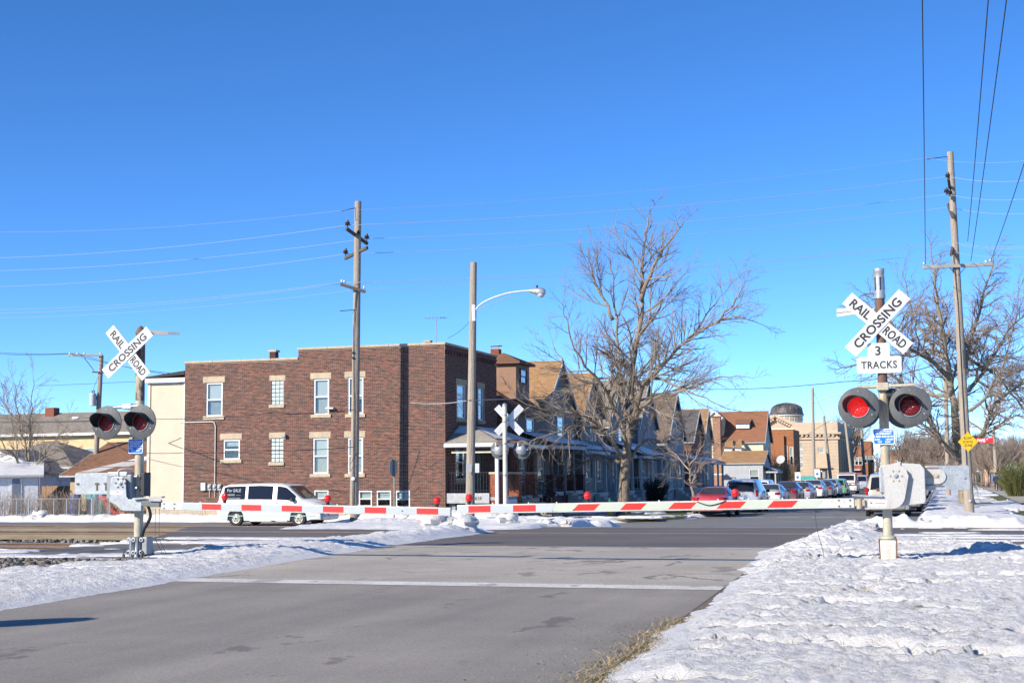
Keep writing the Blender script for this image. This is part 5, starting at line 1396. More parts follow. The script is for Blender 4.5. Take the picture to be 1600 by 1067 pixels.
def put_tree(i, x, y, s, label, rz=0, group=None):
    o = PT[i] if first[i] else copy_tree(PT[i]); first[i] = False
    o.location = (x, y, -.65); o.scale = (s, s, s); o.rotation_euler = (0, 0, rz); o['label'] = label
    if group: o['group'] = group
    elif 'group' in o: del o['group']
x = at_Y(640, 540, 104).x; put_tree(0, x, 104, .98, 'bare treetop showing over the brick building roof, left of the aerial', 1.0)
x = at_Y(697, 540, 109).x; put_tree(1, x, 109, 1.1, 'bare treetop showing over the brick building roof behind the aerial', 2.0)
x = X_at(1410, 190); put_tree(1, x, 190, .92, 'bare tree over the parked cars, just right of the blue signal sign', .4)
x = X_at(1332, 300); put_tree(2, x, 300, 1.25, 'bare tree beyond the church behind the leaning poles', .9)
x = X_at(1580, 105); put_tree(2, 8.3, 104, .88, 'bare tree at the right edge, behind the white fence', 2.2)
rng = random.Random(9)
for i in range(46):
    Y = rng.uniform(170, 330); px = rng.uniform(1425, 1640)
    put_tree(rng.randrange(3), X_at(px, Y), Y, rng.uniform(.55, .8) * Y / 250, 'brown bare tree in the far grove beyond the right sidewalk', rng.uniform(0, 6), 'trees of the far grove')
for i, (px, Y) in enumerate(((18, 150), (70, 165), (-30, 140))):
    put_tree(i, X_at(px, Y), Y, .9, ['bare tree behind the beige house, left end', 'bare tree behind the beige house chimney', 'bare tree beyond the houses at the far left edge'][i], i)
# the brown shrub before the church, dark clipped bush at the blue house
def shrub(name, label, px, py, Y, w, h, seed, twigm, n=150):
    p = at_Y(px, py, Y); p.z = gz(Y); t = thing(name, label, 'shrub', p); g = Grow(seed, twig=.012, up=.3, dens=.9, maxlvl=2); R = random.Random(seed)
    for i in range(n):
        a = R.uniform(0, 6.28); r = R.random() ** .5
        g.branch(Vector((math.cos(a) * r * w * .3, math.sin(a) * r * w * .3, 0)), Vector((math.cos(a) * r * w * .5, math.sin(a) * r * w * .5, h)), h * R.uniform(.5, .8), .02, 1)
    g.crown.build('twigs', twigm, t, kind='stuff'); return t
shrub('bare_shrub', 'rounded brown leafless shrub in front of the brick flats', 1217, 757, 185, 5, 5.2, 61, mat('dry_twig', (.36, .27, .17), .9))
shrub('dark_bush', 'dark clipped bush below the blue house steps, right of the maple trunk', 1010, 790, 98, 3.2, 2.2, 62, mat('dark_leaf', (.025, .03, .02), .9), 220)
shrub('evergreen_bush', 'green evergreen bush over the white fence at the right edge', 1592, 757, 118, 3, 3.2, 63, mat('evergreen', (.10, .11, .035), .9), 260)
# weeds along the chain link fence
g = Grow(71, twig=.006, up=.5, dens=.7, maxlvl=2)
for i in range(420):
    Y = 64.6; x = L(rng.uniform(-40, 200), Y); g.branch(Vector((x, Y + rng.uniform(-.4, .9), -.6)), Vector((rng.gauss(0, .3), rng.gauss(0, .3), 1)), rng.uniform(.7, 1.5), .012, 1)
g.crown.build('weeds', mat('dry_weed', (.33, .26, .19), .9), kind='stuff')

# the wood that closes the horizon
g = Grow(91, twig=.05, up=.4, dens=.22, maxlvl=2)
for i in range(330):
    Y = rng.uniform(430, 620); x = rng.uniform(-430, 190)
    for k in range(7):
        g.branch(Vector((x, Y, 1.0)), Vector((rng.gauss(0, .5), rng.gauss(0, .5), 1)), rng.uniform(5, 9), .12, 1)
g.crown.build('far_wood', mat('far_twig', (.27, .20, .17), .9), kind='stuff')
# ------------------------------------------------------------------ poles, lamps, wires
M_pole = bark('weathered_pole', (.28, .235, .185), (.48, .41, .33), (14, 14, .7))
M_iron = mat('dark_insulator', (.05, .04, .04), .4, var=.2)
M_arm = mat('grey_crossarm', (.36, .33, .29), .85, var=.2, scale=3)
M_darkarm = mat('dark_crossarm', (.10, .085, .075), .85, var=.3, scale=3)
M_alu = mat('dull_aluminium', (.60, .61, .61), .35, metal=.6, var=.08)
M_wire = mat('pale_wire', (.34, .42, .48), .5, var=.05)
M_dwire = mat('dark_wire', (.05, .055, .06), .6, var=.05)
def pole_between(pb, pt, r0, r1, d=None, Y=None):
    """pole foot and top from the photograph, both in the same plane"""
    f = (lambda q: at_d(q[0], q[1], d)) if d else (lambda q: at_Y(q[0], q[1], Y))
    b, t = f(pb), f(pt); b.z = gz(b.y) - .1; return b, t - b
def wooden_pole(name, label, b, v, r0, r1, cat='utility pole'):
    t = thing(name, label, cat, b)
    n = 8; pts = [v * (i / n) for i in range(n + 1)]; MB().tube(pts, [r0 + (r1 - r0) * i / n for i in range(n + 1)], 14).build('pole', M_pole, t, smooth=60)
    return t
def insulator(parent, p, s=1.0):
    MB().lathe([(.02, -.12), (.025, 0), (.10, .0), (.12, .03), (.07, .05), (.10, .07), (.11, .1), (.06, .13), (.05, .2), (.0, .22)], (0, 0, 0), n=10).build('insulator', M_iron, parent, smooth=40, loc=p).scale = (s, s, s)
# left tall pole
DL = 63.8
bL, vL = pole_between((553, 812), (559.5, 315), .19, .15, d=DL)
pl = wooden_pole('utility_pole', 'tallest wooden pole before the brick building with four dark crossarms', bL, vL, .205, .155)
loc = lambda px, py, dd=0.0: at_d(px, py, DL + dd) - bL
def arm(t, p, q, w=.12, h=.14, mt=M_darkarm): return MB().bar(p, q, w, h).build('crossarm', mt, t, bevel=.01)
arm(pl, loc(541, 357, -.7), loc(574, 381, .7)); arm(pl, loc(539, 404, .7), loc(574, 387, -.6)); arm(pl, loc(532, 444, -.3), loc(571, 456, -.3))
for q in ((543, 356, -.7), (573, 377, .7), (540, 400, .7)): insulator(pl, loc(*q) + Vector((0, 0, .12)), 1.15)
insulator(pl, loc(560, 366, -.22), .9)
for q in ((534, 443, -.3), (538, 444, -.3), (569, 453, -.3)): MB().lathe([(.03, 0), (.05, .03), (.05, .1), (.0, .14)], (0, 0, 0), n=8).build('insulator', M_white, pl, smooth=40, loc=loc(*q) + Vector((0, 0, .06)))
MB().tube([loc(556, 325, -.1), loc(534, 330, -.6)], .02, 6).build('bracket', M_iron, pl); MB().tube([loc(555, 484, -.15), loc(531, 486, -.3)], .02, 6).build('bracket', M_iron, pl)
for py in (551, 559): MB().lathe([(0, .1), (.06, .08), (.07, 0)], (0, 0, 0), (0, -1, 0), 8).build('pole_fitting', M_iron, pl, loc=loc(552, py, -.16))
MB().tube([loc(557, 450, -.2), loc(552, 520, -.2), loc(553, 640, -.22), loc(551, 790, -.24)], .018, 5).build('ground_wire', M_dwire, pl)
MB().lathe([(0, .05), (.09, .04), (.1, 0)], (0, 0, 0), (0, -1, 0), 10).build('pole_tag', M_alu, pl, loc=loc(552, 748, -.22))
# street lamp pole
DS = 57.5
bS, vS = pole_between((734, 822), (740, 410), .17, .12, d=DS)
st = wooden_pole('street_lamp', 'wooden lamp pole with long curved arm at the street corner', bS, vS, .20, .14, 'street lamp')
ls = lambda px, py, dd=0.0: at_d(px, py, DS + dd) - bS
MB().tube(smooth_path([ls(741, 500, -.15), ls(743, 484, -.15), ls(760, 470, -.2), ls(790, 459, -.3), ls(815, 455, -.4), ls(832, 454, -.45)], 5), .036, 8).build('lamp_arm', M_white, st, smooth=60)
MB().tube([ls(742, 486, -.15), ls(800, 462, -.32)], .012, 5).build('arm_brace', M_alu, st)
MB().bar(ls(740, 476, -.15), ls(740.5, 502, -.15), .1, .14).build('arm_bracket', M_white, st, bevel=.02)
a, b = ls(828, 454, -.43), ls(853, 457, -.5); u = (b - a).normalized()
hd = MB().lathe([(.03, -.02), (.08, .0), (.11, .15), (.17, .35), (.18, .5), (.13, .62), (.05, .67), (0, .68)], a, u, 14).build('lamp_head', M_alu, st, smooth=50)
MB().lathe([(.16, 0), (.15, -.07), (.1, -.14), (0, -.17)], a + u * .46 + Vector((0, 0, -.08)), (0, 0, 1), 14).build('lamp_globe', mat('lamp_globe', (.62, .64, .66), .1, spec=.8), hd, smooth=60)
MB().lathe([(.05, 0), (.05, .1), (0, .11)], a + u * .3 + Vector((0, 0, .15)), (0, 0, 1), 8).build('photocell', M_iron, hd)
MB().obox(ls(745.5, 731, -.25), (Vector((.955, .296, 0)), Vector((-.296, .955, 0)), Vector((0, 0, 1))), (.085, .01, .19)).build('small_sign', M_white, st)
MB().obox(ls(733, 731, -.3), (Vector((.8, .6, 0)), Vector((-.6, .8, 0)), Vector((0, 0, 1))), (.11, .01, .16)).build('small_sign', M_white, st)
# right pole
DR = 65.5
bR, vR = pole_between((1515, 806), (1484.5, 238), .22, .15, d=DR)
pr_ = wooden_pole('utility_pole', 'leaning tall wooden pole at the right with a long pale crossarm and yellow sign', bR, vR, .235, .15)
lr = lambda px, py, dd=0.0: at_d(px, py, DR + dd) - bR
arm(pr_, lr(1442, 418, -.2), lr(1550, 413, -.25), .14, .16, M_arm)
arm(pr_, lr(1482, 279, -.9), lr(1486, 310, .9)); arm(pr_, lr(1482, 322, .9), lr(1489, 340, -.8)); arm(pr_, lr(1486, 398, -.9), lr(1490, 378, .9))
for q in ((1481, 280, -.9), (1484, 306, -.1), (1484, 326, .9), (1479, 304, -.5)): insulator(pr_, lr(*q) + Vector((0, 0, .1)), 1.1)
for q in ((1444, 414, -.2), (1548, 409, -.25), (1541, 411, -.25)): MB().lathe([(.03, 0), (.07, .03), (.07, .12), (.0, .16)], (0, 0, 0), n=8).build('insulator', M_alu, pr_, smooth=40, loc=lr(*q))
MB().tube([lr(1480, 245, -.1), lr(1448, 249, -.4)], .02, 6).build('bracket', M_iron, pr_)
MB().lathe([(.215, 0), (.215, .9), (.2, .9)], (0, 0, 0), (0, 0, 1), 14).build('pole_sleeve', M_dwire, pr_, smooth=60, loc=lr(1505.5, 576, 0))
MB().tube([lr(1488, 385, -.2), lr(1497, 480, -.2), lr(1503, 600, -.24), lr(1511, 740, -.26)], .02, 5).build('ground_wire', M_dwire, pr_)
for s in (-1, 1): MB().bar(lr(1496 + 14 * s, 416, -.2), lr(1496 + 1.5 * s, 430, -.18), .03, .03).build('arm_brace', M_iron, pr_)
MB().lathe([(0, .03), (.06, .025), (.07, 0)], (0, 0, 0), (0, -1, 0), 8).build('pole_tag', M_alu, pr_, loc=lr(1515.5, 782, -.26))
# yellow diamond, red street name sign on the right pole
M_yel = mat('school_yellow', (.80, .50, .01), .45, var=.05); M_blk = mat('sign_black', (.02, .02, .02), .5); M_sred = mat('street_sign_red', (.60, .02, .03), .45, var=.05); M_swh = mat('sign_white', (.80, .80, .79), .4, var=.03)
c = lr(1512.5, 690, -.3); U, V = Vector((.985, .17, 0)), Vector((0, 0, 1)); N = Vector((.17, -.985, 0)); h = .46
dm = MB().prism([(0, -h * 1.02), (h, 0), (0, h * 1.02), (-h, 0)], c, U, V, N, .012).build('warning_sign', M_yel, pr_)
m = MB()
for s, dz in (('SLOW', .17), ('SCHOOL', .0), ('ZONE', -.17)): text_into(m, s, .17, c + N * .014 + V * dz, U, V, bold=.004, width=.5 if s == 'SCHOOL' else .36)
e = .02
for i in range(4):
    k = [(0, -.4), (.39, 0), (0, .4), (-.39, 0)]; p, q = k[i], k[(i + 1) % 4]
    m.bar(c + N * .0135 + U * p[0] + V * p[1], c + N * .0135 + U * q[0] + V * q[1], .012, .003, up=N)
m.build('lettering', M_blk, dm)
c = lr(1536, 688, -.1); sg = MB().obox(c, (Vector((1, 0, 0)), Vector((0, 1, 0)), V), (.46, .012, .115)).build('street_name_sign', M_sred, pr_, bevel=.004)
m = MB(); text_into(m, 'LEWIS', .2, c + Vector((-.12, -.013, 0)), (1, 0, 0), (0, 0, 1), width=.44, bold=.006); text_into(m, 'ST', .07, c + Vector((.19, -.013, .05)), (1, 0, 0), (0, 0, 1), bold=.002); m.build('lettering', M_swh, sg)
MB().bar(c + Vector((-.46, .01, .06)), lr(1511, 688, -.1) , .03, .03).build('sign_bracket', M_alu, pr_)
# further poles
def far_pole(name, label, pb, pt, d, r0, r1, cat='utility pole', mt=None):
    b, v = pole_between(pb, pt, r0, r1, d=d); return wooden_pole(name, label, b, v, r0, r1, cat), b
fp, b0 = far_pole('utility_pole', 'grey wooden pole with transformer and one sided crossarm behind the left signal', (146, 765), (158.5, 555), 96, .20, .15)
lf = lambda px, py, dd=0.0: at_d(px, py, 96 + dd) - b0
arm(fp, lf(107, 555, -.2), lf(160, 555, -.2), .14, .14, M_arm); arm(fp, lf(144, 581, -.2), lf(162, 582, -.2), .1, .1)
MB().tube([lf(131, 558, -.2), lf(147, 579, -.2)], .025, 5).build('arm_brace', M_iron, fp)
for px in (109, 121, 132, 157): MB().lathe([(.04, 0), (.07, .04), (.06, .14), (0, .17)], (0, 0, 0), n=8).build('insulator', M_white, fp, smooth=40, loc=lf(px, 554, -.2))
tc = lf(145, 634, -.3); tr = MB().lathe([(.0, 0), (.21, 0), (.23, .05), (.23, .78), (.24, .8), (.22, .86), (.0, .9)], (0, 0, 0), n=16).build('transformer', mat('transformer_grey', (.55, .58, .59), .4, var=.05), fp, smooth=40, loc=tc)
for dx in (-.08, .1): MB().lathe([(.03, .88), (.045, .95), (.03, 1.0), (.04, 1.06), (.0, 1.1)], (dx, 0, 0), n=8).build('bushing', M_iron, tr, smooth=50)
MB().bar(lf(149, 622, -.1), lf(153, 622, 0), .1, .3).build('hanger', M_iron, fp); MB().tube([lf(155, 585, -.1), lf(147, 605, -.3), lf(145, 617, -.3)], .015, 5).build('lead_wire', M_dwire, fp)
MB().tube(smooth_path([lf(150, 658, -.1), lf(140, 653, -.3), lf(128, 652, -.5), lf(122, 653, -.6)], 4), .03, 6).build('lamp_arm', M_alu, fp, smooth=60); MB().lathe([(.03, 0), (.1, .1), (.11, .45), (.05, .55), (0, .56)], lf(124, 653, -.55), (-1, -.1, 0), 10).build('lamp_head', M_white, fp, smooth=60)
f2, b2 = far_pole('street_lamp', 'pale lamp pole with arm reaching right before the domed church', (1272, 757), (1269.5, 606), 205, .26, .2, 'street lamp', M_pole)
l2 = lambda px, py, dd=0.0: at_d(px, py, 205 + dd) - b2
MB().tube(smooth_path([l2(1271, 630), l2(1285, 622), l2(1300, 618), l2(1314, 617)], 4), .06, 6).build('lamp_arm', M_white, f2, smooth=60); MB().obox(l2(1318, 617.5), (Vector((1, 0, 0)), Vector((0, 1, 0)), V), (.45, .15, .12)).build('lamp_head', M_white, f2, bevel=.08)
for (lb, pb, pt, d) in (('thin leaning wooden pole in front of the church door', (1299, 758), (1287, 650), 222, ), ('thick leaning wooden pole at the church corner', (1332, 757), (1321, 660), 240), ('slim wooden pole before the brown shop', (1352, 755), (1346, 672), 262)):
    far_pole('utility_pole', lb, pb, pt, d, .28, .22)
f3, b3 = far_pole('street_lamp', 'far lamp pole with a bent arm between the parked cars and the mossy tree', (1421, 760), (1421, 704), 300, .16, .12, 'street lamp'); l3 = lambda px, py: at_d(px, py, 300) - b3
MB().tube([l3(1421, 708), l3(1429, 705), l3(1440, 704)], .07, 5).build('lamp_arm', M_white, f3)
f4, b4 = far_pole('utility_pole', 'orange brown wooden pole standing left of the mossy tree trunk', (1482, 780), (1477, 575), 108, .19, .15)
f5, b5 = far_pole('street_lamp', 'pale speckled lamp post above the two walkers', (1558, 757), (1552, 672), 150, .24, .16, 'street lamp')
# wires
def wire(label, pts, r=.0115, mt=M_wire, sag=.0, grp=None):
    """pts: world points; a sagging span between each two"""
    P = []
    for a, b in zip(pts[:-1], pts[1:]):
        n = 14
        for i in range(n): t = i / n; q = a.lerp(b, t); q.z -= sag * 4 * t * (1 - t); P.append(q)
    P.append(pts[-1]); o = MB().tube(P, r, 4).build('overhead_wire', mt, smooth=180); tag(o, label, 'power line', grp or 'overhead wires'); return o
Lp = lambda px, py, dd=0.0: at_d(px, py, DL + dd); Rp = lambda px, py, dd=0.0: at_d(px, py, DR + dd)
def span(label, lpt, l, rp, rpt, sag=.35, **kw):
    wire(label, [at_d(*lpt), Lp(*l), Rp(*rp), at_d(*rpt)], sag=sag, **kw)
span('thin topmost wire between the tips of the two tall poles', (-60, 362, 78), (534, 329, -.6), (1448, 247, -.4), (1680, 238, 60), r=.006)
span('upper of the three bright wires, tied to the highest insulators', (-60, 404, 78), (543, 352, -.7), (1481, 276, -.9), (1680, 268, 60))
span('middle of the three bright wires over the maple', (-60, 424, 78), (573, 373, .7), (1480, 304, -.3), (1680, 298, 60))
span('lowest of the three bright wires over the maple', (-60, 449, 78), (540, 397, .7), (1484, 324, .9), (1680, 322, 60))
span('upper wire of the grey pair on the low crossarm', (-60, 484, 78), (534, 441, -.3), (1487, 378, -.9), (1680, 370, 60), r=.009)
span('close second wire of the grey pair on the low crossarm', (-60, 490, 78), (538, 442, -.3), (1489, 381, .2), (1680, 373, 60), r=.009)
span('lone grey wire just below the pair on the low crossarm', (-60, 497, 78), (569, 451, -.3), (1490, 394, -.4), (1680, 386, 60), r=.008)
def overhead(label, a, top, r=.015):
    q = at_d(top[0], top[1], 30); d = (q - a); wire(label, [a, a + d * 1.0, a + d * 1.9], r=r, mt=M_dwire, sag=.12)
overhead('dark wire dropping straight down to the left end of the pale crossarm', Rp(1446, 413, -.2), (1441, -10)); overhead('dark wire running up left from the head of the leaning pole', Rp(1512, 377, -.2), (1545, -10))
overhead('dark wire running up right from the pale crossarm middle', Rp(1517, 408, -.25), (1574, -10)); overhead('dark wire leaving the right end of the pale crossarm', Rp(1548, 408, -.25), (1640, 130))
wire('dark wire crossing at the height of the tracks sign, behind the right signal', [at_d(1060, 606, 140), at_d(1320, 596, 90), at_d(1500, 556, 66)], r=.025, mt=M_dwire, sag=.3)
wire('pale service wire from the lamp pole across the brick front to the tan roofs', [at_d(640, 629, 60.5), at_d(735, 625, 57.3), at_d(905, 613, 84)], r=.022, mt=mat('service_wire', (.34, .33, .31), .6), sag=.1)
wire('upper dark wire crossing the brick wall below the upper windows', [at_d(-60, 659, 75), at_d(230, 654, 64), at_d(418, 645, 61), at_d(553, 640, 63)], r=.014, mt=M_dwire, sag=.1)
wire('lower dark wire crossing the brick wall above the lower windows', [at_d(200, 706, 64), at_d(290, 707, 63), at_d(420, 704, 62), at_d(553, 698, 63)], r=.014, mt=M_dwire, sag=.05)
wire('sloping thin wire from the lamp pole down to the brick parapet', [at_d(736, 500, 57.4), at_d(700, 528, 66)], r=.012, mt=M_dwire, sag=.1)
for i, (ya, yb) in enumerate(((545, 553), (549, 554))):
    wire(['higher wire from the left picture edge to the one sided crossarm', 'lower wire from the left picture edge to the one sided crossarm'][i], [at_d(-60, ya - 1, 105), at_d((109, 121)[i], 552, 95.8), at_d(288, 585 + 3 * i, 80)], r=.016, mt=M_dwire, sag=.2)
wire('thin wire under the one sided crossarm behind the crossbuck', [at_d(60, 603, 110), at_d(215, 596, 90), at_d(288, 590, 78)], r=.014, mt=M_dwire)
wire('drooping dark cable from the transformer pole to the cream wing', [at_d(60, 690, 110), at_d(150, 678, 95.6), at_d(205, 704, 80), at_d(283, 684, 66.5)], r=.02, mt=M_dwire, sag=.15)
wire('dark wire over the beige house roof at the left', [at_d(-60, 658, 100), at_d(152, 657, 95.6)], r=.018, mt=M_dwire, sag=.05)
for i, (pa, pb) in enumerate((((1120, 600), (1270, 616)), )):
    pass
wire('thin wire slanting across the church front', [at_d(1190, 722, 214), at_d(1300, 655, 222)], r=.03, mt=M_dwire); wire('thin wire from the pale lamp pole to the leaning pole', [at_d(1271, 612, 205), at_d(1290, 652, 222)], r=.03, mt=M_dwire)
# ------------------------------------------------------------------ level crossing signals with gates
M_galv = weathered('galvanized_steel', (.44, .46, .47), (.34, .36, .38), .42, .45, scale=9, lo=.4, hi=.6, bmp=0, stretch=(1, 1, 1), fine=40)
M_mast = weathered('weathered_mast', (.47, .43, .33), (.34, .24, .14), .6, .1, scale=4, lo=.5, hi=.68)
M_mastd = weathered('rusty_mast_top', (.13, .08, .065), (.20, .11, .075), .75, .1, scale=4)
M_wpaint = weathered('chalky_white_paint', (.47, .46, .44), (.36, .33, .29), .45, scale=5, lo=.52, hi=.75, fine=60)
M_bgrey = weathered('background_grey', (.075, .08, .085), (.10, .105, .11), .6, scale=6, fine=70)
M_hood = mat('hood_black', (.018, .02, .024), .55, var=.2)
M_sign = weathered('crossbuck_white', (.61, .62, .63), (.50, .49, .47), .38, scale=5, lo=.56, hi=.85, bmp=0, fine=60)
M_signback = mat('sign_aluminium', (.62, .63, .65), .4, metal=.5, var=.05)
M_ink = mat('sign_ink', (.015, .015, .015), .5)
M_ared = mat('reflective_red', (.52, .025, .02), .4, var=.06, scale=4); M_ared2 = mat('bright_red_sheeting', (.62, .022, .012), .4, var=.05, scale=4)
M_asil = mat('reflective_silver', (.42, .46, .50), .35, var=.05, scale=4); M_awhite = weathered('arm_white', (.54, .55, .50), (.45, .44, .39), .4, scale=4, fine=50)
M_acream = mat('pale_green_white_sheeting', (.44, .48, .40), .4, var=.05, scale=4)
M_bsign = mat('notice_blue', (.005, .16, .75), .4, var=.04)
M_bolt = mat('dark_bolt', (.10, .085, .07), .5, metal=.5); M_rust = mat('rust', (.16, .075, .04), .85, var=.3, scale=9)
M_conc = weathered('foundation_concrete', (.36, .29, .19), (.28, .23, .16), .9, scale=5, fine=40, bmp=.008)
def lensmat(name, c, e):
    m, n, b = newmat(name); b.inputs['Base Color'].default_value = (*c, 1); b.inputs['Roughness'].default_value = .28
    v = n.nodes.new('ShaderNodeTexVoronoi'); v.inputs['Scale'].default_value = 38; n.links.new(objco(n), v.inputs['Vector']); bump(n, b, v.outputs['Distance'], .012)
    if e: b.inputs['Emission Color'].default_value = (1, .02, .015, 1); b.inputs['Emission Strength'].default_value = e
    return m
M_lens = lensmat('red_lens', (.15, .004, .007), 0); M_lit = lensmat('lit_red_lens', (.70, .012, .012), .35); M_small = lensmat('arm_lamp_red', (.55, .012, .014), .12)
X1, Y1, Z1 = Vector((1, 0, 0)), Vector((0, 1, 0)), Vector((0, 0, 1))
def signal_light(t, x, y, z, lit=False, face=-1, k=1.0, tilt=0.0):
    """round dark background with housing behind it, lens and visor in front (towards y*face)"""
    f = Vector((math.sin(tilt), face * math.cos(tilt), 0)); c = Vector((x, y, z)); side = Vector((0, 0, 1)).cross(f)
    m = MB(); m.lathe([(0, .006), (.30 * k, .006), (.312 * k, 0), (.315 * k, -.012), (.305 * k, -.015), (0, -.016)], c, f, 40)
    d = m.build('signal_light', M_bgrey, t, smooth=30)
    MB().lathe([(.15, -.016), (.165, -.05), (.16, -.12), (.10, -.19), (.03, -.21), (0, -.212)], c, f, 20).build('housing', M_galv if face < 0 else M_wpaint, d, smooth=50)
    MB().lathe([(.168, .008), (.17, .02), (.158, .022), (.156, .006)], c, f, 32).build('lens_ring', M_galv, d, smooth=30)
    MB().lathe([(.156, .010), (.15, .02), (.11, .038), (.05, .05), (0, .052)], c, f, 28).build('lens', M_lit if lit else M_lens, d, smooth=180)
    # visor: a sheet round the upper lens, longest on top, running out to a point at the right side
    m = MB(); n = 26; o = 0
    for i in range(n + 1):
        a = math.radians(-28 + 208 * i / n + (0)); s = i / n
        ln = .30 * min(1, (math.sin(math.pi * (.10 + .86 * s)) ** .8) * 1.1) + .02
        for r_, l_ in ((.172, 0), (.176, ln), (.170, ln), (.166, 0)):
            q = c + (side * -math.cos(a) * face * -1 + Z1 * math.sin(a)) * r_ + f * (.004 + l_); m.v.append(tuple(q))
    for i in range(n):
        for j in range(4):
            m.f.append((i * 4 + j, i * 4 + (j + 1) % 4, (i + 1) * 4 + (j + 1) % 4, (i + 1) * 4 + j)); m.mi.append(0)
    m.build('visor', M_hood, d, smooth=60)
    for a in (0, 2.1, 4.2):
        q = c + (side * math.sin(a) + Z1 * math.cos(a)) * .24 * k + f * .006; MB().lathe([(.010, 0), (.010, .008), (0, .009)], q, f, 8).build('screw', M_galv, d)
    return d
def crossbuck(t, c, rot=0.0, back=False, f=-1):
    """two blades; from the front RAIL ROAD runs down to the right, CROSSING up to the right"""
    c = Vector(c); blades = []
    for k, (ang, words) in enumerate(((-43 + rot, 'RR'), (45.5 + rot, 'X'))):
        a = math.radians(ang); u = Vector((math.cos(a), 0, math.sin(a))); v = Vector((-math.sin(a), 0, math.cos(a)))
        cc = c + Y1 * f * (.004 + .014 * k); b = MB().obox(cc, (u, Y1, v), (.61, .005, .1145)).build('crossbuck_blade', M_sign, t)
        m = MB(); fc = cc + Y1 * f * .0055
        if words == 'X': text_into(m, 'CROSSING', .19, fc, u, v, width=.98, bold=.005)
        else:
            text_into(m, 'RAIL', .19, fc - u * .335, u, v, width=.37, bold=.005); text_into(m, 'ROAD', .19, fc + u * .345, u, v, width=.40, bold=.005)
        m.build('lettering', M_ink, b)
        if back:
            for s in (-1, 1): MB().obox(cc - Y1 * f * .008 + v * s * .055, (u, Y1, v), (.60, .004, .018)).build('stiffener', M_signback, b)
    MB().obox(c - Y1 * f * .02, (X1, Y1, Z1), (.05, .03, .12)).build('sign_clamp', M_galv, t)
def notice(t, c, w=.32, h=.245, f=-1):
    c = Vector(c); b = MB().prism(rrect(w, h, .03), c, X1, Z1, Y1 * f, .006).build('emergency_notice', M_swh, t)
    MB().prism(rrect(w - .022, h - .022, .024), c + Y1 * f * .0062, X1, Z1, Y1 * f, .001).build('blue_panel', M_bsign, b)
    m = MB(); fc = c + Y1 * f * .0078
    for s, dz, wd, x in (('REPORT PROBLEM', .085, .26, 0), ('OR EMERGENCY', .045, .24, 0), ('1-800-232-0144', .003, .285, 0), ('X-ING', -.042, .085, -.10), ('163434', -.042, .11, .085), ('US DOT', -.082, .06, -.06), ('NS RR', -.082, .08, .06)):
        if s in ('NS RR', 'US DOT'): s = {'NS RR': 'RAILWAY', 'US DOT': 'DOT'}[s]
        text_into(m, s, .04, fc + Z1 * dz + X1 * x, X1, Z1, width=wd, bold=.0012, depth=.0005)
    m.build('lettering', M_swh, b)
def arm_lamp(parent, p):
    p = Vector(p); m = MB()
    m.lathe([(.028, 0), (.032, .04), (.045, .045), (.045, .055)], p, Z1, 10); o = m.build('arm_lamp', M_hood, parent, smooth=40)
    MB().lathe([(.04, 0), (.056, .025), (.061, .06), (.05, .10), (.025, .12), (0, .124)], p + Z1 * .055, Z1, 16).build('lamp_lens', M_small, o, smooth=180)
    m = MB(); m.lathe([(.062, .05), (.066, .06), (.062, .07)], p + Z1 * .055, Z1, 16); m.build('lamp_band', M_ared, o)
def mast(t, z0, z1, r, split, top=M_mastd):
    MB().lathe([(r, z0), (r, split)], n=20).build('mast', M_mast, t, smooth=60); MB().lathe([(r * .995, split), (r * .995, z1)], n=20).build('mast_upper', top, t, smooth=60)

def gate_arm(t, xr, xl, zr, zl, y, stripes, lamps, h=.15):
    """tapering beam from xr to xl; stripes: (x0, x1, material, slant) as seen from the road"""
    s = 1 if xl > xr else -1; x0, x1 = min(xr, xl), max(xr, xl)
    zc = lambda x: zr + (zl - zr) * (x - xr) / (xl - xr)
    a, b = Vector((xr, y, zr)), Vector((xl, y, zl)); d = (b - a).normalized()
    arm = MB().bar(a, b, .07, h).build('gate_arm', M_awhite, t, bevel=.008)
    up = Z1 - d * d.z; hh = h / 2 - .022
    for (p, q, mt, sl) in stripes:
        o = hh * sl; m = MB()
        P = [Vector((p - o, y - .0355, zc(p) - hh)), Vector((q - o, y - .0355, zc(q) - hh)), Vector((q + o, y - .0355, zc(q) + hh)), Vector((p + o, y - .0355, zc(p) + hh))]
        Q = [v - Y1 * .002 for v in P]
        m.add(P + Q, [(4, 5, 6, 7), (0, 1, 5, 4), (1, 2, 6, 5), (2, 3, 7, 6), (3, 0, 4, 7)]); m.build('stripe', mt, arm)
    for x in lamps: arm_lamp(arm, (x, y, zc(x) + h / 2))
    return arm, zc

# ---- right signal
YR = 22.3
pR = at_Y(1389, 878, YR); RX = pR.x
rt = thing('crossing_signal', 'right crossing signal with 3 TRACKS plate, one light lit red and its lowered gate', 'crossing signal', (RX, YR, 0))
def rx(px, dy=0.0, py=745): return at_Y(px, py, YR + dy).x - RX
def rz(py, px=1389, dy=0.0): return at_Y(px, py, YR + dy).z
lean = (at_Y(1373, 420, YR).x - RX) / rz(420)          # the mast itself leans a little
MAST = thing  # (masts below stand straight; the signs carry the measured offsets)
zt = rz(466, 1374)
m = MB(); m.tube([(0, 0, .02), (lean * 2.8, 0, 2.8)], .074, 20).build('mast', M_mast, rt, smooth=60); MB().tube([(lean * 2.8, 0, 2.8), (lean * zt, 0, zt)], .0735, 20).build('mast_upper', M_mastd, rt, smooth=60)
lx = lambda z: lean * z
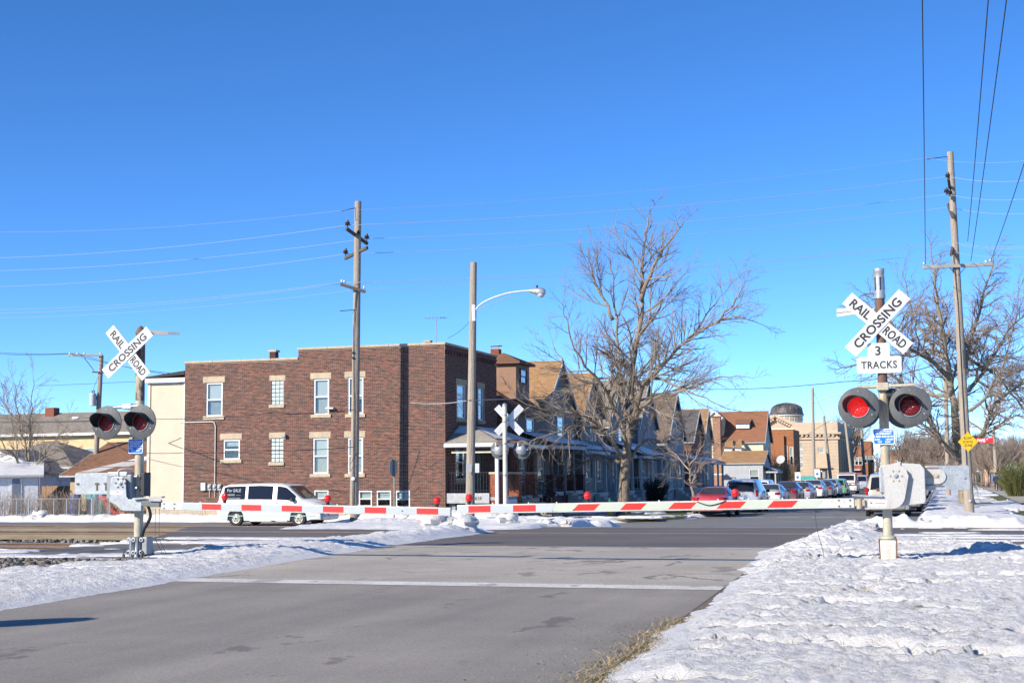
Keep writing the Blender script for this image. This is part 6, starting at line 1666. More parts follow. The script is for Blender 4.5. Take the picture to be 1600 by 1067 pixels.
# silver slotted bell cylinder on top
zb, ze = rz(467, 1374), rz(420, 1374); xb = lx(ze)
m = MB(); m.lathe([(.088, zb), (.09, zb + .02), (.088, zb + .05), (.082, zb + .055), (.082, zb + .13)], (xb, 0, 0), n=24); m.lathe([(.082, ze - .14), (.082, ze - .055), (.086, ze - .05), (.086, ze - .01), (.08, ze), (.0, ze)], (xb, 0, 0), n=24)
for i in range(6):
    a = i * math.pi / 3 + .26; m.lathe([(.082, zb + .13), (.082, ze - .14)], (xb, 0, 0), n=5, a0=a - .36, a1=a + .36)
m.lathe([(.060, zb + .1), (.060, ze - .1)], (xb, 0, 0), n=16)
m.build('bell', M_galv, rt, smooth=40)
crossbuck(rt, (rx(1371, -.12, 505), -.12, rz(505, 1371, -.12)), rot=.3)
a = Vector((rx(1308, .25, 493), .25, rz(493, 1308, .25))); b = Vector((rx(1366, .1, 484), .1, rz(484, 1366, .1)))
MB().bar(a, b, .03, .045).build('bracket_bar', M_offwhite, rt); MB().bar(a + Z1 * .07, a.lerp(b, .55) + Z1 * .055, .06, .07).build('bracket_lamp', M_wpaint, rt, bevel=.01)
# 3 TRACKS: one T shaped plate
x0, z0 = rx(1373.5, -.1, 570), rz(570, 1373, -.1)
w2, h2 = (rx(1409, -.1) - rx(1338.5, -.1)) / 2, (rz(557, 1373) - rz(583, 1373)) / 2; w1 = (rx(1391, -.1) - rx(1356, -.1)) / 2; zt3 = rz(536, 1373, -.1) - z0
poly = [(-w2 + .02, -h2), (w2 - .02, -h2), (w2, -h2 + .02), (w2, h2 - .02), (w2 - .02, h2), (w1, h2), (w1, zt3 - .02), (w1 - .02, zt3), (-w1 + .02, zt3), (-w1, zt3 - .02), (-w1, h2), (-w2 + .02, h2), (-w2, h2 - .02), (-w2, -h2 + .02)]
tp = MB().prism(poly, (x0, -.1, z0), X1, Z1, -Y1, .006).build('tracks_plate', M_sign, rt)
m = MB(); text_into(m, '3', .2, (x0 - .01, -.1065, z0 + h2 + .09), X1, Z1, bold=.004); text_into(m, 'TRACKS', .16, (x0, -.1065, z0), X1, Z1, width=.54, bold=.003, spacing=1.1); m.build('lettering', M_ink, tp)
# lights on their crossarm
zl = rz(635, 1382, -.3)
MB().tube([(rx(1338, -.12, 610), -.12, zl + .31), (rx(1430, -.12, 610), -.12, zl + .33)], .028, 10).build('light_crossarm', M_mast, rt, smooth=60)
for px in (1341, 1423): MB().tube([(rx(px, -.1, 620), -.12, zl + .32), (rx(px, -.1, 620), -.1, zl + .05)], .02, 8).build('drop_bracket', M_galv, rt, smooth=60)
MB().obox((lx(zl), -.06, zl + .32), (X1, Y1, Z1), (.09, .09, .06)).build('junction_box', M_mast, rt, bevel=.01)
MB().obox((lx(zl) + .12, .0, zl + .22), (X1, Y1, Z1), (.07, .07, .07)).build('terminal_box', M_hood, rt, bevel=.02)
signal_light(rt, rx(1341.5, -.3, 636), -.3, rz(636, 1341, -.3), True, tilt=-.22); signal_light(rt, rx(1422.5, -.3, 634), -.3, rz(634, 1423, -.3), False, tilt=-.22)
signal_light(rt, rx(1414, .22, 638), .22, rz(638, 1414, .22), False, face=1); signal_light(rt, rx(1345, .22, 638), .22, rz(638, 1345, .22), False, face=1)
notice(rt, (rx(1381, -.1, 682), -.1, rz(682, 1381, -.1)))
# base casting
zb = rz(843, 1389); w = .12
MB().box(-.16, .16, -.16, .16, .0, .06).build('base_plate', M_rust, rt, bevel=.01)
MB().box(-.125, .125, -.14, .12, .09, zb).build('junction_case', weathered('dirty_white_case', (.66, .62, .54), (.42, .33, .22), .6, scale=3, lo=.56, hi=.72), rt, bevel=.025)
m = MB(); text_into(m, 'CAUTION', .03, (0, -.1415, .31), X1, Z1, width=.1)
for i in range(7): m.box(-.045, .045 - (i % 3) * .012, -.1425, -.1405, .26 - i * .02, .268 - i * .02)
m.build('caution_label', mat('faded_print', (.45, .36, .30), .8), rt)
for sx in (-1, 1):
    MB().tube([(sx * .12, -.13, .05), (sx * .13, -.13, zb + .02)], .012, 6).build('clamp_rod', M_rust, rt)
    for sy in (-1, 1): MB().lathe([(.03, 0), (.03, .05), (.015, .055), (.015, .1), (0, .1)], (sx * .13, sy * .13, .05), n=6).build('anchor_bolt', M_rust, rt)
MB().lathe([(.1, zb), (.13, zb + .02), (.12, zb + .05), (.08, zb + .07), (.08, zb + .1)], n=16).build('collar', M_mast, rt, smooth=40)
# gate mechanism: white curved bracket in front, housing, counterweight plate
def P2(px, py, dy=0.0): return rx(px, dy), rz(py, px, dy)
yb = -.30
poly = [P2(1349, 776, yb), P2(1349, 795, yb), P2(1389, 795, yb)]
for i in range(7):
    a = math.radians(-90 + 75 * i / 6); cx, cz = P2(1391, 773, yb); poly.append((cx + .21 * math.cos(a), cz + .21 * math.sin(a) + 0))
poly += [P2(1420, 742, yb)]
for i in range(7):
    a = math.radians(0 + 180 * i / 6); cx, cz = P2(1399.5, 743, yb); poly.append((cx + .185 * math.cos(a), cz + .17 * math.sin(a)))
poly += [P2(1381, 755, yb), P2(1381, 768, yb), P2(1379, 773, yb), P2(1374, 775.5, yb)]
br = MB().prism(poly, (0, yb + .03, 0), X1, Z1, -Y1, .03).build('gate_bracket', M_wpaint, rt)
cx, cz = P2(1399.5, 743, yb)
MB().lathe([(.04, 0), (.04, .012), (.025, .014), (.025, .03), (0, .031)], (cx, yb, cz), -Y1, 12).build('hub_bolt', M_galv, br)
for i in range(6):
    a = math.pi / 3 * i; MB().lathe([(.016, 0), (.016, .014), (0, .015)], (cx + .085 * math.cos(a), yb, cz + .085 * math.sin(a)), -Y1, 6).build('ring_bolt', mat('bolt_brass', (.45, .38, .26), .5, metal=.4), br)
lb = MB().box(P2(1355, 0, yb)[0], P2(1384, 0, yb)[0], yb - .0025, yb - .0005, rz(790, 1370, yb), rz(782, 1370, yb)).build('maker_plate', M_swh, br)
m = MB(); m.box(P2(1366, 0, yb)[0], P2(1382, 0, yb)[0], yb - .004, yb - .0026, rz(786.6, 1370, yb), rz(785.4, 1370, yb)); m.box(P2(1358, 0, yb)[0], P2(1362, 0, yb)[0], yb - .004, yb - .0026, rz(786.5, 1370, yb), rz(784, 1370, yb)); m.build('plate_print', M_ared, lb)
hx0, hx1 = rx(1402, 0), rx(1447, 0); hz0, hz1 = rz(791, 1425), rz(724, 1425)
MB().prism([(-.22, -.33), (.20, -.28), (.22, -.24), (.22, .24), (.16, .32), (-.20, .345), (-.22, .33)], ((hx0 + hx1) / 2 - .02, -.2, (hz0 + hz1) / 2), X1, Z1, Y1, .36).build('gate_mechanism', M_wpaint, rt, bevel=.02)
MB().box((hx0 + hx1) / 2 - .20, (hx0 + hx1) / 2 - .15, -.225, -.2, hz0 + .05, hz1 + .03).build('door_seam', M_wpaint, rt, bevel=.006)
m = MB(); m.prism([P2(1381, 727, -.05), P2(1381, 740, -.05), P2(1400, 740, -.05), P2(1408, 722, -.05)], (0, -.12, 0), X1, Z1, Y1, .2); m.build('housing_cover', M_wpaint, rt, bevel=.01)
for py in (735.5, 765): MB().tube([(rx(1369), -.06, rz(py, 1372)), (rx(1386), -.06, rz(py, 1385))], .022, 8).build('clamp_bolt', M_rust, rt)
MB().box(-.10, .16, -.11, .11, rz(770, 1389), rz(730, 1389)).build('mast_clamp', M_galv, rt, bevel=.02)
yc = .02
cp = MB().prism(rrect(rx(1515, yc) - rx(1446, yc), rz(727, 1480, yc) - rz(765.5, 1480, yc), .03), ((rx(1446, yc) + rx(1515, yc)) / 2, yc, (rz(727, 1480, yc) + rz(765.5, 1480, yc)) / 2), X1, Z1, Y1, .05).build('counterweight', M_galv, rt, bevel=.004)
lw = rx(1476, yc) - rx(1440, yc)
sl = [(-.12, -.115)]; cx0 = rx(1478, yc) - .115; cz0 = rz(744, 1460, yc)
sp = [(rx(1436, yc) - cx0, -.118), (0, -.118)] + [(.118 * math.sin(math.pi * i / 8), -.118 * math.cos(math.pi * i / 8)) for i in range(1, 8)] + [(0, .118), (rx(1436, yc) - cx0, .118)]
ap = MB().prism(sp, (cx0, yc - .002, cz0), X1, Z1, -Y1, .025).build('counterweight_arm', M_wpaint, rt, bevel=.004)
MB().box(cx0 - .16, cx0 + .02, yc - .032, yc - .0275, cz0 - .03, cz0 + .035).build('slot', mat('slot_brown', (.40, .33, .24), .7), ap); MB().box(cx0 - .30, cx0 - .16, yc - .05, yc - .0272, cz0 - .045, cz0 + .055).build('slot_block', M_galv, ap)
MB().box(rx(1436, yc), cx0 + .02, yc - .045, yc - .028, cz0 + .122, cz0 + .134).build('slot_rail', M_rust, ap); MB().box(rx(1436, yc), cx0 + .06, yc - .045, yc - .028, cz0 - .137, cz0 - .125).build('slot_rail', M_rust, ap)
for (px, py) in ((1464, 743), (1507, 746)): MB().lathe([(.022, 0), (.022, .02), (0, .022)], (rx(px, yc), yc - (.03 if px < 1480 else 0), rz(py, px, yc)), -Y1, 6).build('plate_bolt', M_galv, cp)
# arm
ya = -.33
def ax(px): return at_Y(px, 790, YR + ya).x - RX
st = [(ax(p), ax(q), mt, s) for p, q, mt, s in ((716, 733, M_asil, 0), (733, 767.6, M_ared, 0), (767.6, 802.6, M_asil, 0), (802.6, 838.2, M_ared, 0), (838.2, 865, M_asil, 0), (866, 900, M_acream, .5),
      (900, 934, M_ared2, 1), (934, 974, M_acream, 1), (974, 1007, M_ared2, 1), (1007, 1049, M_acream, 1), (1049, 1085, M_ared2, 1), (1085, 1125, M_acream, 1), (1125, 1162, M_ared2, 1), (1162, 1204, M_acream, 1), (1204, 1243, M_ared2, 1), (1243, 1282, M_acream, 1))]
zr_ = rz(785.5, 1335, ya); zl_ = at_Y(717, 795.5, YR + ya).z
arm_o, zc = gate_arm(rt, ax(1335), ax(715), zr_, zl_, ya, st, [ax(733), ax(918), ax(1149)])
for (px, dz) in ((1311, .045), (1311, -.045), (1328.5, .045), (1328.5, -.045)): MB().lathe([(.014, 0), (.014, .01), (0, .011)], (ax(px), ya - .035, zc(ax(px)) + dz), -Y1, 8).build('arm_bolt', M_bolt, arm_o)
for px in (770, 826, 870, 1030, 1122, 1170, 1223, 1262): MB().lathe([(.012, 0), (.012, .02), (0, .021)], (ax(px), ya, zc(ax(px)) + .0745), Z1, 6).build('cable_clip', M_swh, arm_o)
MB().tube(smooth_path([Vector((ax(1090), ya - .045, zc(ax(1090)) + .06)), Vector((ax(1108), ya - .05, zc(ax(1108)) + .0)), Vector((ax(1125), ya - .05, zc(ax(1125)) + .03)), Vector((ax(1135), ya - .045, zc(ax(1135)) + .07))], 5), .008, 6).build('loose_cable', M_hood, arm_o, smooth=60)
MB().box(ax(1333), ax(1352), ya - .02, ya + .06, zr_ - .05, zr_ + .05).build('arm_adapter', M_mast, rt, bevel=.01)
MB().tube([(ax(1343), ya, zr_ - .09), (ax(1343), ya, zr_ + .06)], .045, 10).build('shear_pin', M_mast, rt, smooth=50)
MB().bar((ax(1332), ya + .02, zr_ + .115), (rx(1378, ya), ya + .02, zr_ + .10), .08, .02).build('arm_hinge', M_galv, rt)
MB().tube(smooth_path([Vector((ax(1272), ya, zc(ax(1272)) - .07)), Vector((ax(1276), ya, .55)), Vector((ax(1284), ya - .05, .25)), Vector((ax(1285), ya - .1, .1)), Vector((ax(1279), ya - .12, .07))], 5), .005, 5).build('hanging_wire', M_dwire, rt)

# ---- left signal
YL = 22.75
pL = at_Y(216, 874, YL); LX = pL.x; Lz0 = 0.0
lt = thing('crossing_signal', 'left crossing signal with tilted crossbuck, two dark red lights and its lowered gate', 'crossing signal', (LX, YL, 0))
qx = lambda px, dy=0.0, py=745: at_Y(px, py, YL + dy).x - LX
qz = lambda py, px=217, dy=0.0: at_Y(px, py, YL + dy).z
ll = (at_Y(220, 520, YL).x - LX) / qz(520)
ztop = qz(520, 220)
MB().tube([(0, 0, .1), (ll * 2.9, 0, 2.9)], .085, 20).build('mast', M_mast, lt, smooth=60); MB().tube([(ll * 2.9, 0, 2.9), (ll * ztop, 0, ztop)], .0845, 20).build('mast_upper', weathered('dark_patched_mast', (.10, .075, .07), (.40, .34, .24), .7, scale=3, lo=.5, hi=.56), lt, smooth=60)
MB().lathe([(.10, ztop - .03), (.10, ztop + .02), (.05, ztop + .1), (0, ztop + .14)], (ll * ztop, 0, 0), n=14).build('mast_cap', M_mastd, lt, smooth=40)
crossbuck(lt, (qx(200, -.3, 551), -.3, qz(551, 200, -.3)), rot=-5.9)
MB().bar((ll * 3.7, 0, qz(551, 200, -.3)), (qx(200, -.3, 551), -.29, qz(551, 200, -.3)), .06, .06).build('sign_bracket', M_mastd, lt)
a, b = Vector((qx(224, .1, 519), .1, qz(519, 224, .1))), Vector((qx(281, .5, 521), .5, qz(521, 281, .5)))
MB().bar(a, a.lerp(b, .68), .05, .07).build('bracket_bar', M_offwhite, lt); MB().bar(a.lerp(b, .685), b, .05, .05).build('bracket_lamp', mat('grey_green_metal', (.42, .45, .42), .5), lt)
zl = qz(659, 193, -.5)
MB().tube([(qx(166, -.35, 640), -.35, zl + .27), (qx(224, -.35, 640), -.35, zl + .30)], .03, 10).build('light_crossarm', M_galv, lt, smooth=60)
MB().obox((ll * 2.8 - .05, -.18, zl + .29), (X1, Y1, Z1), (.1, .2, .05)).build('junction_box', M_galv, lt, bevel=.01)
for px in (166.5, 220): MB().tube([(qx(px, -.38), -.36, zl + .3), (qx(px, -.4), -.38, zl + .05)], .02, 8).build('drop_bracket', M_galv, lt, smooth=60)
signal_light(lt, qx(166.5, -.5, 660), -.5, qz(660.5, 166, -.5)); signal_light(lt, qx(220, -.5, 659), -.5, qz(659, 220, -.5))
notice(lt, (qx(212, -.12, 697), -.12, qz(697, 212, -.12)), .31, .27)
MB().box(-.34, .30, -.36, .36, -.15, qz(872.5, 200)).build('foundation', M_conc, lt, bevel=.05)
zf = qz(872, 200)
MB().box(-.2, .2, -.2, .2, zf, zf + .03).build('base_plate', M_galv, lt, bevel=.005)
zc2 = qz(838, 217)
m = MB(); m.lathe([(.125, zf + .03), (.10, zf + .06), (.095, zc2 - .04), (.12, zc2)], n=20); m.build('base_casting', M_galv, lt, smooth=40)
for i in range(8):
    a = math.pi / 4 * i + .39; u = Vector((math.cos(a), math.sin(a), 0)); MB().obox(u * .135 + Z1 * ((zf + zc2) / 2), (u, Z1.cross(u), Z1), (.035, .012, (zc2 - zf) / 2 - .02)).build('casting_rib', M_galv, lt)
for zz in (zf + .12, zc2 - .05):
    for sx in (-1, 0, 1): MB().lathe([(.042, 0), (.042, .03), (.02, .032), (.02, .01)], (sx * .13, -.15 if sx == 0 else -.1, zz), -Y1, 12).build('casting_lug', M_galv, lt, smooth=40)
for sx in (-1, 1):
    for sy in (-1, 1): MB().lathe([(.03, 0), (.03, .05), (.014, .055), (.014, .13), (0, .13)], (sx * .19, sy * .19, zf + .03), n=6).build('anchor_bolt', M_bolt, lt)
MB().box(.13, .24, -.10, .12, zf + .08, zc2 - .0).build('junction_case', mat('case_grey', (.30, .31, .31), .5), lt, bevel=.02)
# mechanism of the left gate
yb = -.28
Q2 = lambda px, py: (qx(px, yb), qz(py, px, yb))
poly = [Q2(223, 798), Q2(197, 798), Q2(191, 796), Q2(183, 788), Q2(174, 784), Q2(172.5, 781), Q2(173, 776), Q2(175, 774), Q2(172.5, 771), Q2(175, 746), Q2(180, 744.5), Q2(193, 745), Q2(198, 750), Q2(199.5, 775), Q2(203, 780), Q2(223, 780)]
br = MB().prism(poly, (0, yb, 0), X1, Z1, -Y1, .035).build('gate_bracket', M_galv, lt, bevel=.006)
cx, cz = Q2(190, 754.5)
MB().lathe([(.05, 0), (.05, .012), (.028, .014), (.028, .035), (0, .036)], (cx, yb - .035, cz), -Y1, 12).build('hub_bolt', M_galv, br)
for i in range(6):
    a = math.pi / 3 * i; MB().lathe([(.017, 0), (.017, .014), (0, .015)], (cx + .10 * math.cos(a), yb - .035, cz + .085 * math.sin(a)), -Y1, 6).build('ring_bolt', M_bolt, br)
lb = MB().box(Q2(175.5, 0)[0], Q2(194, 0)[0], yb - .0385, yb - .0355, qz(772, 185, yb), qz(766.5, 185, yb)).build('maker_plate', M_swh, br); MB().box(Q2(183, 0)[0], Q2(189, 0)[0], yb - .040, yb - .0387, qz(769.3, 185, yb), qz(768.2, 185, yb)).build('plate_print', M_ared, lb)
MB().box(qx(177, 0), qx(216, 0), -.23, .18, qz(780, 195), qz(741, 195)).build('gate_mechanism', mat('mechanism_grey', (.26, .28, .30), .5, var=.1), lt, bevel=.03)
MB().box(qx(174, -.1), qx(205, -.1), -.24, .05, qz(745, 195), qz(737, 195)).build('housing_cover', M_galv, lt, bevel=.02)
MB().tube(smooth_path([Vector((qx(187, -.2), -.24, qz(746, 187))), Vector((qx(187, -.2), -.24, qz(736, 187))), Vector((qx(192, -.2), -.2, qz(733, 190))), Vector((qx(210, 0), -.08, qz(733, 205)))], 4), .02, 8).build('cable_conduit', M_wpaint, lt, smooth=60)
MB().box(.07, .17, -.1, .12, qz(775, 217), qz(738, 217)).build('mast_clamp', M_hood, lt, bevel=.015)
for py in (745, 763): MB().tube([(qx(206, -.1), -.14, qz(py, 206)), (.05, -.14, qz(py - 1, 217))], .03, 10).build('clamp_bolt', M_galv, lt, smooth=50)
yk = -.15
cp = MB().prism(rrect(qx(172, yk) - qx(117, yk), qz(739, 140, yk) - qz(772, 140, yk), .04), ((qx(117, yk) + qx(172, yk)) / 2, yk, (qz(739, 145, yk) + qz(772, 145, yk)) / 2), X1, Z1, Y1, .05).build('counterweight', M_galv, lt, bevel=.004)
for px in (152, 166):
    x, z = qx(px, yk), qz(757, px, yk); MB().box(x - .014, x + .014, yk - .012, yk - .001, qz(766, px, yk), z + .04).build('weight_stud', M_bolt, cp); MB().box(x - .045, x + .045, yk - .014, yk - .0125, z + .0, z + .03).build('stud_nut', M_bolt, cp)
x = qx(122, yk); z = qz(756, 122, yk); MB().box(x - .03, x + .03, yk - .01, yk - .001, z - .02, z + .02).build('stud_nut', M_bolt, cp)
# arm and its adapter
ya = -.33
bx = lambda px: at_Y(px, 792, YL + ya).x - LX
stl = [(bx(p), bx(q), mt, 0) for p, q, mt in ((287, 317, M_asil), (317, 347.2, M_ared), (347.2, 378.8, M_asil), (378.8, 409.8, M_ared), (409.8, 441.6, M_asil), (441.6, 473.4, M_ared), (473.4, 506, M_asil), (506, 538.3, M_ared), (538.3, 571.3, M_asil), (571.3, 604.7, M_ared), (604.7, 637, M_asil), (638.2, 652.2, M_asil), (652.2, 686, M_ared), (686, 704, M_asil))]
zr2 = at_Y(254, 790, YL + ya).z; zl2 = at_Y(704, 799.3, YL + ya).z
arm2, zc2_ = gate_arm(lt, bx(253), bx(705), zr2, zl2, ya, stl, [bx(351), bx(512), bx(683)], h=.145)
for px in (313, 404, 431, 463, 527, 560, 640): MB().lathe([(.012, 0), (.012, .02), (0, .021)], (bx(px), ya, zc2_(bx(px)) + .072), Z1, 6).build('cable_clip', M_swh, arm2)
for (px, dz) in ((258, .04), (258, -.04), (274, .04), (274, -.04), (630, 0)): MB().lathe([(.012, 0), (.012, .01), (0, .011)], (bx(px), ya - .035, zc2_(bx(px)) + dz), -Y1, 8).build('arm_bolt', M_bolt, arm2)
MB().bar((qx(222, ya), ya + .03, zr2 + .06), (bx(250), ya + .03, zr2 + .04), .1, .13).build('arm_adapter', mat('adapter_dark', (.12, .13, .13), .5), lt, bevel=.01)
MB().bar((qx(210, ya), ya + .0, zr2 + .13), (bx(255), ya, zr2 + .16), .12, .03).build('arm_hinge', M_galv, lt)
MB().bar((qx(236, ya), ya - .05, zr2 + .11), (bx(254), ya - .05, zr2 + .10), .03, .04).build('shear_bolt', M_galv, lt)
MB().tube(smooth_path([Vector((qx(228, ya), ya + .05, zr2 + .05)), Vector((qx(230, ya), -.2, .75)), Vector((qx(227, -.1), -.12, .5)), Vector((qx(224, 0), -.02, .32))], 5), .03, 8).build('cable_conduit', M_hood, lt, smooth=60)
for px in (243, 249): MB().tube([(bx(px), ya, zr2 - .05), (bx(px) - .03, ya + .05, .35), (bx(px) - .1, .1, .05)], .005, 4).build('hanging_wire', M_dwire, lt)

# ---- far signal, seen from behind
YF = 44.0
pF = at_Y(790, 815, YF); FX, FZ = pF.x, gz(YF)
ft = thing('crossing_signal', 'cream far crossing signal seen from behind, lights facing away', 'crossing signal', (FX, YF, FZ))
fx = lambda px, dy=0.0: at_Y(px, 745, YF + dy).x - FX
fz = lambda py, px=790, dy=0.0: at_Y(px, py, YF + dy).z - FZ
M_cream2 = weathered('cream_mast', (.66, .62, .52), (.58, .52, .42), .55, scale=4)
zt = fz(634)
MB().lathe([(.075, 0), (.075, zt)], n=16).build('mast', M_cream2, ft, smooth=60); MB().lathe([(.08, zt), (.08, zt + .06), (0, zt + .1)], n=14).build('mast_cap', M_galv, ft, smooth=40)
for py in (648, 659, 693, 742): MB().lathe([(.085, -.025), (.088, 0), (.085, .025)], (0, 0, fz(py)), n=16).build('mast_band', M_galv, ft, smooth=60)
# its crossbuck faces away (+Y) and stands beyond the mast
c = Vector((fx(796, .2), .2, fz(656, 796, .2)))
for k, ang in enumerate((46, -47)):
    a = math.radians(ang); u = Vector((math.cos(a) * .98, math.cos(a) * .2, math.sin(a))).normalized(); nn = Vector((-.2, .98, 0)); v = nn.cross(u) * -1
    cc = c + Y1 * (.012 * k); b = MB().obox(cc, (u, nn, v), (.61, .004, .1145)).build('crossbuck_blade', M_sign, ft)
    for s in (-1, 1): MB().obox(cc - nn * .008 + v * s * .035, (u, nn, v), (.6, .004, .012)).build('stiffener', M_signback, b)
    m = MB(); text_into(m, 'CROSSING' if k else 'RAIL ROAD', .19, cc + nn * .006, u * -1, v, width=.98, bold=.004); m.build('lettering', M_ink, b)
MB().bar((0, .05, c.z), (c.x, .19, c.z), .05, .09).build('sign_bracket', M_galv, ft)
zl = fz(701, 790)
MB().tube([(fx(775, .2), .18, fz(690)), (0, .1, fz(690)), (fx(818, .2), .18, fz(691))], .03, 8).build('light_crossarm', M_rust, ft, smooth=60)
for px in (776, 811):
    x = fx(px, .2); MB().tube([(x, .18, fz(690)), (x, .12, fz(694)), (x, .12, zl + .1)], .03, 8).build('drop_bracket', M_wpaint, ft, smooth=60)
    d = signal_light(ft, x + .06, .38, zl - .03, face=1)
    MB().lathe([(.17, -.02), (.19, -.06), (.18, -.14), (.12, -.21), (.04, -.235), (0, -.237)], (x + .06, .38, zl - .03), Y1, 18).build('housing_cover', M_galv, d, smooth=60)
    for s in (-1, 1): MB().obox((x + .06 + s * .2, .3, zl - .03), (X1, Y1, Z1), (.03, .03, .02)).build('latch', M_wpaint, d)
# ------------------------------------------------------------------ vehicles
def paint(name, c, metal=.0, rough=.3):
    if name in MATS: return MATS[name]
    m, n, b = newmat(name); co = objco(n)
    k = ramp(n, noise(n, 2.2, 6, .65, co), [(.45, 0.0), (.75, .35)]); z = n.nodes.new('ShaderNodeSeparateXYZ'); n.links.new(co, z.inputs[0])
    low = ramp(n, z.outputs[2], [(.25, .55), (.8, .06)])      # road salt and dirt on the lower body
    d = n.nodes.new('ShaderNodeMath'); d.operation = 'MAXIMUM'; n.links.new(low, d.inputs[0]); d.inputs[1].default_value = 0
    e = n.nodes.new('ShaderNodeMath'); e.operation = 'MULTIPLY'; n.links.new(ramp(n, noise(n, 5, 5, .6, co), [(.3, .25), (.7, 1.0)]), e.inputs[0]); n.links.new(d.outputs[0], e.inputs[1])
    col = mixc(n, e.outputs[0], c, (.36, .34, .31)); n.links.new(col, b.inputs['Base Color'])
    b.inputs['Metallic'].default_value = metal; b.inputs['Roughness'].default_value = rough
    b.inputs['Coat Weight'].default_value = .6; b.inputs['Coat Roughness'].default_value = .06
    MATS[name] = m; return m
M_tint = mat('tinted_glass', (.014, .018, .028), .06, var=.05, spec=.3)
M_autoglass = mat('car_glass', (.04, .05, .055), .08, var=.05, spec=.45)
M_tyre = mat('tyre_rubber', (.022, .021, .021), .85, var=.25)
M_rim = mat('alloy_rim', (.50, .49, .46), .35, metal=.5, var=.15); M_trim = mat('black_trim', (.025, .025, .027), .6)
M_tail = mat('tail_lamp', (.32, .008, .012), .15, var=.1); M_head = mat('head_lamp', (.60, .62, .62), .1, var=.1); M_amber = mat('amber_lamp', (.65, .22, .02), .2)
M_plate = mat('licence_plate', (.60, .62, .66), .4); M_chrome = mat('chrome', (.6, .6, .6), .18, metal=.9)
# side profile stations: x (rear to front), top z, half width of top, belt z, half width at belt
PROF = {
 'sedan': dict(L=4.85, W=1.82, wb=(-1.38, 1.42), wr=.325, st=[(-2.42, .60, .62, .55, .70), (-2.40, .84, .68, .78, .80), (-2.30, 1.0, .74, .92, .86), (-1.75, 1.06, .76, .96, .9), (-1.5, 1.08, .74, .96, .9), (-.78, 1.40, .58, .97, .905), (-.1, 1.44, .60, .97, .91), (.42, 1.41, .59, .96, .91), (1.2, 1.02, .74, .93, .905), (1.95, .90, .76, .82, .88), (2.28, .76, .68, .70, .82), (2.42, .58, .58, .54, .68)],
      rear=(-1.46, -.82), wind=(1.16, .46), side=[(-.98, -.28), (-.20, .62)], seams=(-1.02, -.24, .92)),
 'suv': dict(L=4.9, W=1.92, wb=(-1.42, 1.48), wr=.36, st=[(-2.45, .62, .70, .56, .78), (-2.42, .98, .76, .90, .88), (-2.38, 1.08, .80, 1.02, .92), (-2.02, 1.72, .70, 1.05, .94), (-1.2, 1.78, .72, 1.05, .955), (.2, 1.78, .72, 1.04, .955), (.52, 1.73, .70, 1.03, .955), (1.25, 1.16, .82, 1.02, .95), (2.0, 1.04, .80, .95, .93), (2.36, .92, .74, .82, .88), (2.45, .64, .64, .58, .76)],
      rear=(-2.36, -2.08), wind=(1.2, .58), side=[(-1.9, -1.05), (-.97, -.12), (-.04, .78)], seams=(-1.02, -.08, 1.0)),
 'van': dict(L=4.95, W=1.97, wb=(-1.55, 1.45), wr=.35, st=[(-2.48, .60, .74, .52, .82), (-2.46, 1.0, .82, .95, .93), (-2.44, 1.12, .84, 1.08, .955), (-2.26, 1.80, .835, 1.12, .965), (-2.0, 1.88, .845, 1.12, .98), (-.4, 1.92, .85, 1.12, .985), (.55, 1.88, .845, 1.11, .985), (.82, 1.83, .83, 1.10, .985), (1.58, 1.20, .84, 1.06, .975), (2.05, 1.08, .84, .98, .965), (2.38, .96, .80, .86, .95), (2.47, .60, .78, .54, .93)],
      rear=(-2.42, -2.30), wind=(1.52, .88), side=[(-2.16, -1.12), (-.98, .20), (.42, 1.28)], seams=(-1.05, .30, 1.38)),
}
